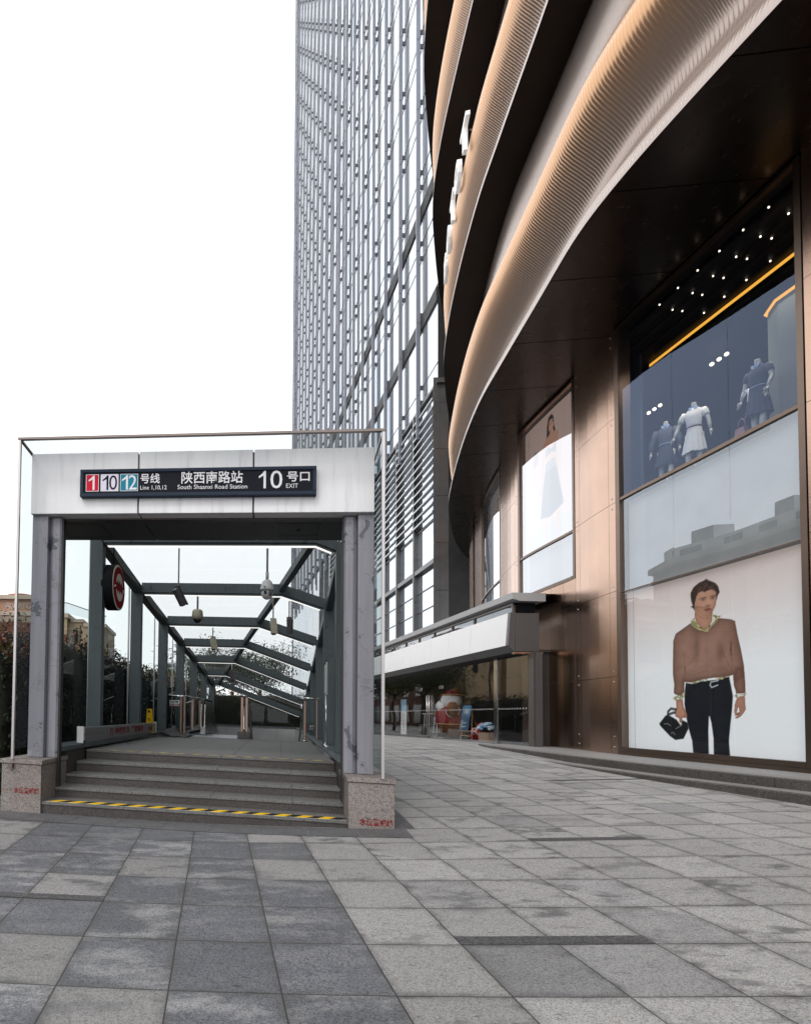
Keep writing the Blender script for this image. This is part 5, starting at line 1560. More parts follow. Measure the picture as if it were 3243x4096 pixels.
# ------------------------------------------------------------------ leaves
M['leaf'] = vcol('leaf', 0.42, spec=0.35, noise_amt=0.0)
M['bark'] = simple('bark', (0.10, 0.08, 0.06), 0.9, 0, 0.3, 6, 0.4, 30)
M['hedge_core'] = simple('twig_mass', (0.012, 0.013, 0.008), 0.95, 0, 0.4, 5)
def leaves(b, pts, size, cols, upright=0.35):
    n = len(pts)
    th = rng.random(n) * 2 * PI
    el = rng.normal(upright, 0.55, n)
    s_ = size * (0.6 + 0.8 * rng.random(n))
    for i in range(n):
        p = Vector(pts[i])
        d = Vector((math.cos(th[i]) * math.cos(el[i]), math.sin(th[i]) * math.cos(el[i]), math.sin(el[i])))
        sd_ = d.cross(Vector((0, 0, 1)))
        if sd_.length < 1e-3: sd_ = Vector((1, 0, 0))
        sd_.normalize(); up_ = sd_.cross(d)
        L_ = s_[i]; w_ = L_ * 0.2
        m0 = p + d * (L_ * 0.5)
        b.add([tuple(p), tuple(m0 + sd_ * w_ + up_ * (w_ * 0.35)), tuple(p + d * L_ - up_ * (w_ * 0.5)), tuple(m0 - sd_ * w_ + up_ * (w_ * 0.35))], [(0, 1, 2), (0, 2, 3)], False, None, cols[i])
def hedge(u0, u1, v0, v1, wtop, n, label, seedv, size=0.11):
    """one dense clipped shrub: twig mass, shell of leaves, red young growth along the top"""
    base = ent((u0 + u1) / 2, (v0 + v1) / 2, 0.2)
    t = thing('hedge_shrub', base, label, 'hedge', 'photinia hedge beside the entrance')
    b = MB(ent)
    def core(a, c):
        return None
    nu_, nv_ = 10, 8
    H_ = wtop - 0.35
    P_ = []; F_ = []
    for j in range(nv_ + 1):
        for i in range(nu_ * 4):
            s4 = i / nu_
            k = int(s4) % 4; f_ = s4 - int(s4)
            cu = [(u0, v0), (u1, v0), (u1, v1), (u0, v1)]
            a_, c_ = cu[k], cu[(k + 1) % 4]
            uu, vv = lerp(a_[0], c_[0], f_), lerp(a_[1], c_[1], f_)
            mu, mv = (u0 + u1) / 2, (v0 + v1) / 2
            nz = mnoise.noise(Vector((uu * 1.5 + seedv, vv * 1.5, j * 0.6))) * 0.14
            sh = 0.86 + nz - (0.12 if j == nv_ else 0)
            P_.append((mu + (uu - mu) * sh, mv + (vv - mv) * (0.97 + nz * 0.3), -0.1 + (H_ + 0.1) * j / nv_ + (mnoise.noise(Vector((uu * 2, vv * 2, seedv))) * 0.25 if j == nv_ else 0)))
    m_ = nu_ * 4
    for j in range(nv_):
        for i in range(m_): F_.append((j * m_ + i, j * m_ + (i + 1) % m_, (j + 1) * m_ + (i + 1) % m_, (j + 1) * m_ + i))
    F_.append(tuple(nv_ * m_ + i for i in range(m_)))
    b.add(P_, F_, True)
    b.build('twig_mass', M['hedge_core'], t)
    pts = []; cols = []
    for i in range(n):
        face = rng.random()
        top = face < 0.34
        if top:
            uu, vv = lerp(u0, u1, rng.random()), lerp(v0, v1, rng.random())
            ww = wtop - 0.28 + mnoise.noise(Vector((uu * 2.2, vv * 2.2, seedv))) * 0.28 + rng.normal(0, 0.10) + (0.30 * rng.random() if rng.random() < 0.13 else 0)
        else:
            side = rng.random()
            ww = 0.1 + (wtop - 0.25) * rng.random() ** 0.85
            if side < 0.42: uu, vv = u1, lerp(v0, v1, rng.random())
            elif side < 0.6: uu, vv = u0, lerp(v0, v1, rng.random())
            elif side < 0.9: uu, vv = lerp(u0, u1, rng.random()), v0
            else: uu, vv = lerp(u0, u1, rng.random()), v1
            bul = mnoise.noise(Vector((uu * 1.6 + seedv, vv * 1.6, ww * 1.3))) * 0.22
            mu, mv = (u0 + u1) / 2, (v0 + v1) / 2
            if side < 0.6: uu += (bul - 0.05) * (1 if uu > mu else -1)
            else: vv += (bul - 0.05) * (1 if vv > mv else -1)
            uu += rng.normal(0, 0.05); vv += rng.normal(0, 0.05)
        pts.append(ent(uu, vv, ww))
        hi = max(0.0, min(1.0, (ww - wtop + 0.75) / 0.75))
        r_ = rng.random()
        if r_ < 0.5 * hi * hi: c_ = (0.15 + 0.1 * rng.random(), 0.05, 0.018)
        elif r_ < 0.75 * hi: c_ = (0.13, 0.115, 0.03)
        else:
            g_ = 0.5 + 0.7 * rng.random(); c_ = (0.017 * g_, 0.031 * g_, 0.011 * g_)
        cols.append(c_)
    b = MB(); leaves(b, pts, size, cols, 0.4); b.build('foliage', M['leaf'], t)
hedge(-5.9, -4.35, 8.9, 11.6, 2.62, 5200, 'photinia hedge shrub with red tipped leaves left of the front column, nearest the street', 1.0)
hedge(-5.4, -3.95, 11.5, 15.2, 2.95, 5200, 'taller photinia hedge shrub behind the round metro logo sign', 5.0)
hedge(-5.4, -3.95, 15.1, 20.0, 2.85, 4200, 'photinia hedge shrub behind the yellow wet floor sign', 9.0, 0.12)
hedge(-5.4, -3.95, 20.0, 26.0, 2.75, 3600, 'photinia hedge shrub beyond the left handrail', 13.0, 0.13)
hedge(-5.4, -3.95, 26.0, 32.0, 2.5, 3000, 'farthest photinia hedge shrub on the left side of the entrance', 17.0, 0.14)
hedge(-4.4, 1.6, 31.6, 33.2, 2.7, 5200, 'dark hedge shrub across the far end of the entrance behind the escalator', 21.0, 0.13)
hedge(-7.5, -6.0, 7.0, 8.8, 2.2, 1500, 'low dark hedge shrub at the left edge of the street', 25.0)

def tree(x, y, h, crown_r, crown_z, n, cols_fn, label, size, group=None, bare=0.0, seedv=0.0):
    t = thing('street_tree', (x, y, gz(x, y)), label, 'tree', group)
    b = MB(); z0 = gz(x, y)
    trunk_top = crown_z - crown_r * 0.45
    path = [(x + 0.12 * math.sin(q * 1.7 + seedv), y + 0.1 * math.cos(q * 1.3 + seedv), lerp(z0 - 0.2, trunk_top, q / 5)) for q in range(6)]
    b.tube(path, [0.22 - 0.02 * q for q in range(6)], 9)
    tips = []
    for q in range(9):
        a = q * 2.4 + seedv; el = 0.4 + 0.5 * rng.random()
        st_ = Vector(path[-1]) - Vector((0, 0, rng.random() * 1.2))
        dv = Vector((math.cos(a) * math.cos(el), math.sin(a) * math.cos(el), math.sin(el)))
        L_ = crown_r * (0.8 + 0.5 * rng.random())
        pp = [tuple(st_ + dv * (L_ * k / 4) + Vector((rng.normal(0, .1), rng.normal(0, .1), rng.normal(0, .08)))) for k in range(5)]
        b.tube(pp, [0.10, 0.07, 0.05, 0.03, 0.015], 6)
        tips += pp[2:]
        for w_ in range(4):
            s2 = Vector(pp[2 + w_ % 3]); d2 = (dv + Vector((rng.normal(0, .6), rng.normal(0, .6), rng.normal(0.2, .5)))).normalized()
            p2 = [tuple(s2 + d2 * (crown_r * 0.14 * k)) for k in range(4)]
            b.tube(p2, [0.03, 0.02, 0.014, 0.006], 5); tips += p2[1:]
    b.build('trunk', M['bark'], t)
    pts = []; cols = []
    for i in range(n):
        c_ = Vector(tips[int(rng.random() * len(tips))])
        pts.append(tuple(c_ + Vector((rng.normal(0, .32), rng.normal(0, .32), rng.normal(0, .28))) * crown_r * 0.55)); cols.append(cols_fn())
    b = MB(); leaves(b, pts, size, cols, 0.0); b.build('crown', M['leaf'], t)
yel = lambda: (lambda g_: (0.22 * g_, 0.19 * g_, 0.05 * g_))(0.5 + 0.7 * rng.random())
grn = lambda: (lambda g_: (0.06 * g_, 0.085 * g_, 0.03 * g_))(0.5 + 0.8 * rng.random())
brn = lambda: (lambda g_: (0.14 * g_, 0.095 * g_, 0.035 * g_))(0.4 + 0.8 * rng.random())
tree(-4.6, 62, 7, 2.3, 5.2, 2600, yel, 'yellowing tree seen between the third and fourth left columns', 0.32, 'trees beyond the entrance', 0, 1.0)
tree(-1.6, 70, 7, 2.5, 5.2, 2600, yel, 'yellow green tree farther up the street beyond the left wall panes', 0.34, 'trees beyond the entrance', 0, 2.0)
tree(3.2, 58, 9, 3.0, 6.6, 3200, grn, 'green tree rising behind the far roof panes of the entrance', 0.32, 'trees beyond the entrance', 0, 3.0)
tree(1.2, 52, 8, 3.2, 5.6, 5200, grn, 'dense green tree close behind the far end of the entrance', 0.3, 'trees beyond the entrance', 0, 8.0)
tree(5.6, 54, 9, 3.4, 5.8, 5200, grn, 'broad green tree showing through the lowest sloping roof panes', 0.3, 'trees beyond the entrance', 0, 9.0)
tree(-15.0, 26, 9, 3.0, 6.2, 1300, brn, 'brown leaved plane tree on the far kerb, mirrored in the cafe glass', 0.26, 'plane trees along the street', 0.3, 4.0)
tree(-14.5, 17, 9, 3.0, 6.0, 1400, brn, 'second brown leaved plane tree on the far kerb, mirrored in the bronze wall', 0.26, 'plane trees along the street', 0.3, 5.0)
tree(-15.0, 36, 9, 3.2, 6.4, 1300, brn, 'third brown leaved plane tree on the far kerb beside the street block', 0.28, 'plane trees along the street', 0.3, 6.0)
# clipped evergreen along the far kerb (only its reflection reaches the picture)
hb = thing('brick_terrace', (-14.5, 110, 0), 'long red brick terrace far up the street behind the hedges', 'building')
b = MB(); bx(b, -26, -14.2, 88, 190, 0, 9.0); b.build('wall', M['brick_wall'], hb)
b = MB(); bx(b, -26, -14.0, 87.8, 190.2, 9.0, 9.5); b.build('cornice', M['cream_trim'], hb)
for y_ in np.arange(91, 186, 6.0):
    b = MB(); bx(b, -14.3, -14.1, y_, y_ + 2.6, 4.8, 7.6); b.build('window', M['dark_pane'], hb)
    b = MB(); bx(b, -14.3, -14.1, y_ - 0.6, y_ + 3.4, 0.4, 3.4); b.build('shop_window', M['dark_pane'], hb)
MAN =  {'hair': [(1.917, 4.221), (1.988, 4.322), (2.128, 4.392), (2.246, 4.408), (2.313, 4.435), (2.361, 4.395), (2.521, 4.303), (2.591, 4.219), (2.627, 4.087), (2.579, 4.028), (2.554, 3.944), (2.539, 4.009), (2.536, 4.106), (2.486, 4.158), (2.422, 4.186), (2.308, 4.175), (2.258, 4.157), (2.208, 4.196), (2.106, 4.174), (2.062, 4.105), (2.025, 3.968), (2.013, 3.812), (1.98, 3.868), (1.911, 3.924), (1.972, 3.935), (1.93, 4.029), (1.915, 4.134)], 'ear': [(1.968, 4.008), (2.008, 3.986), (2.018, 3.89), (1.98, 3.904), (1.943, 3.976)], 'face': [(2.073, 4.203), (2.091, 4.285), (2.26, 4.291), (2.424, 4.255), (2.547, 4.145), (2.551, 3.965), (2.524, 3.832), (2.465, 3.739), (2.387, 3.659), (2.289, 3.643), (2.19, 3.681), (2.081, 3.785), (2.021, 3.882), (2.031, 3.996), (2.06, 4.105)], 'neck': [(2.022, 3.911), (2.011, 3.682), (2.059, 3.531), (2.176, 3.414), (2.292, 3.376), (2.345, 3.417), (2.433, 3.529), (2.449, 3.749), (2.382, 3.816), (2.284, 3.834), (2.152, 3.887)], 'collarL': [(2.002, 3.67), (1.913, 3.612), (1.924, 3.516), (2.074, 3.411), (2.241, 3.345), (2.31, 3.321), (2.324, 3.364), (2.201, 3.417), (2.084, 3.499), (2.029, 3.579)], 'collarR': [(2.436, 3.668), (2.555, 3.617), (2.664, 3.601), (2.57, 3.56), (2.54, 3.485), (2.415, 3.432), (2.327, 3.333), (2.305, 3.37), (2.359, 3.45), (2.473, 3.509), (2.47, 3.59)], 'torso': [(1.913, 3.568), (1.687, 3.47), (1.511, 3.391), (1.442, 3.235), (1.424, 2.772), (1.419, 2.51), (1.452, 2.276), (1.435, 2.083), (1.48, 2.052), (1.586, 2.019), (1.715, 2.088), (1.723, 2.314), (1.897, 2.294), (2.087, 2.323), (2.304, 2.357), (2.545, 2.359), (2.807, 2.372), (2.89, 2.391), (2.907, 2.177), (2.946, 2.07), (2.951, 2.015), (3.153, 2.021), (3.145, 2.322), (3.126, 2.583), (3.071, 2.876), (3.002, 3.187), (2.956, 3.446), (2.875, 3.492), (2.57, 3.569), (2.545, 3.495), (2.423, 3.43), (2.315, 3.316), (2.074, 3.411), (1.92, 3.521)], 'armgapL': [(1.715, 3.011), (1.75, 2.948), (1.744, 2.671), (1.771, 2.639), (1.734, 2.321), (1.716, 2.322), (1.718, 2.702)], 'armgapR': [(2.853, 3.127), (2.888, 3.03), (2.882, 2.737), (2.897, 2.39), (2.875, 2.418), (2.845, 2.741), (2.815, 2.904)], 'cuffL': [(1.399, 1.957), (1.46, 2.0), (1.715, 2.085), (1.722, 2.0), (1.658, 1.946), (1.473, 1.921)], 'cuffR': [(2.915, 1.976), (2.936, 1.998), (3.153, 2.01), (3.172, 2.016), (3.135, 1.97), (2.961, 1.935)], 'hemL': [(1.888, 2.291), (2.087, 2.327), (2.304, 2.357), (2.274, 2.305), (2.12, 2.311), (1.986, 2.261)], 'hemR': [(2.501, 2.354), (2.807, 2.372), (2.638, 2.319), (2.56, 2.319)], 'handL': [(1.492, 1.925), (1.667, 1.943), (1.691, 1.774), (1.769, 1.621), (1.776, 1.534), (1.722, 1.541), (1.654, 1.533), (1.637, 1.43), (1.579, 1.426), (1.57, 1.525), (1.481, 1.558), (1.446, 1.65), (1.5, 1.769)], 'handR': [(2.976, 1.937), (3.135, 1.979), (3.143, 1.804), (3.153, 1.713), (3.099, 1.635), (3.041, 1.57), (2.953, 1.528), (2.915, 1.55), (2.969, 1.589), (2.919, 1.596), (2.918, 1.622), (3.014, 1.662), (3.01, 1.74), (2.987, 1.753), (2.955, 1.635), (2.911, 1.622), (2.903, 1.662), (2.914, 1.794), (2.946, 1.886)], 'trous': [(1.755, 2.298), (1.913, 2.265), (2.154, 2.309), (2.544, 2.32), (2.807, 2.367), (2.834, 2.234), (2.883, 1.98), (2.863, 1.741), (2.817, 1.409), (2.785, 1.156), (2.777, 1.062), (2.799, 0.758), (2.418, 0.75), (2.417, 1.127), (2.375, 1.428), (2.337, 1.566), (2.321, 1.566), (2.302, 1.261), (2.305, 0.755), (1.919, 0.749), (1.893, 1.047), (1.81, 1.303), (1.758, 1.534), (1.71, 1.84), (1.725, 2.117)], 'bag': [(1.009, 1.397), (1.2, 1.59), (1.316, 1.583), (1.503, 1.495), (1.611, 1.368), (1.649, 1.489), (1.792, 1.433), (1.81, 1.303), (1.678, 1.078), (1.457, 1.041), (1.307, 1.125), (1.038, 1.344)], 'mouth': [(2.23, 3.79), (2.333, 3.804), (2.382, 3.805), (2.418, 3.788), (2.381, 3.758), (2.316, 3.758), (2.25, 3.776)], 'browL': [(2.112, 4.037), (2.189, 4.062), (2.305, 4.056), (2.311, 4.032), (2.205, 4.036)], 'browR': [(2.374, 4.039), (2.436, 4.055), (2.529, 4.047), (2.539, 4.025), (2.443, 4.028)], 'eyeL': [(2.163, 4.02), (2.23, 4.035), (2.296, 4.007), (2.254, 3.988), (2.191, 3.996)], 'eyeR': [(2.399, 4.009), (2.451, 4.021), (2.518, 3.996), (2.475, 3.98), (2.418, 3.988)], 'noseS': [(2.277, 3.864), (2.335, 3.888), (2.392, 3.871), (2.403, 3.848), (2.334, 3.846)], 'noseB': [(2.337, 3.993), (2.37, 3.987), (2.384, 3.886), (2.335, 3.881), (2.316, 3.913)], 'jaw': [(2.021, 3.882), (2.082, 3.792), (2.19, 3.688), (2.289, 3.643), (2.182, 3.739), (2.1, 3.868), (2.068, 3.988)], 'cheek': [(2.415, 3.811), (2.48, 3.854), (2.525, 3.873), (2.478, 3.757), (2.396, 3.674), (2.347, 3.683)], 'neckS': [(2.02, 3.825), (2.148, 3.702), (2.28, 3.641), (2.379, 3.656), (2.427, 3.613), (2.344, 3.543), (2.18, 3.598), (2.062, 3.688)], 'foldA': [(1.78, 2.653), (2.064, 2.901), (2.202, 3.042), (2.098, 2.869), (1.887, 2.688)], 'foldB': [(2.605, 3.009), (2.725, 2.806), (2.826, 2.582), (2.868, 2.419), (2.781, 2.586), (2.648, 2.827)], 'foldC': [(1.739, 2.408), (2.224, 2.491), (2.84, 2.514), (2.854, 2.473), (2.256, 2.418), (1.756, 2.349)], 'sleeveS': [(2.897, 2.39), (2.93, 2.56), (3.133, 2.557), (3.142, 2.322), (2.923, 2.203)], 'sleeveL2': [(1.428, 2.505), (1.726, 2.482), (1.726, 2.467), (1.428, 2.493)]}
MANS =  {'handle1': ([(1.258, 1.583), (1.27, 1.673), (1.357, 1.74), (1.479, 1.717)], 0.03), 'handle2': ([(1.282, 1.605), (1.374, 1.635), (1.453, 1.653)], 0.03), 'buckle': ([(2.552, 2.297), (2.384, 2.278), (2.359, 2.217), (2.395, 2.163), (2.542, 2.206)], 0.012), 'shine1': ([(1.158, 1.392), (1.255, 1.401), (1.331, 1.358)], 0.01), 'shine2': ([(1.347, 1.193), (1.404, 1.21), (1.45, 1.16)], 0.01), 'fold1': ([(1.48, 1.294), (1.573, 1.341), (1.647, 1.386)], 0.01), 'finger1': ([(1.697, 1.606), (1.723, 1.548)], 0.008), 'finger2': ([(2.918, 1.596), (3.013, 1.629)], 0.01)}
WOM =  {'hair': [(1.482, 10.46), (1.516, 10.837), (1.604, 11.095), (1.8, 11.113), (1.908, 10.998), (1.936, 10.716), (2.02, 10.483), (1.912, 10.507), (1.859, 10.636), (1.737, 10.607), (1.635, 10.492)], 'face': [(1.63, 10.901), (1.714, 10.963), (1.852, 10.937), (1.915, 10.727), (1.836, 10.588), (1.709, 10.555), (1.615, 10.667)], 'skin': [(1.596, 10.541), (1.736, 10.563), (1.901, 10.512), (2.009, 10.488), (2.168, 10.43), (2.193, 10.324), (2.098, 9.99), (2.137, 9.739), (2.163, 9.349), (2.146, 8.948), (2.03, 9.011), (2.057, 9.365), (1.986, 9.689), (1.888, 9.615), (1.442, 9.661), (1.402, 10.073), (1.298, 9.693), (1.214, 9.117), (1.185, 8.67), (1.103, 8.7), (1.156, 9.14), (1.2, 9.766), (1.266, 10.318), (1.395, 10.41)], 'top': [(1.416, 9.848), (1.437, 10.102), (1.59, 10.137), (1.811, 10.0), (2.015, 10.159), (2.037, 9.828), (1.891, 9.844), (1.783, 9.924)], 'waist': [(1.43, 9.666), (1.986, 9.66), (2.046, 9.37), (1.381, 9.414)], 'skirt': [(1.381, 9.414), (2.046, 9.37), (2.198, 8.869), (2.43, 8.089), (2.393, 8.04), (1.642, 7.867), (1.087, 7.979), (1.259, 8.947)], 'legs1': [(1.303, 7.943), (1.485, 7.903), (1.478, 7.389), (1.549, 7.218), (1.434, 7.118), (1.381, 7.389)], 'legs2': [(2.025, 7.947), (2.263, 8.007), (2.218, 7.447), (2.304, 7.247), (2.226, 7.237), (2.006, 7.414), (2.063, 7.614)], 'shadow': [(0.583, 10.318), (0.74, 10.405), (0.982, 10.31), (1.05, 10.047), (0.915, 9.796), (0.576, 9.751)], 'blob': [(1.524, 11.424), (1.915, 11.499), (1.831, 11.336), (1.607, 11.319)], 'floor': [(-0.368, 7.569), (2.96, 7.756), (2.974, 7.13), (-0.355, 6.908)], 'lips': [(1.682, 10.634), (1.748, 10.626), (1.737, 10.578)]}
# ------------------------------------------------------------------ posters (flat prints hung behind the panes)
class Paint:
    """a printed sheet: colours laid on a fine grid of points in sheet metres"""
    def __init__(self, w, z0, z1, step, bg):
        self.nx = int(w / step) + 1; self.nz = int((z1 - z0) / step) + 1
        self.w, self.z0, self.z1 = w, z0, z1
        self.s = np.linspace(0, w, self.nx)[None, :].repeat(self.nz, 0)
        self.t = np.linspace(z0, z1, self.nz)[:, None].repeat(self.nx, 1)
        self.c = np.ones((self.nz, self.nx, 3)) * np.array(bg)
        self.step = step
    def dist(self, P_):
        P_ = np.array(P_); Q_ = np.roll(P_, -1, 0)
        x, y = self.s, self.t
        ins = np.zeros(x.shape, bool); d2 = np.full(x.shape, 1e9)
        for (x0, y0), (x1, y1) in zip(P_, Q_):
            cond = ((y0 > y) != (y1 > y))
            with np.errstate(divide='ignore', invalid='ignore'):
                xi = (x1 - x0) * (y - y0) / ((y1 - y0) if y1 != y0 else 1e-12) + x0
            ins ^= cond & (x < xi)
            dx, dy = x1 - x0, y1 - y0; l2 = dx * dx + dy * dy + 1e-12
            u = np.clip(((x - x0) * dx + (y - y0) * dy) / l2, 0, 1)
            d2 = np.minimum(d2, (x - x0 - u * dx) ** 2 + (y - y0 - u * dy) ** 2)
        d = np.sqrt(d2)
        return np.where(ins, d, -d)
    def mix(self, a, col):
        a = a[..., None]; self.c = self.c * (1 - a) + np.array(col) * a
    def poly(self, P_, col, soft=0.012, alpha=1.0, mod=None):
        d = self.dist(P_)
        a = (np.clip(d / soft, 0, 1) if soft > 0.028 else np.clip(d / soft * 0.5 + 0.5, 0, 1)) * alpha
        if mod is not None: a = a * mod
        self.mix(a, col)
    def stroke(self, P_, w, col, alpha=1.0):
        d = np.full(self.s.shape, 1e9)
        for (x0, y0), (x1, y1) in zip(P_, P_[1:]):
            dx, dy = x1 - x0, y1 - y0; l2 = dx * dx + dy * dy + 1e-12
            u = np.clip(((self.s - x0) * dx + (self.t - y0) * dy) / l2, 0, 1)
            d = np.minimum(d, np.hypot(self.s - x0 - u * dx, self.t - y0 - u * dy))
        self.mix(np.clip((w - d) / (self.step) + 0.5, 0, 1) * alpha, col)
    def blob(self, x, y, rx, ry, col, alpha=1.0):
        q = ((self.s - x) / rx) ** 2 + ((self.t - y) / ry) ** 2
        self.mix(np.exp(-q * 1.5) * alpha, col)
    def noise(self, f, seed=0.0):
        r_ = np.random.default_rng(int(seed * 97) + 3)
        gx, gz_ = int(self.w * f) + 3, int((self.z1 - self.z0) * f) + 3
        g_ = r_.random((gz_, gx))
        X_ = self.s * f; Z_ = (self.t - self.z0) * f
        i = np.floor(X_).astype(int); j = np.floor(Z_).astype(int); u = X_ - i; v = Z_ - j
        u = u * u * (3 - 2 * u); v = v * v * (3 - 2 * v)
        return (g_[j, i] * (1 - u) + g_[j, i + 1] * u) * (1 - v) + (g_[j + 1, i] * (1 - u) + g_[j + 1, i + 1] * u) * v
    def build(self, name, fn, m, label, cat):
        b = MB()
        P_ = [fn(self.s[j, i], self.t[j, i]) for j in range(self.nz) for i in range(self.nx)]
        b.v = P_; b.cols = [tuple(c) for c in np.clip(self.c, 0, 1).reshape(-1, 3)]
        n_ = self.nx
        b.f = [(j * n_ + i, j * n_ + i + 1, (j + 1) * n_ + i + 1, (j + 1) * n_ + i) for j in range(self.nz - 1) for i in range(n_ - 1)]
        b.sm = [False] * len(b.f); b.mi = [0] * len(b.f)
        o = b.build(name, m); tag(o, label, cat); return o
M['print'] = vcol('poster_print', 0.65, spec=0.15, noise_amt=0.03)
def added_glow(es):
    m = vcol('added_glow_print', 0.65, spec=0.15, noise_amt=0.02); nt = m.node_tree
    b = [n for n in nt.nodes if n.type == 'BSDF_PRINCIPLED'][0]; a = [n for n in nt.nodes if n.type == 'ATTRIBUTE'][0]
    L(nt, a.outputs['Color'], b.inputs['Emission Color']); b.inputs['Emission Strength'].default_value = es  # glow added to brighten the print, no lamp stands behind it
    return m
M['added_glow'] = added_glow(0.34); M['strong_added_glow'] = added_glow(1.6)
yA, yB = 14.35, 9.93
def on1(s_, z): y = yA - s_ / 4.42 * (yA - yB); x_, y_ = WP(y, -0.148); return (x_, y_, z)
pm = Paint(4.42, 0.79, 4.60, 0.0095, (0.74, 0.735, 0.745))
# printed backdrop: studio wall, rosy at the top fading to white floor
hgt = np.clip((pm.t - 2.6) / 2.0, 0, 1); pm.mix(hgt * 0.9, (0.55, 0.43, 0.39))
skin = (0.40, 0.205, 0.135); skin_d = (0.20, 0.085, 0.052); skin_l = (0.52, 0.30, 0.21)
kn = (0.235, 0.125, 0.09)
def mg(k): return MAN[k]
wv = pm.noise(26, 1); wv2 = pm.noise(7, 2); wv3 = pm.noise(60, 3)
pm.poly(mg('trous'), (0.008, 0.008, 0.012)); pm.poly(mg('trous'), (0.012, 0.012, 0.015), 0.10, 0.8, wv2)
pm.poly(mg('neck'), skin); pm.poly(mg('neckS'), skin_d, 0.08, 0.85)
pm.poly(mg('torso'), kn)
pm.poly(mg('torso'), (0.31, 0.175, 0.13), 0.30, 0.9, wv2)
pm.poly(mg('torso'), (0.14, 0.066, 0.046), 0.02, 0.45, np.clip(np.sin(pm.t * 150 + wv * 5) * 0.5 + 0.5, 0, 1) * wv3)
for k_, a_, c_ in (('foldA', 0.6, (0.10, 0.046, 0.03)), ('foldB', 0.6, (0.09, 0.042, 0.028)), ('foldC', 0.5, (0.27, 0.16, 0.12)), ('armgapL', 0.95, (0.03, 0.012, 0.008)), ('armgapR', 0.9, (0.04, 0.016, 0.01)), ('sleeveS', 0.5, (0.10, 0.045, 0.03)), ('sleeveL2', 0.8, (0.07, 0.03, 0.02))): pm.poly(mg(k_), c_, 0.035, a_)
for k_ in ('collarL', 'collarR', 'cuffL', 'cuffR', 'hemL', 'hemR'):
    pm.poly(mg(k_), (0.30, 0.24, 0.06)); pm.poly(mg(k_), (0.62, 0.62, 0.52), 0.01, 0.9, (pm.noise(17, 4) > 0.55) * 1.0); pm.poly(mg(k_), (0.10, 0.20, 0.17), 0.01, 0.8, (pm.noise(21, 5) > 0.72) * 1.0); pm.poly(mg(k_), (0.06, 0.045, 0.015), 0.01, 0.7, (pm.noise(25, 6) > 0.74) * 1.0)
pm.poly(mg('ear'), (0.33, 0.15, 0.095))
pm.poly(mg('face'), skin, 0.015); pm.poly(mg('face'), skin_l, 0.10, 0.35, wv2)
pm.poly(mg('jaw'), skin_d, 0.09, 0.75); pm.poly(mg('cheek'), skin_d, 0.10, 0.6)
def c_of(k): a_ = np.array(mg(k)); return a_.mean(0)
for k_ in ('eyeL', 'eyeR'):
    c_ = c_of(k_); pm.blob(c_[0], c_[1], 0.062, 0.032, skin_d, 0.9)
pm.poly(mg('browL'), (0.055, 0.025, 0.016), 0.014, 0.95); pm.poly(mg('browR'), (0.055, 0.025, 0.016), 0.014, 0.95)
for k_ in ('eyeL', 'eyeR'):
    pm.poly(mg(k_), (0.20, 0.14, 0.12), 0.012); c_ = c_of(k_); pm.blob(c_[0], c_[1] + 0.002, 0.020, 0.018, (0.015, 0.012, 0.012), 1.0)
pm.poly(mg('noseB'), skin_l, 0.05, 0.6); pm.poly(mg('noseS'), (0.12, 0.04, 0.025), 0.02, 0.8)
pm.poly(mg('mouth'), (0.20, 0.045, 0.04), 0.014); c_ = c_of('mouth'); pm.blob(c_[0], c_[1], 0.075, 0.008, (0.06, 0.012, 0.012), 1.0); pm.blob(c_[0], c_[1] - 0.055, 0.05, 0.018, skin_d, 0.7); pm.blob(c_[0], c_[1] + 0.05, 0.07, 0.02, (0.16, 0.07, 0.045), 0.5)
pm.poly(mg('hair'), (0.018, 0.011, 0.009), 0.012); pm.poly(mg('hair'), (0.075, 0.042, 0.032), 0.02, 0.8, np.clip(pm.noise(30, 7) * 1.6 - 0.7, 0, 1))
pm.poly(mg('handL'), (0.38, 0.175, 0.115)); pm.poly(mg('handR'), (0.42, 0.21, 0.145)); pm.poly(mg('handL'), skin_l, 0.08, 0.5, wv2); pm.poly(mg('handR'), skin_d, 0.05, 0.35, wv2)
def edge_shade(k_, col, rad, alpha, gx=0.0):
    d_ = pm.dist(mg(k_)); a_ = np.where(d_ > 0, np.exp(-np.maximum(d_, 0) / rad), 0.0) * alpha
    if gx: a_ = a_ * np.clip(0.5 + gx * (pm.s - c_of(k_)[0]), 0.15, 1)
    pm.mix(a_, col)
edge_shade('torso', (0.07, 0.03, 0.02), 0.10, 0.75)
for (x_, y_, rx, ry, c_, al) in ((2.35, 3.15, 0.30, 0.30, (0.30, 0.17, 0.125), 0.5), (2.05, 3.05, 0.10, 0.35, (0.08, 0.036, 0.024), 0.5), (2.62, 2.85, 0.10, 0.3, (0.08, 0.036, 0.024), 0.5), (2.3, 2.45, 0.35, 0.10, (0.26, 0.15, 0.115), 0.5)): pm.mix(np.exp(-1.5 * (((pm.s - x_) / rx) ** 2 + ((pm.t - y_) / ry) ** 2)) * al * np.clip(pm.dist(mg('torso')) / 0.02, 0, 1), c_)
edge_shade('face', (0.13, 0.05, 0.03), 0.05, 0.6, 1.2); edge_shade('neck', (0.14, 0.055, 0.035), 0.05, 0.6)
edge_shade('handL', (0.12, 0.045, 0.028), 0.035, 0.6); edge_shade('handR', (0.12, 0.045, 0.028), 0.035, 0.6)
pm.poly(mg('bag'), (0.010, 0.010, 0.011))
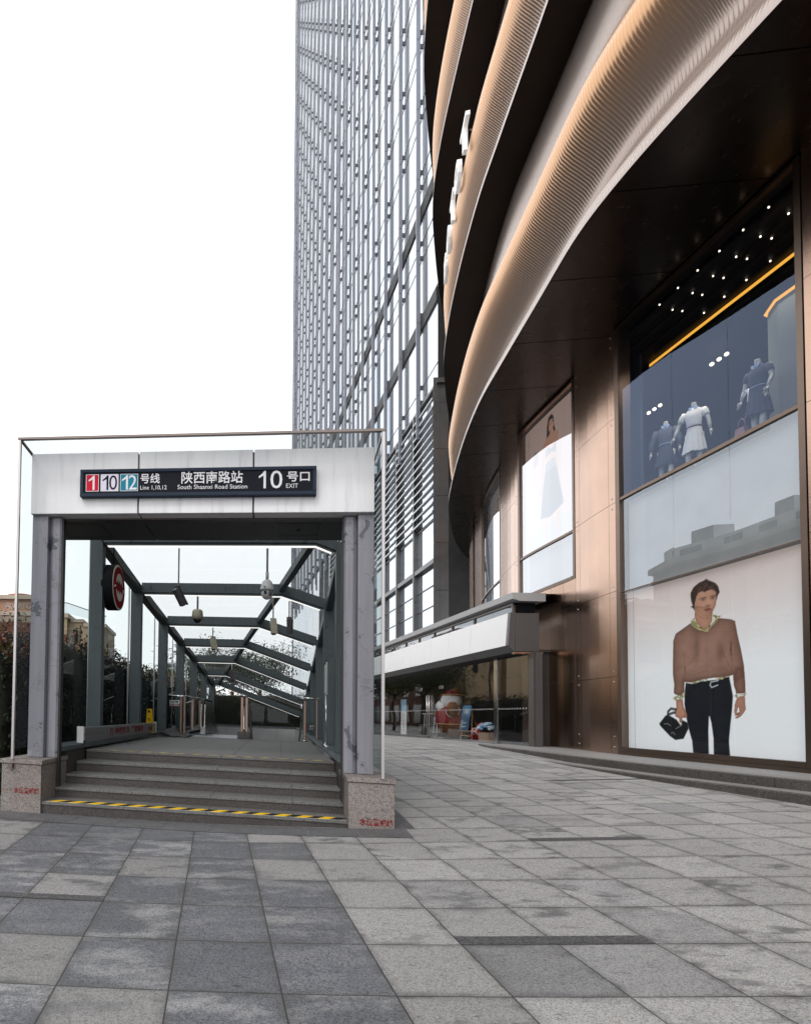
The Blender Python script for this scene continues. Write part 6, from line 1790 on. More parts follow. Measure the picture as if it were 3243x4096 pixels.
for k_, (P_, w_) in MANS.items(): pm.stroke(P_, w_, {'handle1': (0.012, 0.012, 0.013), 'handle2': (0.012, 0.012, 0.013), 'buckle': (0.40, 0.42, 0.44)}.get(k_, (0.16, 0.16, 0.17) if not k_.startswith('finger') else (0.12, 0.05, 0.03)), 0.9)
pm.stroke([(0.23, 0.79), (0.23, 4.6)], 0.008, (0.22, 0.22, 0.22), 0.8)
pm.build('poster', on1, M['added_glow'], 'tall window poster of a man in a brown jumper and black trousers holding a bag', 'poster')
b = MB()
for x0, z0_, n_ in ((0.12, 3.95, 9), (0.34, 3.95, 11)):
    for q in range(n_):
        a_ = on1(x0, z0_ + q * 0.045); c_ = on1(x0 + 0.03, z0_ + q * 0.045 + 0.028)
        b.add([(a_[0] - 0.003, a_[1], a_[2]), (c_[0] - 0.003, c_[1], a_[2]), (c_[0] - 0.003, c_[1], c_[2]), (a_[0] - 0.003, a_[1], c_[2])], [(0, 1, 2, 3)])
y2A, y2B = 19.93, 16.65
L2 = math.hypot(3.28, 0.23)
def on2(s_, z): y = y2A - s_ / L2 * (y2A - y2B); x_, y_ = WP(y, -0.2); return (x_, y_, z)
pw = Paint(L2, 6.97, 11.25, 0.02, (0.36, 0.25, 0.215))
pw.mix(np.clip((9.6 - pw.t) / 2.5, 0, 1) * 0.5, (0.42, 0.36, 0.34))
pw.poly(WOM['floor'], (0.30, 0.30, 0.32), 0.05, 0.9)
pw.poly(WOM['shadow'], (0.12, 0.085, 0.075), 0.12, 0.8); pw.poly(WOM['blob'], (0.10, 0.075, 0.065), 0.05, 0.9)
pw.poly(WOM['skin'], (0.36, 0.18, 0.12), 0.02); pw.poly(WOM['legs1'], (0.40, 0.25, 0.19), 0.02); pw.poly(WOM['legs2'], (0.40, 0.25, 0.19), 0.02)
pw.poly(WOM['hair'], (0.015, 0.01, 0.009), 0.02); pw.poly(WOM['face'], (0.40, 0.20, 0.14), 0.02)
cf = np.array(WOM['face']).mean(0)
pw.blob(cf[0] - 0.05, cf[1] + 0.06, 0.05, 0.03, (0.05, 0.02, 0.015), 0.9); pw.blob(cf[0] + 0.07, cf[1] + 0.10, 0.05, 0.03, (0.05, 0.02, 0.015), 0.9)
pw.poly(WOM['lips'], (0.28, 0.03, 0.03), 0.02)
pw.poly(WOM['top'], (0.012, 0.05, 0.045), 0.02); pw.poly(WOM['waist'], (0.10, 0.10, 0.11), 0.02); pw.poly(WOM['skirt'], (0.03, 0.035, 0.05), 0.02)
pw.stroke([(0.32, 6.97), (0.32, 11.2)], 0.012, (0.12, 0.085, 0.075), 0.8)
pw.build('poster', on2, M['strong_added_glow'], 'window poster of a woman in a green bandeau top and long dark skirt', 'poster')
def on3(s_, z): y = 26.9 - s_; x_, y_ = WP(y, -0.2); return (x_, y_, z)
p3_ = Paint(4.1, 6.97, 11.0, 0.03, (0.34, 0.29, 0.28))
cx0 = 3.05
p3_.poly([(cx0 - .45, 9.3), (cx0 - .3, 9.75), (cx0, 9.85), (cx0 + .3, 9.75), (cx0 + .45, 9.3), (cx0 + .5, 8.2), (cx0 + .3, 7.0), (cx0 - .3, 7.0), (cx0 - .5, 8.2)], (0.06, 0.065, 0.08), 0.04)
p3_.poly([(cx0 - .14, 9.85), (cx0 - .16, 10.25), (cx0, 10.45), (cx0 + .16, 10.25), (cx0 + .14, 9.85)], (0.36, 0.20, 0.14), 0.04)
p3_.poly([(cx0 - .2, 10.2), (cx0 - .16, 10.5), (cx0, 10.58), (cx0 + .18, 10.5), (cx0 + .2, 10.2), (cx0 + .1, 10.4), (cx0 - .1, 10.4)], (0.02, 0.015, 0.012), 0.04)
p3_.poly([(cx0 - .1, 9.8), (cx0, 9.2), (cx0 + .1, 9.8)], (0.5, 0.5, 0.5), 0.03)
p3_.build('poster', on3, M['strong_added_glow'], 'narrow window poster of a person in a dark jacket behind white lattice rods', 'poster')
lat = thing('lattice_screen', (12.2, 25.0, 6.95), 'white crisscross rod lattice hung behind the third window', 'lattice')
b = MB()
M['rod'] = simple('white_rod', (0.8, 0.8, 0.8), 0.4, 0, 0.03, 3)
for q in range(7):
    y0_ = 26.4 - q * 0.55
    for sl in (-1.7, 0.9):
        y1_ = y0_ + sl
        if not (22.9 < y1_ < 26.9): continue
        a_ = WP(y0_, -0.12); c_ = WP(y1_, -0.12)
        b.tube([(a_[0], a_[1], 6.98 + (q % 3) * 0.3), (c_[0], c_[1], 9.1 - (q % 2) * 0.2)], 0.02, 6)
b.build('rod', M['rod'], lat)
# ------------------------------------------------------------------ fittings in the entrance
# round metro sign
lg = thing('metro_logo_sign', ent(-3.3, 11.3, 3.46), 'round red and white metro emblem light box hanging from the left eave', 'sign')
ctr = (11.3, 3.905); RR = 0.455
def disc(b, u0, u1, r_, seg=40, c=ctr):
    P_ = [(u0, c[0] + r_ * math.cos(2 * PI * k / seg), c[1] + r_ * math.sin(2 * PI * k / seg)) for k in range(seg)]
    Q_ = [(u1, p[1], p[2]) for p in P_]
    b.add(P_ + Q_, [tuple(range(seg)), tuple(range(2 * seg - 1, seg - 1, -1))] + [(k, seg + k, seg + (k + 1) % seg, (k + 1) % seg) for k in range(seg)])
M['sign_red'] = simple('emblem_red', (0.22, 0.004, 0.012), 0.6, 0, 0.08, 3, spec=0.05)
M['sign_white'] = simple('emblem_white', (0.72, 0.66, 0.60), 0.6, 0, 0.06, 3, spec=0.1)
b = MB(ent); disc(b, -3.44, -3.205, RR); b.build('light_box', M['black_paint'], lg, 0.01)
b = MB(ent); disc(b, -3.204, -3.199, RR * 0.985); b.build('white_rim', M['sign_white'], lg)
b = MB(ent); disc(b, -3.198, -3.190, RR * 0.90); b.build('red_disc', M['sign_red'], lg)
def arcpoly(sgn_):
    # white segments above and below: arc outside, jagged edge inside
    out_ = [(0.60 * math.cos(t), sgn_ * (0.62 * math.sin(t))) for t in np.linspace(0.35, PI - 0.35, 13)]
    inn = [(-0.50, 0.12), (-0.34, 0.34), (-0.16, 0.16), (0.0, 0.36), (0.17, 0.16), (0.34, 0.36), (0.50, 0.14)]
    return [(x * RR * 0.9, y * RR * 0.98) for x, y in out_] + [(x * RR * 0.9, sgn_ * y * RR * 0.98) for x, y in inn]
for sgn_ in (1, -1):
    b = MB(ent); b.prism(arcpoly(sgn_), lambda a, c, d: (d, ctr[0] - a, ctr[1] + c), -3.189, -3.183); b.build('emblem_mark', M['sign_white'], lg)
b = MB(ent)
for sgn_ in (1, -1): b.prism([(sgn_ * 0.55 * RR, 0.06 * RR), (sgn_ * 0.88 * RR, 0.14 * RR), (sgn_ * 0.88 * RR, 0.05 * RR), (sgn_ * 0.55 * RR, -0.03 * RR)], lambda a, c, d: (d, ctr[0] - a, ctr[1] - c), -3.189, -3.184)
b.build('emblem_bar', M['sign_white'], lg)
b = MB(ent); b.tube([(-3.32, 11.3, 4.345), (-3.32, 11.3, 4.70)], 0.014, 8); b.build('hanger', M['black_paint'], lg)

# cameras
M['cam_white'] = simple('camera_shell', (0.55, 0.55, 0.55), 0.4, 0, 0.06, 8)
M['cam_cream'] = simple('aged_camera_shell', (0.30, 0.28, 0.21), 0.45, 0, 0.15, 12)
M['cam_grey'] = simple('grey_camera_shell', (0.09, 0.09, 0.095), 0.45, 0.2, 0.12, 8)
M['lens'] = simple('black_lens', (0.01, 0.01, 0.012), 0.12, 0, 0.1, 8)
M['cream_pole'] = simple('aged_pole', (0.26, 0.24, 0.19), 0.5, 0.2, 0.2, 15)
M['pale_pole'] = peeling('pale_pole_paint', (0.42, 0.42, 0.41), (0.25, 0.12, 0.05), 0.5, 0.66)
def bullet(name, u, v, top, hang, dirv_, length, r_, mshell, mpole, label, boxy=False):
    t = thing(name, ent(u, v, top), label, 'security camera')
    b = MB(ent); b.tube([(u, v, top), (u, v, hang)], 0.016, 8); b.build('pole', mpole, t)
    b = MB(ent); b.box(u - 0.035, u + 0.035, v - 0.03, v + 0.03, hang - 0.10, hang + 0.01); b.build('bracket', mshell if not boxy else M['cam_white'], t, 0.006)
    d = Vector(dirv_).normalized()
    a = Vector((u, v - 0.02, hang - 0.10)) - d * (length * 0.35)
    c = a + d * length
    b = MB(ent)
    if boxy: b.beam(tuple(a), tuple(c), r_ * 1.7, r_ * 1.9)
    else: b.tube([tuple(a), tuple(a + d * 0.02), tuple(c - d * 0.02), tuple(c)], [r_ * 0.8, r_, r_, r_ * 0.9], 14)
    b.build('body', mshell, t, 0.008 if boxy else 0)
    b = MB(ent)
    hs = d.cross(Vector((0, 0, 1))).normalized(); hu = hs.cross(d)
    q0, q1 = a - d * 0.03 + hu * r_ * 1.12, c + d * 0.03 + hu * r_ * 1.12
    b.beam(tuple(q0), tuple(q1), r_ * 2.1, 0.012, tuple(hu)); b.build('sun_shield', mshell, t)
    b = MB(ent); b.tube([tuple(c), tuple(c + d * 0.008)], r_ * 0.7, 12); b.build('lens', M['lens'], t)
    return t
bullet('security_camera', -1.97, 11.2, 4.68, 3.86, (0.35, 0.45, -0.75), 0.36, 0.062, M['cam_grey'], M['pale_pole'], 'grey box camera on a rusty white pole, nearest the entrance on the left', True)
bullet('security_camera', -1.965, 17.2, 4.03, 3.66, (0.18, -0.25, -0.85), 0.36, 0.075, M['cam_cream'], M['cream_pole'], 'cream tube camera hanging from the third roof beam, left of centre')
bullet('security_camera', -0.155, 14.25, 4.32, 3.75, (0.08, -0.35, -0.9), 0.36, 0.072, M['cam_cream'], M['cream_pole'], 'cream tube camera hanging below the large white dome camera')
bullet('security_camera', 0.23, 14.25, 4.26, 3.80, (0.05, 0.3, -0.9), 0.36, 0.062, M['cam_grey'], M['pale_pole'], 'dark grey box camera on a thin pole before the sloping roof panes', True)
bullet('security_camera', -1.845, 22.9, 3.40, 3.10, (0.15, -0.2, -0.8), 0.36, 0.075, M['cam_grey'], M['cam_white'], 'small dark camera on a white plate at the fifth roof beam', True)
t = thing('dome_camera', ent(-0.243, 11.2, 4.67), 'large white dome camera on a long pole below the first roof beam', 'security camera')
b = MB(ent); b.tube([(-0.243, 11.2, 4.68), (-0.243, 11.2, 4.20)], 0.022, 10); b.tube([(-0.243, 11.2, 4.22), (-0.243, 11.2, 4.06)], 0.032, 10); b.build('pole', M['pale_pole'], t)
b = MB(ent)
prof = [(4.075, 0.03), (4.065, 0.06), (4.03, 0.092), (3.97, 0.118), (3.90, 0.132), (3.885, 0.136), (3.87, 0.136), (3.865, 0.12)]
b.rings([((-0.243, 11.2, z), (r_, 0, 0), (0, r_, 0)) for z, r_ in prof], 20); b.build('hood', M['cam_white'], t)
b = MB(ent); b.ball((-0.243, 11.2, 3.80), (0.112, 0.112, 0.112), 18, 12); b.build('ball', M['cam_white'], t)
b = MB(ent); b.box(-0.30, -0.245, 11.075, 11.10, 3.775, 3.835); b.build('lens', M['lens'], t, 0.004)
b = MB(ent); b.ball((-0.19, 11.12, 3.80), (0.045, 0.035, 0.055), 12, 8); b.build('infrared_lamp', M['cam_grey'], t)
b = MB(ent); b.tube([(-0.30, 11.068, 3.91), (-0.27, 11.066, 3.91)], 0.012, 6); b.build('maker_plate', M['teal_print'], t)
t = thing('dome_camera', ent(-2.0, 14.2, 4.55), 'smaller cream dome camera on a bent pole below the second roof beam', 'security camera')
b = MB(ent); b.tube([(-2.35, 14.0, 4.44), (-2.25, 14.05, 4.50), (-2.12, 14.1, 4.51), (-2.0, 14.12, 4.47)], 0.014, 8); b.tube([(-2.0, 14.12, 4.50), (-2.0, 14.12, 4.0)], 0.024, 10); b.build('pole', M['cream_pole'], t)
b = MB(ent); prof = [(4.0, 0.035), (3.985, 0.10), (3.95, 0.128), (3.86, 0.138), (3.79, 0.142), (3.775, 0.135), (3.74, 0.12)]
b.rings([((-2.0, 14.12, z), (r_, 0, 0), (0, r_, 0)) for z, r_ in prof], 20); b.build('hood', M['cam_cream'], t)
b = MB(ent); b.ball((-2.0, 14.12, 3.735), (0.095, 0.095, 0.085), 16, 10); b.build('dark_dome', M['lens'], t)

# loose cables along the left eave
cb = thing('eave_cable', ent(-3.36, 11.2, 4.4), 'bundle of drooping cables clipped under the left eave beam', 'cable')
for q in range(3):
    b = MB(ent); P_ = []
    for k in range(22):
        v = lerp(10.6, 22.5, k / 21); wl = np.interp(v, [f_[0] for f_ in FR], [f_[2] for f_ in FR]); ul = np.interp(v, [f_[0] for f_ in FR], [f_[1] for f_ in FR])
        P_.append((ul + 0.02 + 0.02 * q, v, wl + 0.03 - 0.035 * q + 0.03 * math.sin(k * 1.3 + q)))
    b.tube(P_, 0.012, 5); b.build('cable', M['black_rubber'] if q else M['cam_cream'], cb)

# flood board on the left sill
fb = thing('flood_barrier', ent(-3.3, 9.5, 0.88), 'long grey aluminium flood board with red characters lying on the left sill', 'flood barrier')
M['board_alu'] = brushed('flood_board', (0.34, 0.345, 0.36), 0.45, (1, 30, 1), 0.08)
b = MB(ent)
b.box(-3.30, -3.25, 9.46, 15.2, 0.90, 1.145); b.box(-3.249, -3.238, 9.5, 15.2, 0.915, 1.005); b.box(-3.249, -3.238, 9.5, 15.2, 1.03, 1.13)
b.build('board', M['board_alu'], fb, 0.004)
b = MB(ent); b.box(-3.34, -3.225, 9.40, 9.455, 0.885, 1.16); b.build('end_plate', M['cam_white'], fb, 0.004)
b = MB(ent); b.box(-3.33, -3.225, 15.205, 15.28, 0.885, 1.16); b.build('end_plate', M['cam_white'], fb, 0.004)
b = MB(ent); b.box(-3.33, -3.222, 9.41, 9.50, 0.879, 0.93); b.build('corner_block', M['black_rubber'], fb)
b = MB()
b.text('∏  地铁防汛  严禁挪用', lambda a, c, d: ent(-3.237 + d, 11.0 + a, c), 0.15, 0.002, 'LEFT', 0.003, 2.75, 0.955, 0, 0.15)
b.text('030', lambda a, c, d: ent(-3.237 + d, 14.35 + a, c), 0.12, 0.002, 'LEFT', 0.003, 0.45, 0.97)
b.build('stencil', M['stencil_red'], fb)

# wet floor sign behind it
ws = thing('wet_floor_sign', ent(-3.33, 14.9, 0.9), 'yellow folding wet floor sign standing behind the flood board', 'wet floor sign')
b = MB(ent)
fy = lambda a, c, d: (-3.36 + a + 0.02, 14.75 + d, 0.885 + c)
for dv in (0, 0.10):
    b.prism([(-0.02 - dv * .2, 0), (0.16, 0), (0.135, 0.62), (0.02, 0.62)], lambda a, c, d: (-3.40 + a + dv * 0.2, 14.8 + dv * (1 - c / 0.62) + d, 0.88 + c), -0.006, 0.006)
b.build('panel', M['yellow'], ws, 0.004)
b = MB(ent); b.prism([(0.03, 0.10), (0.12, 0.10), (0.075, 0.2)], lambda a, c, d: (-3.40 + a, 14.792 - d, 0.88 + c), 0.0, 0.002); b.box(-3.36, -3.29, 14.79, 14.793, 1.20, 1.22); b.box(-3.36, -3.29, 14.79, 14.793, 1.24, 1.26); b.box(-3.355, -3.30, 14.79, 14.793, 1.40, 1.47); b.build('print', M['black_paint'], ws)

# crumpled rubber mat
rm_ = MB()
def matp(a, c):
    u = lerp(-3.2, -2.45, a); v = lerp(15.5, 17.0, c)
    h = 0.012 + 0.22 * math.exp(-((a - 0.15) / 0.22) ** 2) * (0.35 + 0.65 * c) + 0.05 * math.sin(a * 7 + c * 3) ** 2 * (0.4 + c)
    return ent(u, v, 0.767 + h)
rm_.grid(matp, 26, 14)
o = rm_.build('rubber_mat', M['black_rubber']); sol = o.modifiers.new('s', 'SOLIDIFY'); sol.thickness = 0.012
tag(o, 'crumpled black rubber mat on the platform before the left column', 'mat')

# rails
M['rail_glass2'] = glass('rail_glass', (0.72, 0.8, 0.78), 0.0, 0.8)
lr = thing('handrail', ent(-2.8, 17.3, 0.77), 'left glass handrail with the no climbing plate beside the escalator', 'handrail')
b = MB(ent); b.tube([(-3.28, 17.25, 1.92), (-2.86, 17.25, 1.92), (-2.80, 17.28, 1.92), (-2.75, 17.4, 1.92), (-2.72, 21.5, 1.92)], 0.03, 10); b.build('rail', M['chrome'], lr)
for (u, v, m_) in ((-2.80, 17.27, 'copper_post'), (-2.90, 17.25, 'copper_post'), (-2.74, 18.6, 'copper_post'), (-2.73, 20.2, 'copper_post')):
    b = MB(ent); b.box(u - 0.025, u + 0.025, v - 0.03, v + 0.03, 0.766, 1.90); b.build('post', M[m_], lr, 0.004)
b = MB(ent); b.quad((-3.26, 17.25, 0.9), (-2.93, 17.25, 0.9), (-2.93, 17.25, 1.85), (-3.26, 17.25, 1.85)); b.build('glass_pane', M['rail_glass2'], lr)
b = MB(ent); b.quad((-2.77, 17.35, 0.9), (-2.73, 21.4, 0.9), (-2.73, 21.4, 1.85), (-2.77, 17.35, 1.85)); b.build('glass_pane', M['rail_glass2'], lr)
b = MB(ent); b.box(-3.30, -2.70, 17.2, 21.5, 0.766, 0.82) if False else b.box(-2.82, -2.70, 17.6, 21.5, 0.766, 0.86); b.build('kerb', M['steel_paint'], lr)
b = MB(ent); b.box(-3.25, -2.945, 17.215, 17.235, 1.60, 1.795); pl_ = b.build('plate', M['white_paint'], lr, 0.003)
b = MB(ent); b.box(-3.25, -2.945, 17.210, 17.214, 1.602, 1.685); b.build('plate_band', M['stencil_red'], pl_)
b = MB(); b.text('禁止攀爬', lambda a, c, d: ent(a, 17.214 - d, c), 0.07, 0.002, 'LEFT', 0.003, 0.25, 1.71, -3.225, 0.065); b.build('lettering', M['navy'], pl_)
b = MB(); b.text('NO CLIMBING', lambda a, c, d: ent(a, 17.2095 - d, c), 0.06, 0.002, 'LEFT', 0.001, 0.28, 1.622, -3.24, 0.045); b.build('lettering', M['white_print'], pl_)
cp = thing('handrail', ent(-0.96, 16.5, 0.77), 'pair of bronze posts with a looped handrail on a granite block between escalator and stair', 'handrail')
b = MB(ent); b.box(-1.15, -0.78, 16.40, 16.72, 0.766, 0.96); b.build('granite_block', M['step_stone'], cp, 0.006)
for u in (-1.03, -0.90):
    b = MB(ent); b.box(u - 0.032, u + 0.032, 16.48, 16.56, 0.962, 1.93); b.build('post', M['copper_post'], cp, 0.006)
b = MB(ent); b.tube([(-1.03, 17.6, 1.80), (-1.03, 16.62, 1.94), (-1.02, 16.52, 1.97), (-0.965, 16.47, 1.975), (-0.91, 16.52, 1.97), (-0.90, 16.62, 1.94), (-0.90, 18.5, 1.2), (-0.90, 21.0, 0.2)], 0.032, 10); b.build('rail', M['chrome'], cp)
b = MB(ent); b.quad((-0.90, 16.6, 0.9), (-0.90, 20.5, -0.7), (-0.90, 20.5, 0.25), (-0.90, 16.6, 1.85)); b.build('glass_pane', M['rail_glass2'], cp)
rr_ = thing('handrail', ent(0.72, 16.6, 0.77), 'right handrail on a single bronze post at the head of the stair', 'handrail')
b = MB(ent); b.box(0.69, 0.75, 16.55, 16.63, 0.766, 1.90); b.build('post', M['copper_post'], rr_, 0.006)
b = MB(ent); b.tube([(0.69, 20.5, 0.4), (0.70, 17.2, 1.72), (0.70, 16.65, 1.93), (0.73, 16.58, 1.97), (0.80, 16.56, 1.975), (1.12, 16.56, 1.975)], 0.032, 10); b.build('rail', M['chrome'], rr_)
b = MB(ent); b.tube([(0.72, 16.59, 0.766), (0.72, 16.59, 0.80)], 0.075, 14); b.build('foot', M['chrome'], rr_)
b = MB(ent); b.box(1.03, 1.06, 16.5, 16.56, 0.84, 1.95); b.build('post', M['copper_post'], rr_)
ng = thing('notice_pane', ent(0.92, 18.9, 0.84), 'small glass notice pane with a red slashed circle beside the right columns', 'notice')
b = MB(ent); b.quad((0.80, 18.9, 0.86), (1.10, 18.9, 0.86), (1.10, 18.9, 1.27), (0.80, 18.9, 1.27)); b.build('pane', M['rail_glass2'], ng)
b = MB(ent); b.tube([(0.90 + 0.055 * math.cos(t), 18.885, 1.13 + 0.055 * math.sin(t)) for t in np.linspace(0, 2 * PI, 21)], 0.007, 5, False); b.beam((0.865, 18.885, 1.09), (0.935, 18.885, 1.17), 0.01, 0.01); b.build('ban_mark', M['stencil_red'], ng)
b = MB(); b.text('请勿', lambda a, c, d: ent(a, 18.89 - d, c), 0.09, 0.001, 'LEFT', 0, 0.14, 1.12, 0.965, 0.07); b.text('No C', lambda a, c, d: ent(a, 18.89 - d, c), 0.06, 0.001, 'LEFT', 0, 0.12, 1.05, 0.965, 0.045); b.build('lettering', M['white_print'], ng)
# framed sign stand on the right sill
stn = thing('sign_stand', ent(0.99, 12.9, 0.84), 'chrome sign stand with a narrow framed notice on the right sill', 'sign stand')
b = MB(ent); b.box(0.90, 1.12, 12.6, 13.15, 0.837, 0.85); b.rings([((1.01, 12.87, 0.85), (0.10, 0, 0), (0, 0.24, 0)), ((1.01, 12.87, 0.885), (0.04, 0, 0), (0, 0.08, 0)), ((1.01, 12.87, 0.93), (0.022, 0, 0), (0, 0.03, 0))], 12); b.build('base', M['chrome'], stn)
b = MB(ent); b.tube([(1.01, 12.87, 0.9), (1.01, 12.87, 1.95)], 0.018, 10); b.build('pole', M['chrome'], stn)
b = MB(ent); b.box(0.995, 1.025, 12.6, 13.15, 1.95, 2.65); fr2 = b.build('frame', M['chrome'], stn, 0.004)
b = MB(ent); b.box(0.990, 0.994, 12.64, 13.11, 1.99, 2.61); b.build('notice', M['white_paint'], fr2)

# escalator
es = thing('escalator', ent(-1.6, 17.8, 0.77), 'escalator with black handrails going down beside the stair', 'escalator')
M['esc_panel'] = simple('escalator_panel', (0.035, 0.035, 0.037), 0.25, 0.4, 0.1, 2)
def inc(v): return 0.86 - max(0, v - 19.3) * 0.577
for u in (-2.28, -0.98):
    b = MB(ent); P_ = [(17.75, 0.77), (17.62, 1.0), (17.60, 1.4), (17.68, 1.72), (17.85, 1.80), (19.6, 1.80), (23.5, -0.45), (23.5, -1.5), (19.5, 0.77)]
    b.prism(P_, lambda a, c, d: (d, a, c), u - 0.05, u + 0.05); b.build('balustrade', M['esc_panel'], es, 0.01)
    b = MB(ent); P_ = [(u, 17.72, 0.9), (u, 17.56, 1.05), (u, 17.52, 1.4), (u, 17.6, 1.75), (u, 17.85, 1.86), (u, 19.6, 1.86), (u, 23.5, -0.39)]
    b.tube(P_, 0.04, 10, True); b.build('rubber_handrail', M['black_rubber'], es)
    b = MB(ent); P_ = [(17.76, 0.765), (17.58, 0.765), (17.55, 1.0), (17.55, 1.4), (17.62, 1.7), (17.73, 1.7), (17.67, 1.4), (17.68, 1.0)]
    b.prism(P_, lambda a, c, d: (d, a, c), u - 0.075, u + 0.075); nw_ = b.build('newel', M['chrome'], es, 0.008)
    if u < -2:
        b = MB(ent); b.box(u - 0.045, u + 0.045, 17.54, 17.548, 1.16, 1.44); st2 = b.build('warning_label', M['yellow'], nw_)
        b = MB(ent); b.tube([(u, 17.536, 1.36), (u, 17.539, 1.36)], 0.038, 14); b.box(u - 0.012, u + 0.012, 17.535, 17.539, 1.19, 1.28); b.build('red_mark', M['red_print'], st2)
b = MB(ent); b.box(-2.72, -1.16, 16.37, 17.5, 0.74, 0.769); b.box(-2.2, -1.06, 17.5, 18.6, 0.74, 0.769); b.build('landing_plate', M['board_alu'], es)
for q in range(9):
    b = MB(ent); v = 18.62 + q * 0.4; b.box(-2.19, -1.07, v, v + 0.39, 0.769 - 0.9 - max(0, q - 1) * 0.21, 0.769 - max(0, q - 1) * 0.21); b.build('moving_step', M['esc_panel'], es)
# ------------------------------------------------------------------ things in the cafe window
def skin_mesh(b, chain, seg=12):
    for rings_ in chain: b.rings(rings_, seg)
M['plush_brown'] = simple('brown_plush', (0.16, 0.055, 0.02), 0.95, 0, 0.25, 14, 0.6, 60, spec=0.1)
M['plush_white'] = simple('white_plush', (0.70, 0.69, 0.70), 0.9, 0, 0.06, 10, 0.4, 50, spec=0.1)
M['velvet_red'] = simple('wine_velvet', (0.17, 0.008, 0.02), 0.85, 0, 0.25, 6, 0.2, 30, spec=0.15)
M['gold_cord'] = simple('gold_braid', (0.50, 0.25, 0.11), 0.6, 0, 0.1, 10)
M['plush_dark'] = simple('dark_plush', (0.03, 0.018, 0.014), 0.95, 0, 0.2, 14, 0.5, 60, spec=0.1)
fz = lambda y: 0.575 - 0.0056 * (y - 18)
ox = thing('plush_ox', (11.15, 25.3, fz(25.3)), 'giant brown plush ox in a wine red jacket and cap behind the cafe glass', 'plush toy')
ocx, ocy, oz = 10.93, 25.2, fz(25.3)
b = MB()
b.rings([((ocx, ocy, oz + z), (r_ * 0.62, 0, 0), (0, r_, 0)) for z, r_ in ((0.18, 0.5), (0.3, 0.72), (0.45, 0.86), (0.6, 0.94), (0.72, 0.96))], 24)
for dy in (-0.32, 0.32): b.rings([((ocx - 0.05, ocy + dy, oz + z), (r_ * 0.9, 0, 0), (0, r_, 0)) for z, r_ in ((0.08, 0.20), (0.18, 0.30), (0.32, 0.34), (0.4, 0.30))], 16)
b.build('body', M['plush_brown'], ox)
b = MB()
for dy in (-0.34, 0.36): b.rings([((ocx - 0.12, ocy + dy, oz + z), (r_ * 1.2, 0, 0), (0, r_, 0)) for z, r_ in ((0.0, 0.24), (0.06, 0.30), (0.13, 0.28), (0.19, 0.18))], 16)
b.build('feet', M['plush_dark'], ox)
b = MB(); b.rings([((ocx, ocy, oz + z), (r_ * 0.64, 0, 0), (0, r_, 0)) for z, r_ in ((0.62, 0.90), (0.64, 1.0), (0.85, 1.02), (1.05, 0.96), (1.22, 0.82), (1.36, 0.60), (1.43, 0.42))], 28)
jk = b.build('jacket', M['velvet_red'], ox)
b = MB()
b.tube([(ocx + 0.645 * math.cos(t), ocy + 1.01 * math.sin(t), oz + 0.64) for t in np.linspace(0, 2 * PI, 33)], 0.018, 6, False)
def jf(t, z):  # jacket surface point facing the street
    r_ = np.interp(z, [0.64, 0.85, 1.05, 1.22, 1.36, 1.43], [1.0, 1.02, 0.96, 0.82, 0.60, 0.42]); return (ocx + r_ * 0.655 * math.cos(t), ocy + r_ * 1.015 * math.sin(t), oz + z)
b.tube([jf(2.15, z) for z in np.linspace(0.64, 1.38, 9)], 0.02, 6)
for z in (0.86, 1.04, 1.2):
    b.tube([jf(t, z) for t in np.linspace(2.0, 2.32, 5)], 0.022, 6); b.ball(jf(2.15, z), 0.035, 8, 6)
b.build('gold_braid', M['gold_cord'], jk)
b = MB()
b.tube([(ocx - 0.25, ocy - 0.60, oz + 1.28), (ocx - 0.42, ocy - 0.92, oz + 1.20), (ocx - 0.46, ocy - 1.02, oz + 1.36), (ocx - 0.44, ocy - 0.98, oz + 1.52)], [0.24, 0.25, 0.23, 0.15], 14)
b.tube([(ocx - 0.1, ocy + 0.62, oz + 1.2), (ocx - 0.25, ocy + 0.86, oz + 1.05), (ocx - 0.4, ocy + 0.9, oz + 0.95)], [0.2, 0.2, 0.16], 12)
b.build('arms', M['plush_brown'], ox)
b = MB(); b.tube([(ocx - 0.32, ocy - 0.74, oz + 1.20), (ocx - 0.36, ocy - 0.80, oz + 1.20)], [0.285, 0.285], 16); b.build('cuff', M['plush_white'], ox)
b = MB()
b.ball((ocx - 0.05, ocy + 0.05, oz + 1.62), (0.40, 0.62, 0.40), 22, 16)
b.ball((ocx - 0.2, ocy + 0.42, oz + 1.40), (0.34, 0.46, 0.30), 20, 14)
b.build('head', M['plush_white'], ox)
b = MB()
for (dx, dy, dz) in ((-0.40, 0.28, 1.60), (-0.08, 0.70, 1.62)): b.ball((ocx + dx, ocy + dy, oz + dz), (0.05, 0.05, 0.085), 10, 8)
b.ball((ocx - 0.46, ocy + 0.62, oz + 1.45), 0.022, 8, 6); b.ball((ocx - 0.38, ocy + 0.76, oz + 1.45), 0.022, 8, 6)
b.tube([(ocx - 0.50, ocy + 0.42, oz + 1.33), (ocx - 0.49, ocy + 0.56, oz + 1.28), (ocx - 0.44, ocy + 0.70, oz + 1.29)], 0.012, 6)
b.build('face_marks', M['plush_dark'], ox)
b = MB(); b.ball((ocx, ocy + 0.86, oz + 1.86), (0.15, 0.36, 0.13), 14, 10, Matrix.Rotation(0.15, 3, 'X')); b.ball((ocx, ocy - 0.28, oz + 1.92), (0.17, 0.22, 0.30), 14, 10); b.build('ears', M['plush_brown'], ox)
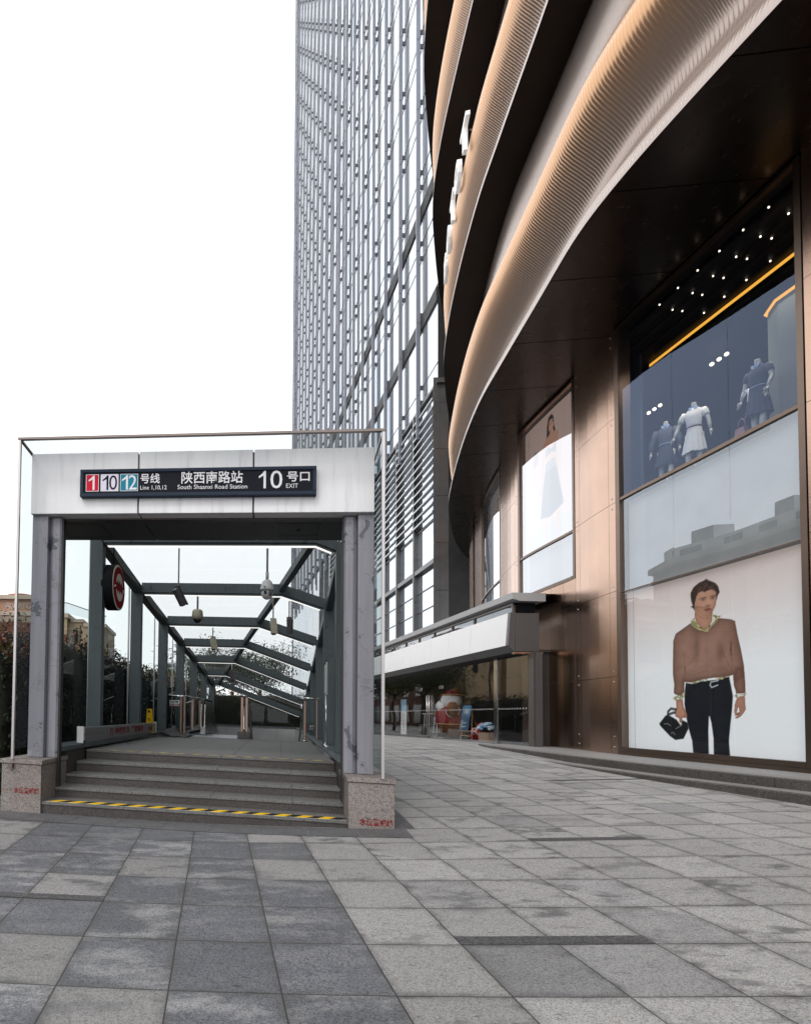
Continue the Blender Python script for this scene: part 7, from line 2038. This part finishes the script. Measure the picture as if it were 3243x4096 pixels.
b = MB(); b.rings([((ocx, ocy - 0.05, oz + z), (r_ * 0.8, 0, 0), (0, r_, 0)) for z, r_ in ((1.88, 0.44), (1.92, 0.46), (2.0, 0.41), (2.09, 0.28), (2.13, 0.12))], 22); b.build('cap', M['velvet_red'], ox)
b = MB(); b.tube([(ocx + 0.37 * math.cos(t), ocy - 0.05 + 0.46 * math.sin(t), oz + 1.89) for t in np.linspace(0, 2 * PI, 29)], 0.03, 6, False); b.build('cap_band', M['gold_cord'], ox)

M['oak'] = simple('pale_oak', (0.38, 0.20, 0.09), 0.5, 0, 0.15, 8)
ez_ = thing('easel_sign', (10.75, 23.3, fz(23.3)), 'wooden easel carrying a blue printed notice board beside the plush ox', 'easel sign')
z0 = fz(23.3)
for (y0, y1, x0, x1) in ((23.98, 23.62, 10.70, 10.82), (22.98, 23.2, 10.70, 10.82), (23.4, 23.4, 11.25, 10.86)):
    b = MB(); b.beam((x0, y0, z0), (x1, y1, z0 + 1.3), 0.035, 0.03, (1, 0, 0)); b.build('leg', M['oak'], ez_)
b = MB(); b.box(10.66, 10.74, 22.98, 24.0, z0 + 0.36, z0 + 0.40); b.beam((10.72, 23.9, z0 + 0.18), (10.72, 23.05, z0 + 0.18), 0.03, 0.03); b.build('ledge', M['oak'], ez_)
b = MB()
M['board_blue'] = None
def bluegrad():
    m, nt, out = mat('blue_notice_print'); bb = N(nt, 'ShaderNodeBsdfPrincipled'); tc = N(nt, 'ShaderNodeTexCoord'); sx = N(nt, 'ShaderNodeSeparateXYZ'); L(nt, tc.outputs['Generated'], sx.inputs[0])
    r_ = ramp(nt, sx.outputs[2], [(0.0, (0.012, 0.06, 0.13)), (0.5, (0.015, 0.09, 0.19)), (0.62, (0.10, 0.22, 0.36)), (0.8, (0.06, 0.24, 0.42)), (1.0, (0.04, 0.20, 0.38))])
    L(nt, r_.outputs[0], bb.inputs['Base Color']); bb.inputs['Roughness'].default_value = 0.5; L(nt, bb.outputs[0], out.inputs[0]); return m
M['board_blue'] = bluegrad()
bp_ = lambda a, c, d: (10.64 + 0.12 * c - d, 23.97 - a + 0.0 - (c * 0.10), z0 + 0.40 + c)
b.prism([(0, 0), (0.82, 0), (0.76, 1.0), (0.02, 1.0)], bp_, -0.012, 0.0); bo = b.build('board', M['board_blue'], ez_)
b = MB()
for (a0, a1, c0, c1) in ((0.25, 0.6, 0.80, 0.83), (0.18, 0.65, 0.72, 0.76), (0.24, 0.58, 0.67, 0.69), (0.08, 0.24, 0.36, 0.385), (0.08, 0.6, 0.31, 0.325), (0.08, 0.55, 0.28, 0.295), (0.08, 0.22, 0.21, 0.235), (0.08, 0.62, 0.16, 0.175), (0.08, 0.5, 0.13, 0.145), (0.08, 0.2, 0.07, 0.09)):
    b.prism([(a0, c0), (a1, c0), (a1, c1), (a0, c1)], bp_, 0.002, 0.004)
b.build('print_lines', M['white_print'], bo)

hs = thing('wooden_horse', (10.8, 22.7, fz(22.7)), 'small red painted wooden horse with a blue and white harness beside the flower tub', 'ornament')
M['horse_red'] = simple('red_lacquer', (0.40, 0.012, 0.02), 0.35, 0, 0.15, 8)
z0 = fz(22.7)
b = MB()
b.tube([(10.8, 23.05, z0 + 0.36), (10.8, 22.85, z0 + 0.38), (10.8, 22.6, z0 + 0.37), (10.8, 22.42, z0 + 0.40), (10.8, 22.36, z0 + 0.55), (10.8, 22.42, z0 + 0.66), (10.78, 22.60, z0 + 0.60)], [0.10, 0.13, 0.12, 0.12, 0.10, 0.085, 0.055], 14)
for (dx, y) in ((-0.06, 23.0), (0.07, 22.98), (-0.06, 22.46), (0.07, 22.48)): b.tube([(10.8 + dx, y, z0 + 0.34), (10.8 + dx, y, z0 + 0.15), (10.8 + dx, y + 0.01, z0)], [0.065, 0.045, 0.05], 10)
b.tube([(10.8, 22.40, z0 + 0.70), (10.8, 22.36, z0 + 0.77)], [0.03, 0.008], 6)
b.build('body', M['horse_red'], hs)
b = MB()
for y in (22.9, 22.55): b.tube([(10.8 + 0.135 * math.cos(t), y, z0 + 0.375 + 0.135 * math.sin(t)) for t in np.linspace(0, 2 * PI, 17)], 0.018, 6, False)
b.tube([(10.67, 22.9, z0 + 0.4), (10.66, 22.72, z0 + 0.36), (10.67, 22.55, z0 + 0.4)], 0.016, 6); b.build('harness', M['white_print'], hs)
b = MB(); b.tube([(10.8, 22.33, z0 + 0.62), (10.8, 22.26, z0 + 0.52), (10.8, 22.28, z0 + 0.42)], [0.03, 0.035, 0.03], 8); b.build('mane', M['navy'], hs)

ft = thing('flower_tub', (10.85, 21.98, fz(22)), 'ribbed beige tub of pale blue and white paper roses by the steel post', 'flower tub')
z0 = fz(22)
M['tub'] = simple('beige_tub', (0.36, 0.25, 0.19), 0.6, 0, 0.08, 6)
b = MB(); 
for j, (z, r_) in enumerate(((0, 0.29), (0.34, 0.34))): pass
seg = 64; P_ = []
for z, r_ in ((0.0, 0.29), (0.36, 0.34), (0.36, 0.30), (0.1, 0.27)):
    for k in range(seg):
        rr = r_ * (1 + 0.02 * (k % 4 < 2)); P_.append((10.85 + rr * math.cos(2 * PI * k / seg), 21.98 + rr * math.sin(2 * PI * k / seg), z0 + z))
b.add(P_, [(i * seg + k, i * seg + (k + 1) % seg, (i + 1) * seg + (k + 1) % seg, (i + 1) * seg + k) for i in range(3) for k in range(seg)]); b.build('tub', M['tub'], ft)
M['rose_blue'] = simple('blue_rose', (0.17, 0.32, 0.50), 0.7, 0, 0.35, 25); M['rose_white'] = simple('white_rose', (0.62, 0.68, 0.74), 0.7, 0, 0.12, 25)
rb = [MB(), MB()]
for q in range(90):
    a = rng.random() * 2 * PI; e_ = rng.random() ** 0.7 * 1.35
    p = Vector((10.85 + 0.38 * math.sin(e_) * math.cos(a), 21.98 + 0.38 * math.sin(e_) * math.sin(a), z0 + 0.40 + 0.30 * math.cos(e_)))
    bb = rb[int(rng.random() < 0.55)]
    bb.ball(tuple(p), (0.05, 0.05, 0.042), 8, 6)
    for w in range(5):
        t = w * 1.257 + q; bb.ball(tuple(p + Vector((0.03 * math.cos(t), 0.03 * math.sin(t), 0.012))), (0.032, 0.032, 0.036), 6, 5)
rb[0].build('blue_roses', M['rose_blue'], ft); rb[1].build('white_roses', M['rose_white'], ft)

bt = thing('bar_table', (11.1, 27.1, fz(27)), 'white topped high bar table with splayed steel legs behind the door handles', 'bar table')
z0 = fz(27)
M['white_top'] = simple('white_laminate', (0.6, 0.6, 0.6), 0.35, 0, 0.04, 4)
b = MB(); b.box(10.75, 11.45, 26.1, 28.2, z0 + 1.06, z0 + 1.10); b.build('table_top', M['white_top'], bt, 0.006)
for (x_, y_) in ((10.8, 28.1), (11.4, 28.1), (10.8, 26.2), (11.4, 26.2)):
    b = MB(); b.tube([(x_, y_ - 0.12 if y_ > 27 else y_ + 0.12, z0 + 1.06), (x_, y_ + (0.1 if y_ > 27 else -0.1), z0)], 0.02, 8); b.build('leg', M['white_top'], bt)
def stool(x_, y_, label):
    t = thing('bar_stool', (x_, y_, fz(y_)), label, 'bar stool', 'steel bar stools in the cafe window'); z_ = fz(y_)
    b = MB(); b.box(x_ - 0.19, x_ + 0.19, y_ - 0.19, y_ + 0.19, z_ + 0.74, z_ + 0.775); b.build('seat', M['grey_panel2'], t, 0.01)
    for (a, c) in ((-1, -1), (1, -1), (1, 1), (-1, 1)):
        b = MB(); b.tube([(x_ + a * 0.15, y_ + c * 0.15, z_ + 0.74), (x_ + a * 0.24, y_ + c * 0.26, z_)], 0.016, 8); b.build('leg', M['white_top'], t)
    b = MB(); b.tube([(x_ - 0.21, y_ - 0.22, z_ + 0.24), (x_ + 0.21, y_ - 0.22, z_ + 0.24), (x_ + 0.21, y_ + 0.22, z_ + 0.24), (x_ - 0.21, y_ + 0.22, z_ + 0.24), (x_ - 0.21, y_ - 0.22, z_ + 0.24)], 0.012, 6); b.build('foot_rail', M['white_top'], t)
stool(10.85, 26.45, 'steel bar stool with a dark seat just left of the plush ox')
stool(11.6, 28.6, 'second steel bar stool with a dark seat, left of the door handles')
bn = thing('banner_stand', (10.75, 30.75, fz(30.7)), 'tall narrow pale blue and white banner stand behind the left cafe pane', 'banner')
z0 = fz(30.7)
b = MB(); b.box(10.74, 10.755, 30.36, 31.16, z0 + 0.02, z0 + 1.22); b.build('lower_print', M['white_print'], bn)
M['sky_print'] = simple('sky_blue_print', (0.22, 0.42, 0.58), 0.5, 0, 0.3, 2.5)
b = MB(); b.box(10.74, 10.755, 30.36, 31.16, z0 + 1.225, z0 + 1.86); b.build('upper_print', M['sky_print'], bn)
b = MB()
for q in range(11): b.box(10.734, 10.738, 30.55 + 0.06 * (q % 3), 30.97 - 0.05 * (q % 2), z0 + 0.18 + q * 0.09, z0 + 0.20 + q * 0.09)
b.build('print_lines', M['navy'], bn)
b = MB(); b.box(10.70, 10.82, 30.34, 31.18, z0, z0 + 0.02); b.build('foot', M['chrome'], bn)
# a dark counter with a machine further in
ct = thing('cafe_counter', (12.6, 30.5, fz(30)), 'dark low counter with a pale coffee machine in the cafe', 'counter')
b = MB(); b.box(12.2, 13.0, 27.8, 32.5, fz(30), fz(30) + 0.55); b.build('counter', M['esc_panel'], ct, 0.01)
b = MB(); b.box(12.25, 12.8, 28.6, 30.6, fz(30) + 0.56, fz(30) + 0.95); b.box(12.3, 12.7, 28.8, 30.0, fz(30) + 0.951, fz(30) + 1.05); b.build('machine', M['cam_white'], ct, 0.02)
for z_ in (1.4, 1.8, 2.2, 2.6):
    b = MB(); b.box(15.9, 16.15, 24, 38, z_, z_ + 0.04); b.build('back_shelf', M['oak'], ct) if False else None

# ------------------------------------------------------------------ headless shop mannequins in the display window
M['mq_skin'] = simple('mannequin_shell', (0.42, 0.40, 0.36), 0.5, 0, 0.04, 4)
M['dress_white'] = simple('white_cotton', (0.66, 0.65, 0.62), 0.85, 0, 0.06, 10, 0.25, 30)
M['dress_navy'] = simple('navy_cloth', (0.018, 0.024, 0.045), 0.85, 0, 0.2, 10, 0.25, 30)
M['jacket_navy'] = simple('slate_knit', (0.055, 0.065, 0.09), 0.9, 0, 0.2, 14, 0.3, 50)
M['shirt_blue'] = simple('blue_shirt', (0.20, 0.30, 0.46), 0.8, 0, 0.1, 10)
M['sock'] = simple('navy_sock', (0.02, 0.026, 0.045), 0.9, 0, 0.1, 10)
M['belt_brown'] = simple('brown_belt', (0.13, 0.05, 0.03), 0.5, 0, 0.1, 10)
M['pink_bag'] = simple('pink_leather', (0.30, 0.12, 0.11), 0.5, 0, 0.1, 6)
def mannequin(x_, y_, face, label, dress, top, stride, arm_l, arm_r, skirt_len, belt=None):
    """face: heading of the chest (radians, 0 = towards -X); built standing on the display floor"""
    t = thing('mannequin', (x_, y_, 6.96), label, 'mannequin')
    c_, s_ = math.cos(face), math.sin(face)
    fwd = Vector((-c_, -s_, 0)); rgt = Vector((s_, -c_, 0)) * -1
    O = Vector((x_, y_, 6.96))
    Pt = lambda r_, f_, z: tuple(O + rgt * r_ + fwd * f_ + Vector((0, 0, z)))
    def ring(r_, f_, z, a, b_): return (Pt(r_, f_, z), tuple(rgt * a * 0.88), tuple(fwd * b_ * 0.88))
    b = MB()
    b.rings([ring(0, 0, 0.86, 0.17, 0.12), ring(0, 0, 1.0, 0.145, 0.105), ring(0, 0.01, 1.12, 0.125, 0.09), ring(0, 0.015, 1.28, 0.16, 0.115), ring(0, 0, 1.42, 0.17, 0.095), ring(0, -0.01, 1.475, 0.12, 0.07), ring(0, -0.005, 1.50, 0.06, 0.055), ring(0, 0.012, 1.60, 0.052, 0.052), ring(0, 0.014, 1.615, 0.05, 0.05)], 18)
    for sd_, st_ in ((-1, stride[0]), (1, stride[1])):
        hip = Vector(Pt(sd_ * 0.09, 0, 0.90)); knee = Vector(Pt(sd_ * 0.10, st_ * 0.55, 0.49)); ank = Vector(Pt(sd_ * 0.10, st_, 0.09))
        b.tube([tuple(hip), tuple(hip.lerp(knee, 0.5)), tuple(knee), tuple(knee.lerp(ank, 0.35)), tuple(ank)], [0.085, 0.075, 0.052, 0.055, 0.034], 12)
        b.tube([Pt(sd_ * 0.10, st_ - 0.03, 0.05), Pt(sd_ * 0.10, st_ + 0.08, 0.035), Pt(sd_ * 0.105, st_ + 0.18, 0.022)], [0.04, 0.036, 0.022], 10)
    for sd_, (eo, ef, wo, wf, wz) in ((-1, arm_l), (1, arm_r)):
        sh = Vector(Pt(sd_ * 0.185, -0.005, 1.42)); el = Vector(Pt(sd_ * (0.20 + eo), ef, 1.14)); wr = Vector(Pt(sd_ * (0.20 + wo), wf, wz))
        b.tube([tuple(sh), tuple(sh.lerp(el, 0.5)), tuple(el), tuple(el.lerp(wr, 0.4)), tuple(wr)], [0.05, 0.044, 0.036, 0.036, 0.024], 10)
        d = (wr - el).normalized(); pal = wr + d * 0.06
        b.tube([tuple(wr), tuple(pal), tuple(wr + d * 0.095)], [0.024, 0.038, 0.034], 10, True, 0.55)
        cr = d.cross(fwd).normalized()
        for k, ln in enumerate((0.072, 0.082, 0.076, 0.058)):
            o_ = fwd * (0.026 - 0.017 * k); p0 = wr + d * 0.09 + o_
            b.tube([tuple(p0), tuple(p0 + d * ln * 0.5 + cr * 0.004), tuple(p0 + d * ln + cr * 0.018)], [0.0085, 0.008, 0.006], 6)
        th = wr + d * 0.035 + fwd * 0.03
        b.tube([tuple(th), tuple(th + d * 0.03 + fwd * 0.022), tuple(th + d * 0.065 + fwd * 0.026)], [0.011, 0.0095, 0.007], 6)
    b.build('body', M['mq_skin'], t)
    b = MB()
    for sd_, st_ in ((-1, stride[0]), (1, stride[1])):
        b.tube([Pt(sd_ * 0.10, st_ * 0.83, 0.24), Pt(sd_ * 0.10, st_, 0.09)], [0.050, 0.040], 12); b.tube([Pt(sd_ * 0.10, st_ - 0.03, 0.05), Pt(sd_ * 0.10, st_ + 0.08, 0.037), Pt(sd_ * 0.105, st_ + 0.185, 0.024)], [0.047, 0.043, 0.027], 10)
    b.build('sock', M['sock'], t)
    # bodice and sleeves
    b = MB()
    b.rings([ring(0, 0.0, 1.04, 0.16, 0.115), ring(0, 0.01, 1.12, 0.15, 0.11), ring(0, 0.015, 1.28, 0.18, 0.135), ring(0, 0, 1.41, 0.195, 0.115), ring(0, -0.01, 1.47, 0.14, 0.085), ring(0, -0.005, 1.495, 0.085, 0.07)], 22)
    for sd_, (eo, ef, wo, wf, wz) in ((-1, arm_l), (1, arm_r)):
        sh = Vector(Pt(sd_ * 0.165, -0.005, 1.435)); el = Vector(Pt(sd_ * (0.20 + eo), ef, 1.14)); wr = Vector(Pt(sd_ * (0.20 + wo), wf, wz))
        if top is not M['jacket_navy']: b.tube([tuple(sh), tuple(sh.lerp(el, 0.25)), tuple(sh.lerp(el, 0.55)), tuple(sh.lerp(el, 0.62))], [0.052, 0.068, 0.066, 0.056], 14)
        else: b.tube([tuple(sh), tuple(sh.lerp(el, 0.5)), tuple(el), tuple(el.lerp(wr, 0.8))], [0.068, 0.064, 0.056, 0.046], 14)
    b.build('top', top, t)
    b = MB()
    # pleated skirt
    seg = 56; P_ = []; zs_ = [1.06, 1.0, 0.88, 0.74, 0.60, 1.06 - skirt_len]
    rs = [0.130, 0.145, 0.168, 0.188, 0.205, 0.222]
    zs_ = [1.06 - skirt_len * q / 5 for q in range(6)]
    for j in range(6):
        for k in range(seg):
            a = 2 * PI * k / seg; pl_ = 1 + (0.012 + 0.055 * j / 5) * math.sin(a * 13 + 0.5 * math.sin(a * 3)); dr = 0.015 * j / 5 * math.sin(a * 5)
            P_.append(Pt(rs[j] * pl_ * math.cos(a), rs[j] * 0.80 * pl_ * math.sin(a), zs_[j] + dr))
    b.add(P_, [(i * seg + k, i * seg + (k + 1) % seg, (i + 1) * seg + (k + 1) % seg, (i + 1) * seg + k) for i in range(5) for k in range(seg)], True)
    b.build('skirt', dress, t)
    b = MB()
    b.tube([Pt(0.138 * math.cos(a), 0.106 * math.sin(a), 1.065) for a in np.linspace(0, 2 * PI, 25)], 0.014, 6, False); b.build('belt', belt or M['shirt_blue'], t)
    b = MB()
    for sd_ in (-1, 1): b.prism([(sd_ * 0.005, 1.42), (sd_ * 0.075, 1.47), (sd_ * 0.078, 1.525), (sd_ * 0.05, 1.515)], lambda a, c, d: Pt(a, 0.085 - (c - 1.42) * 0.35 + d, c), 0.0, 0.008)
    b.rings([ring(0, 0.0, 1.485, 0.078, 0.070), ring(0, 0.0, 1.53, 0.074, 0.068)], 18, False)
    b.build('collar', M['shirt_blue'], t)
    b = MB(); b.tube([Pt(0.0, -0.06, 0.0), Pt(0.0, -0.04, 0.5)], 0.012, 8); b.tube([Pt(0, -0.06, 0.0), Pt(0, -0.06, 0.012)], 0.16, 20); b.build('stand', M['chrome'], t)
    return t
mannequin(10.95, 12.8, 0.55, 'headless mannequin in a white belted short sleeve dress, middle of the display window', M['dress_white'], M['dress_white'], (0.02, 0.06), (0.06, 0.02, 0.10, 0.05, 0.90), (0.10, 0.0, 0.14, 0.10, 0.92), 0.58, M['belt_brown'])
mannequin(11.0, 13.65, 0.75, 'headless mannequin striding in a slate jacket and dark pleated skirt, left in the display window', M['dress_navy'], M['jacket_navy'], (0.16, -0.10), (0.05, 0.04, 0.06, 0.1, 0.92), (0.08, -0.03, 0.09, 0.02, 0.92), 0.52)
mq = mannequin(10.85, 11.2, 0.15, 'headless mannequin in a navy dress with a white tie belt, right in the display window', M['dress_navy'], M['dress_navy'], (0.06, -0.05), (0.07, 0.04, 0.08, 0.16, 0.92), (0.05, 0.0, 0.06, 0.08, 0.90), 0.56)
b = MB(); b.tube([(10.70, 11.25, 8.02), (10.665, 11.22, 7.9), (10.63, 11.2, 7.72)], 0.012, 6); b.tube([(10.69, 11.27, 8.02), (10.665, 11.33, 7.97), (10.66, 11.31, 7.88), (10.68, 11.25, 7.99)], 0.010, 6); b.build('tie_belt', M['white_print'], mq)
hb_ = thing('handbag', (10.9, 11.62, 7.16), 'pink leather handbag hanging beside the right mannequin', 'handbag')
b = MB(); b.prism([(-0.13, 0), (0.13, 0), (0.10, 0.24), (-0.10, 0.24)], lambda a, c, d: (10.9 + d, 11.62 + a, 7.18 + c), -0.05, 0.05); b.build('bag_body', M['pink_bag'], hb_, 0.01)
b = MB(); b.tube([(10.9, 11.54, 7.42), (10.9, 11.56, 7.56), (10.9, 11.62, 7.62), (10.9, 11.68, 7.56), (10.9, 11.70, 7.42)], 0.010, 6); b.build('bag_handle', M['pink_bag'], hb_)
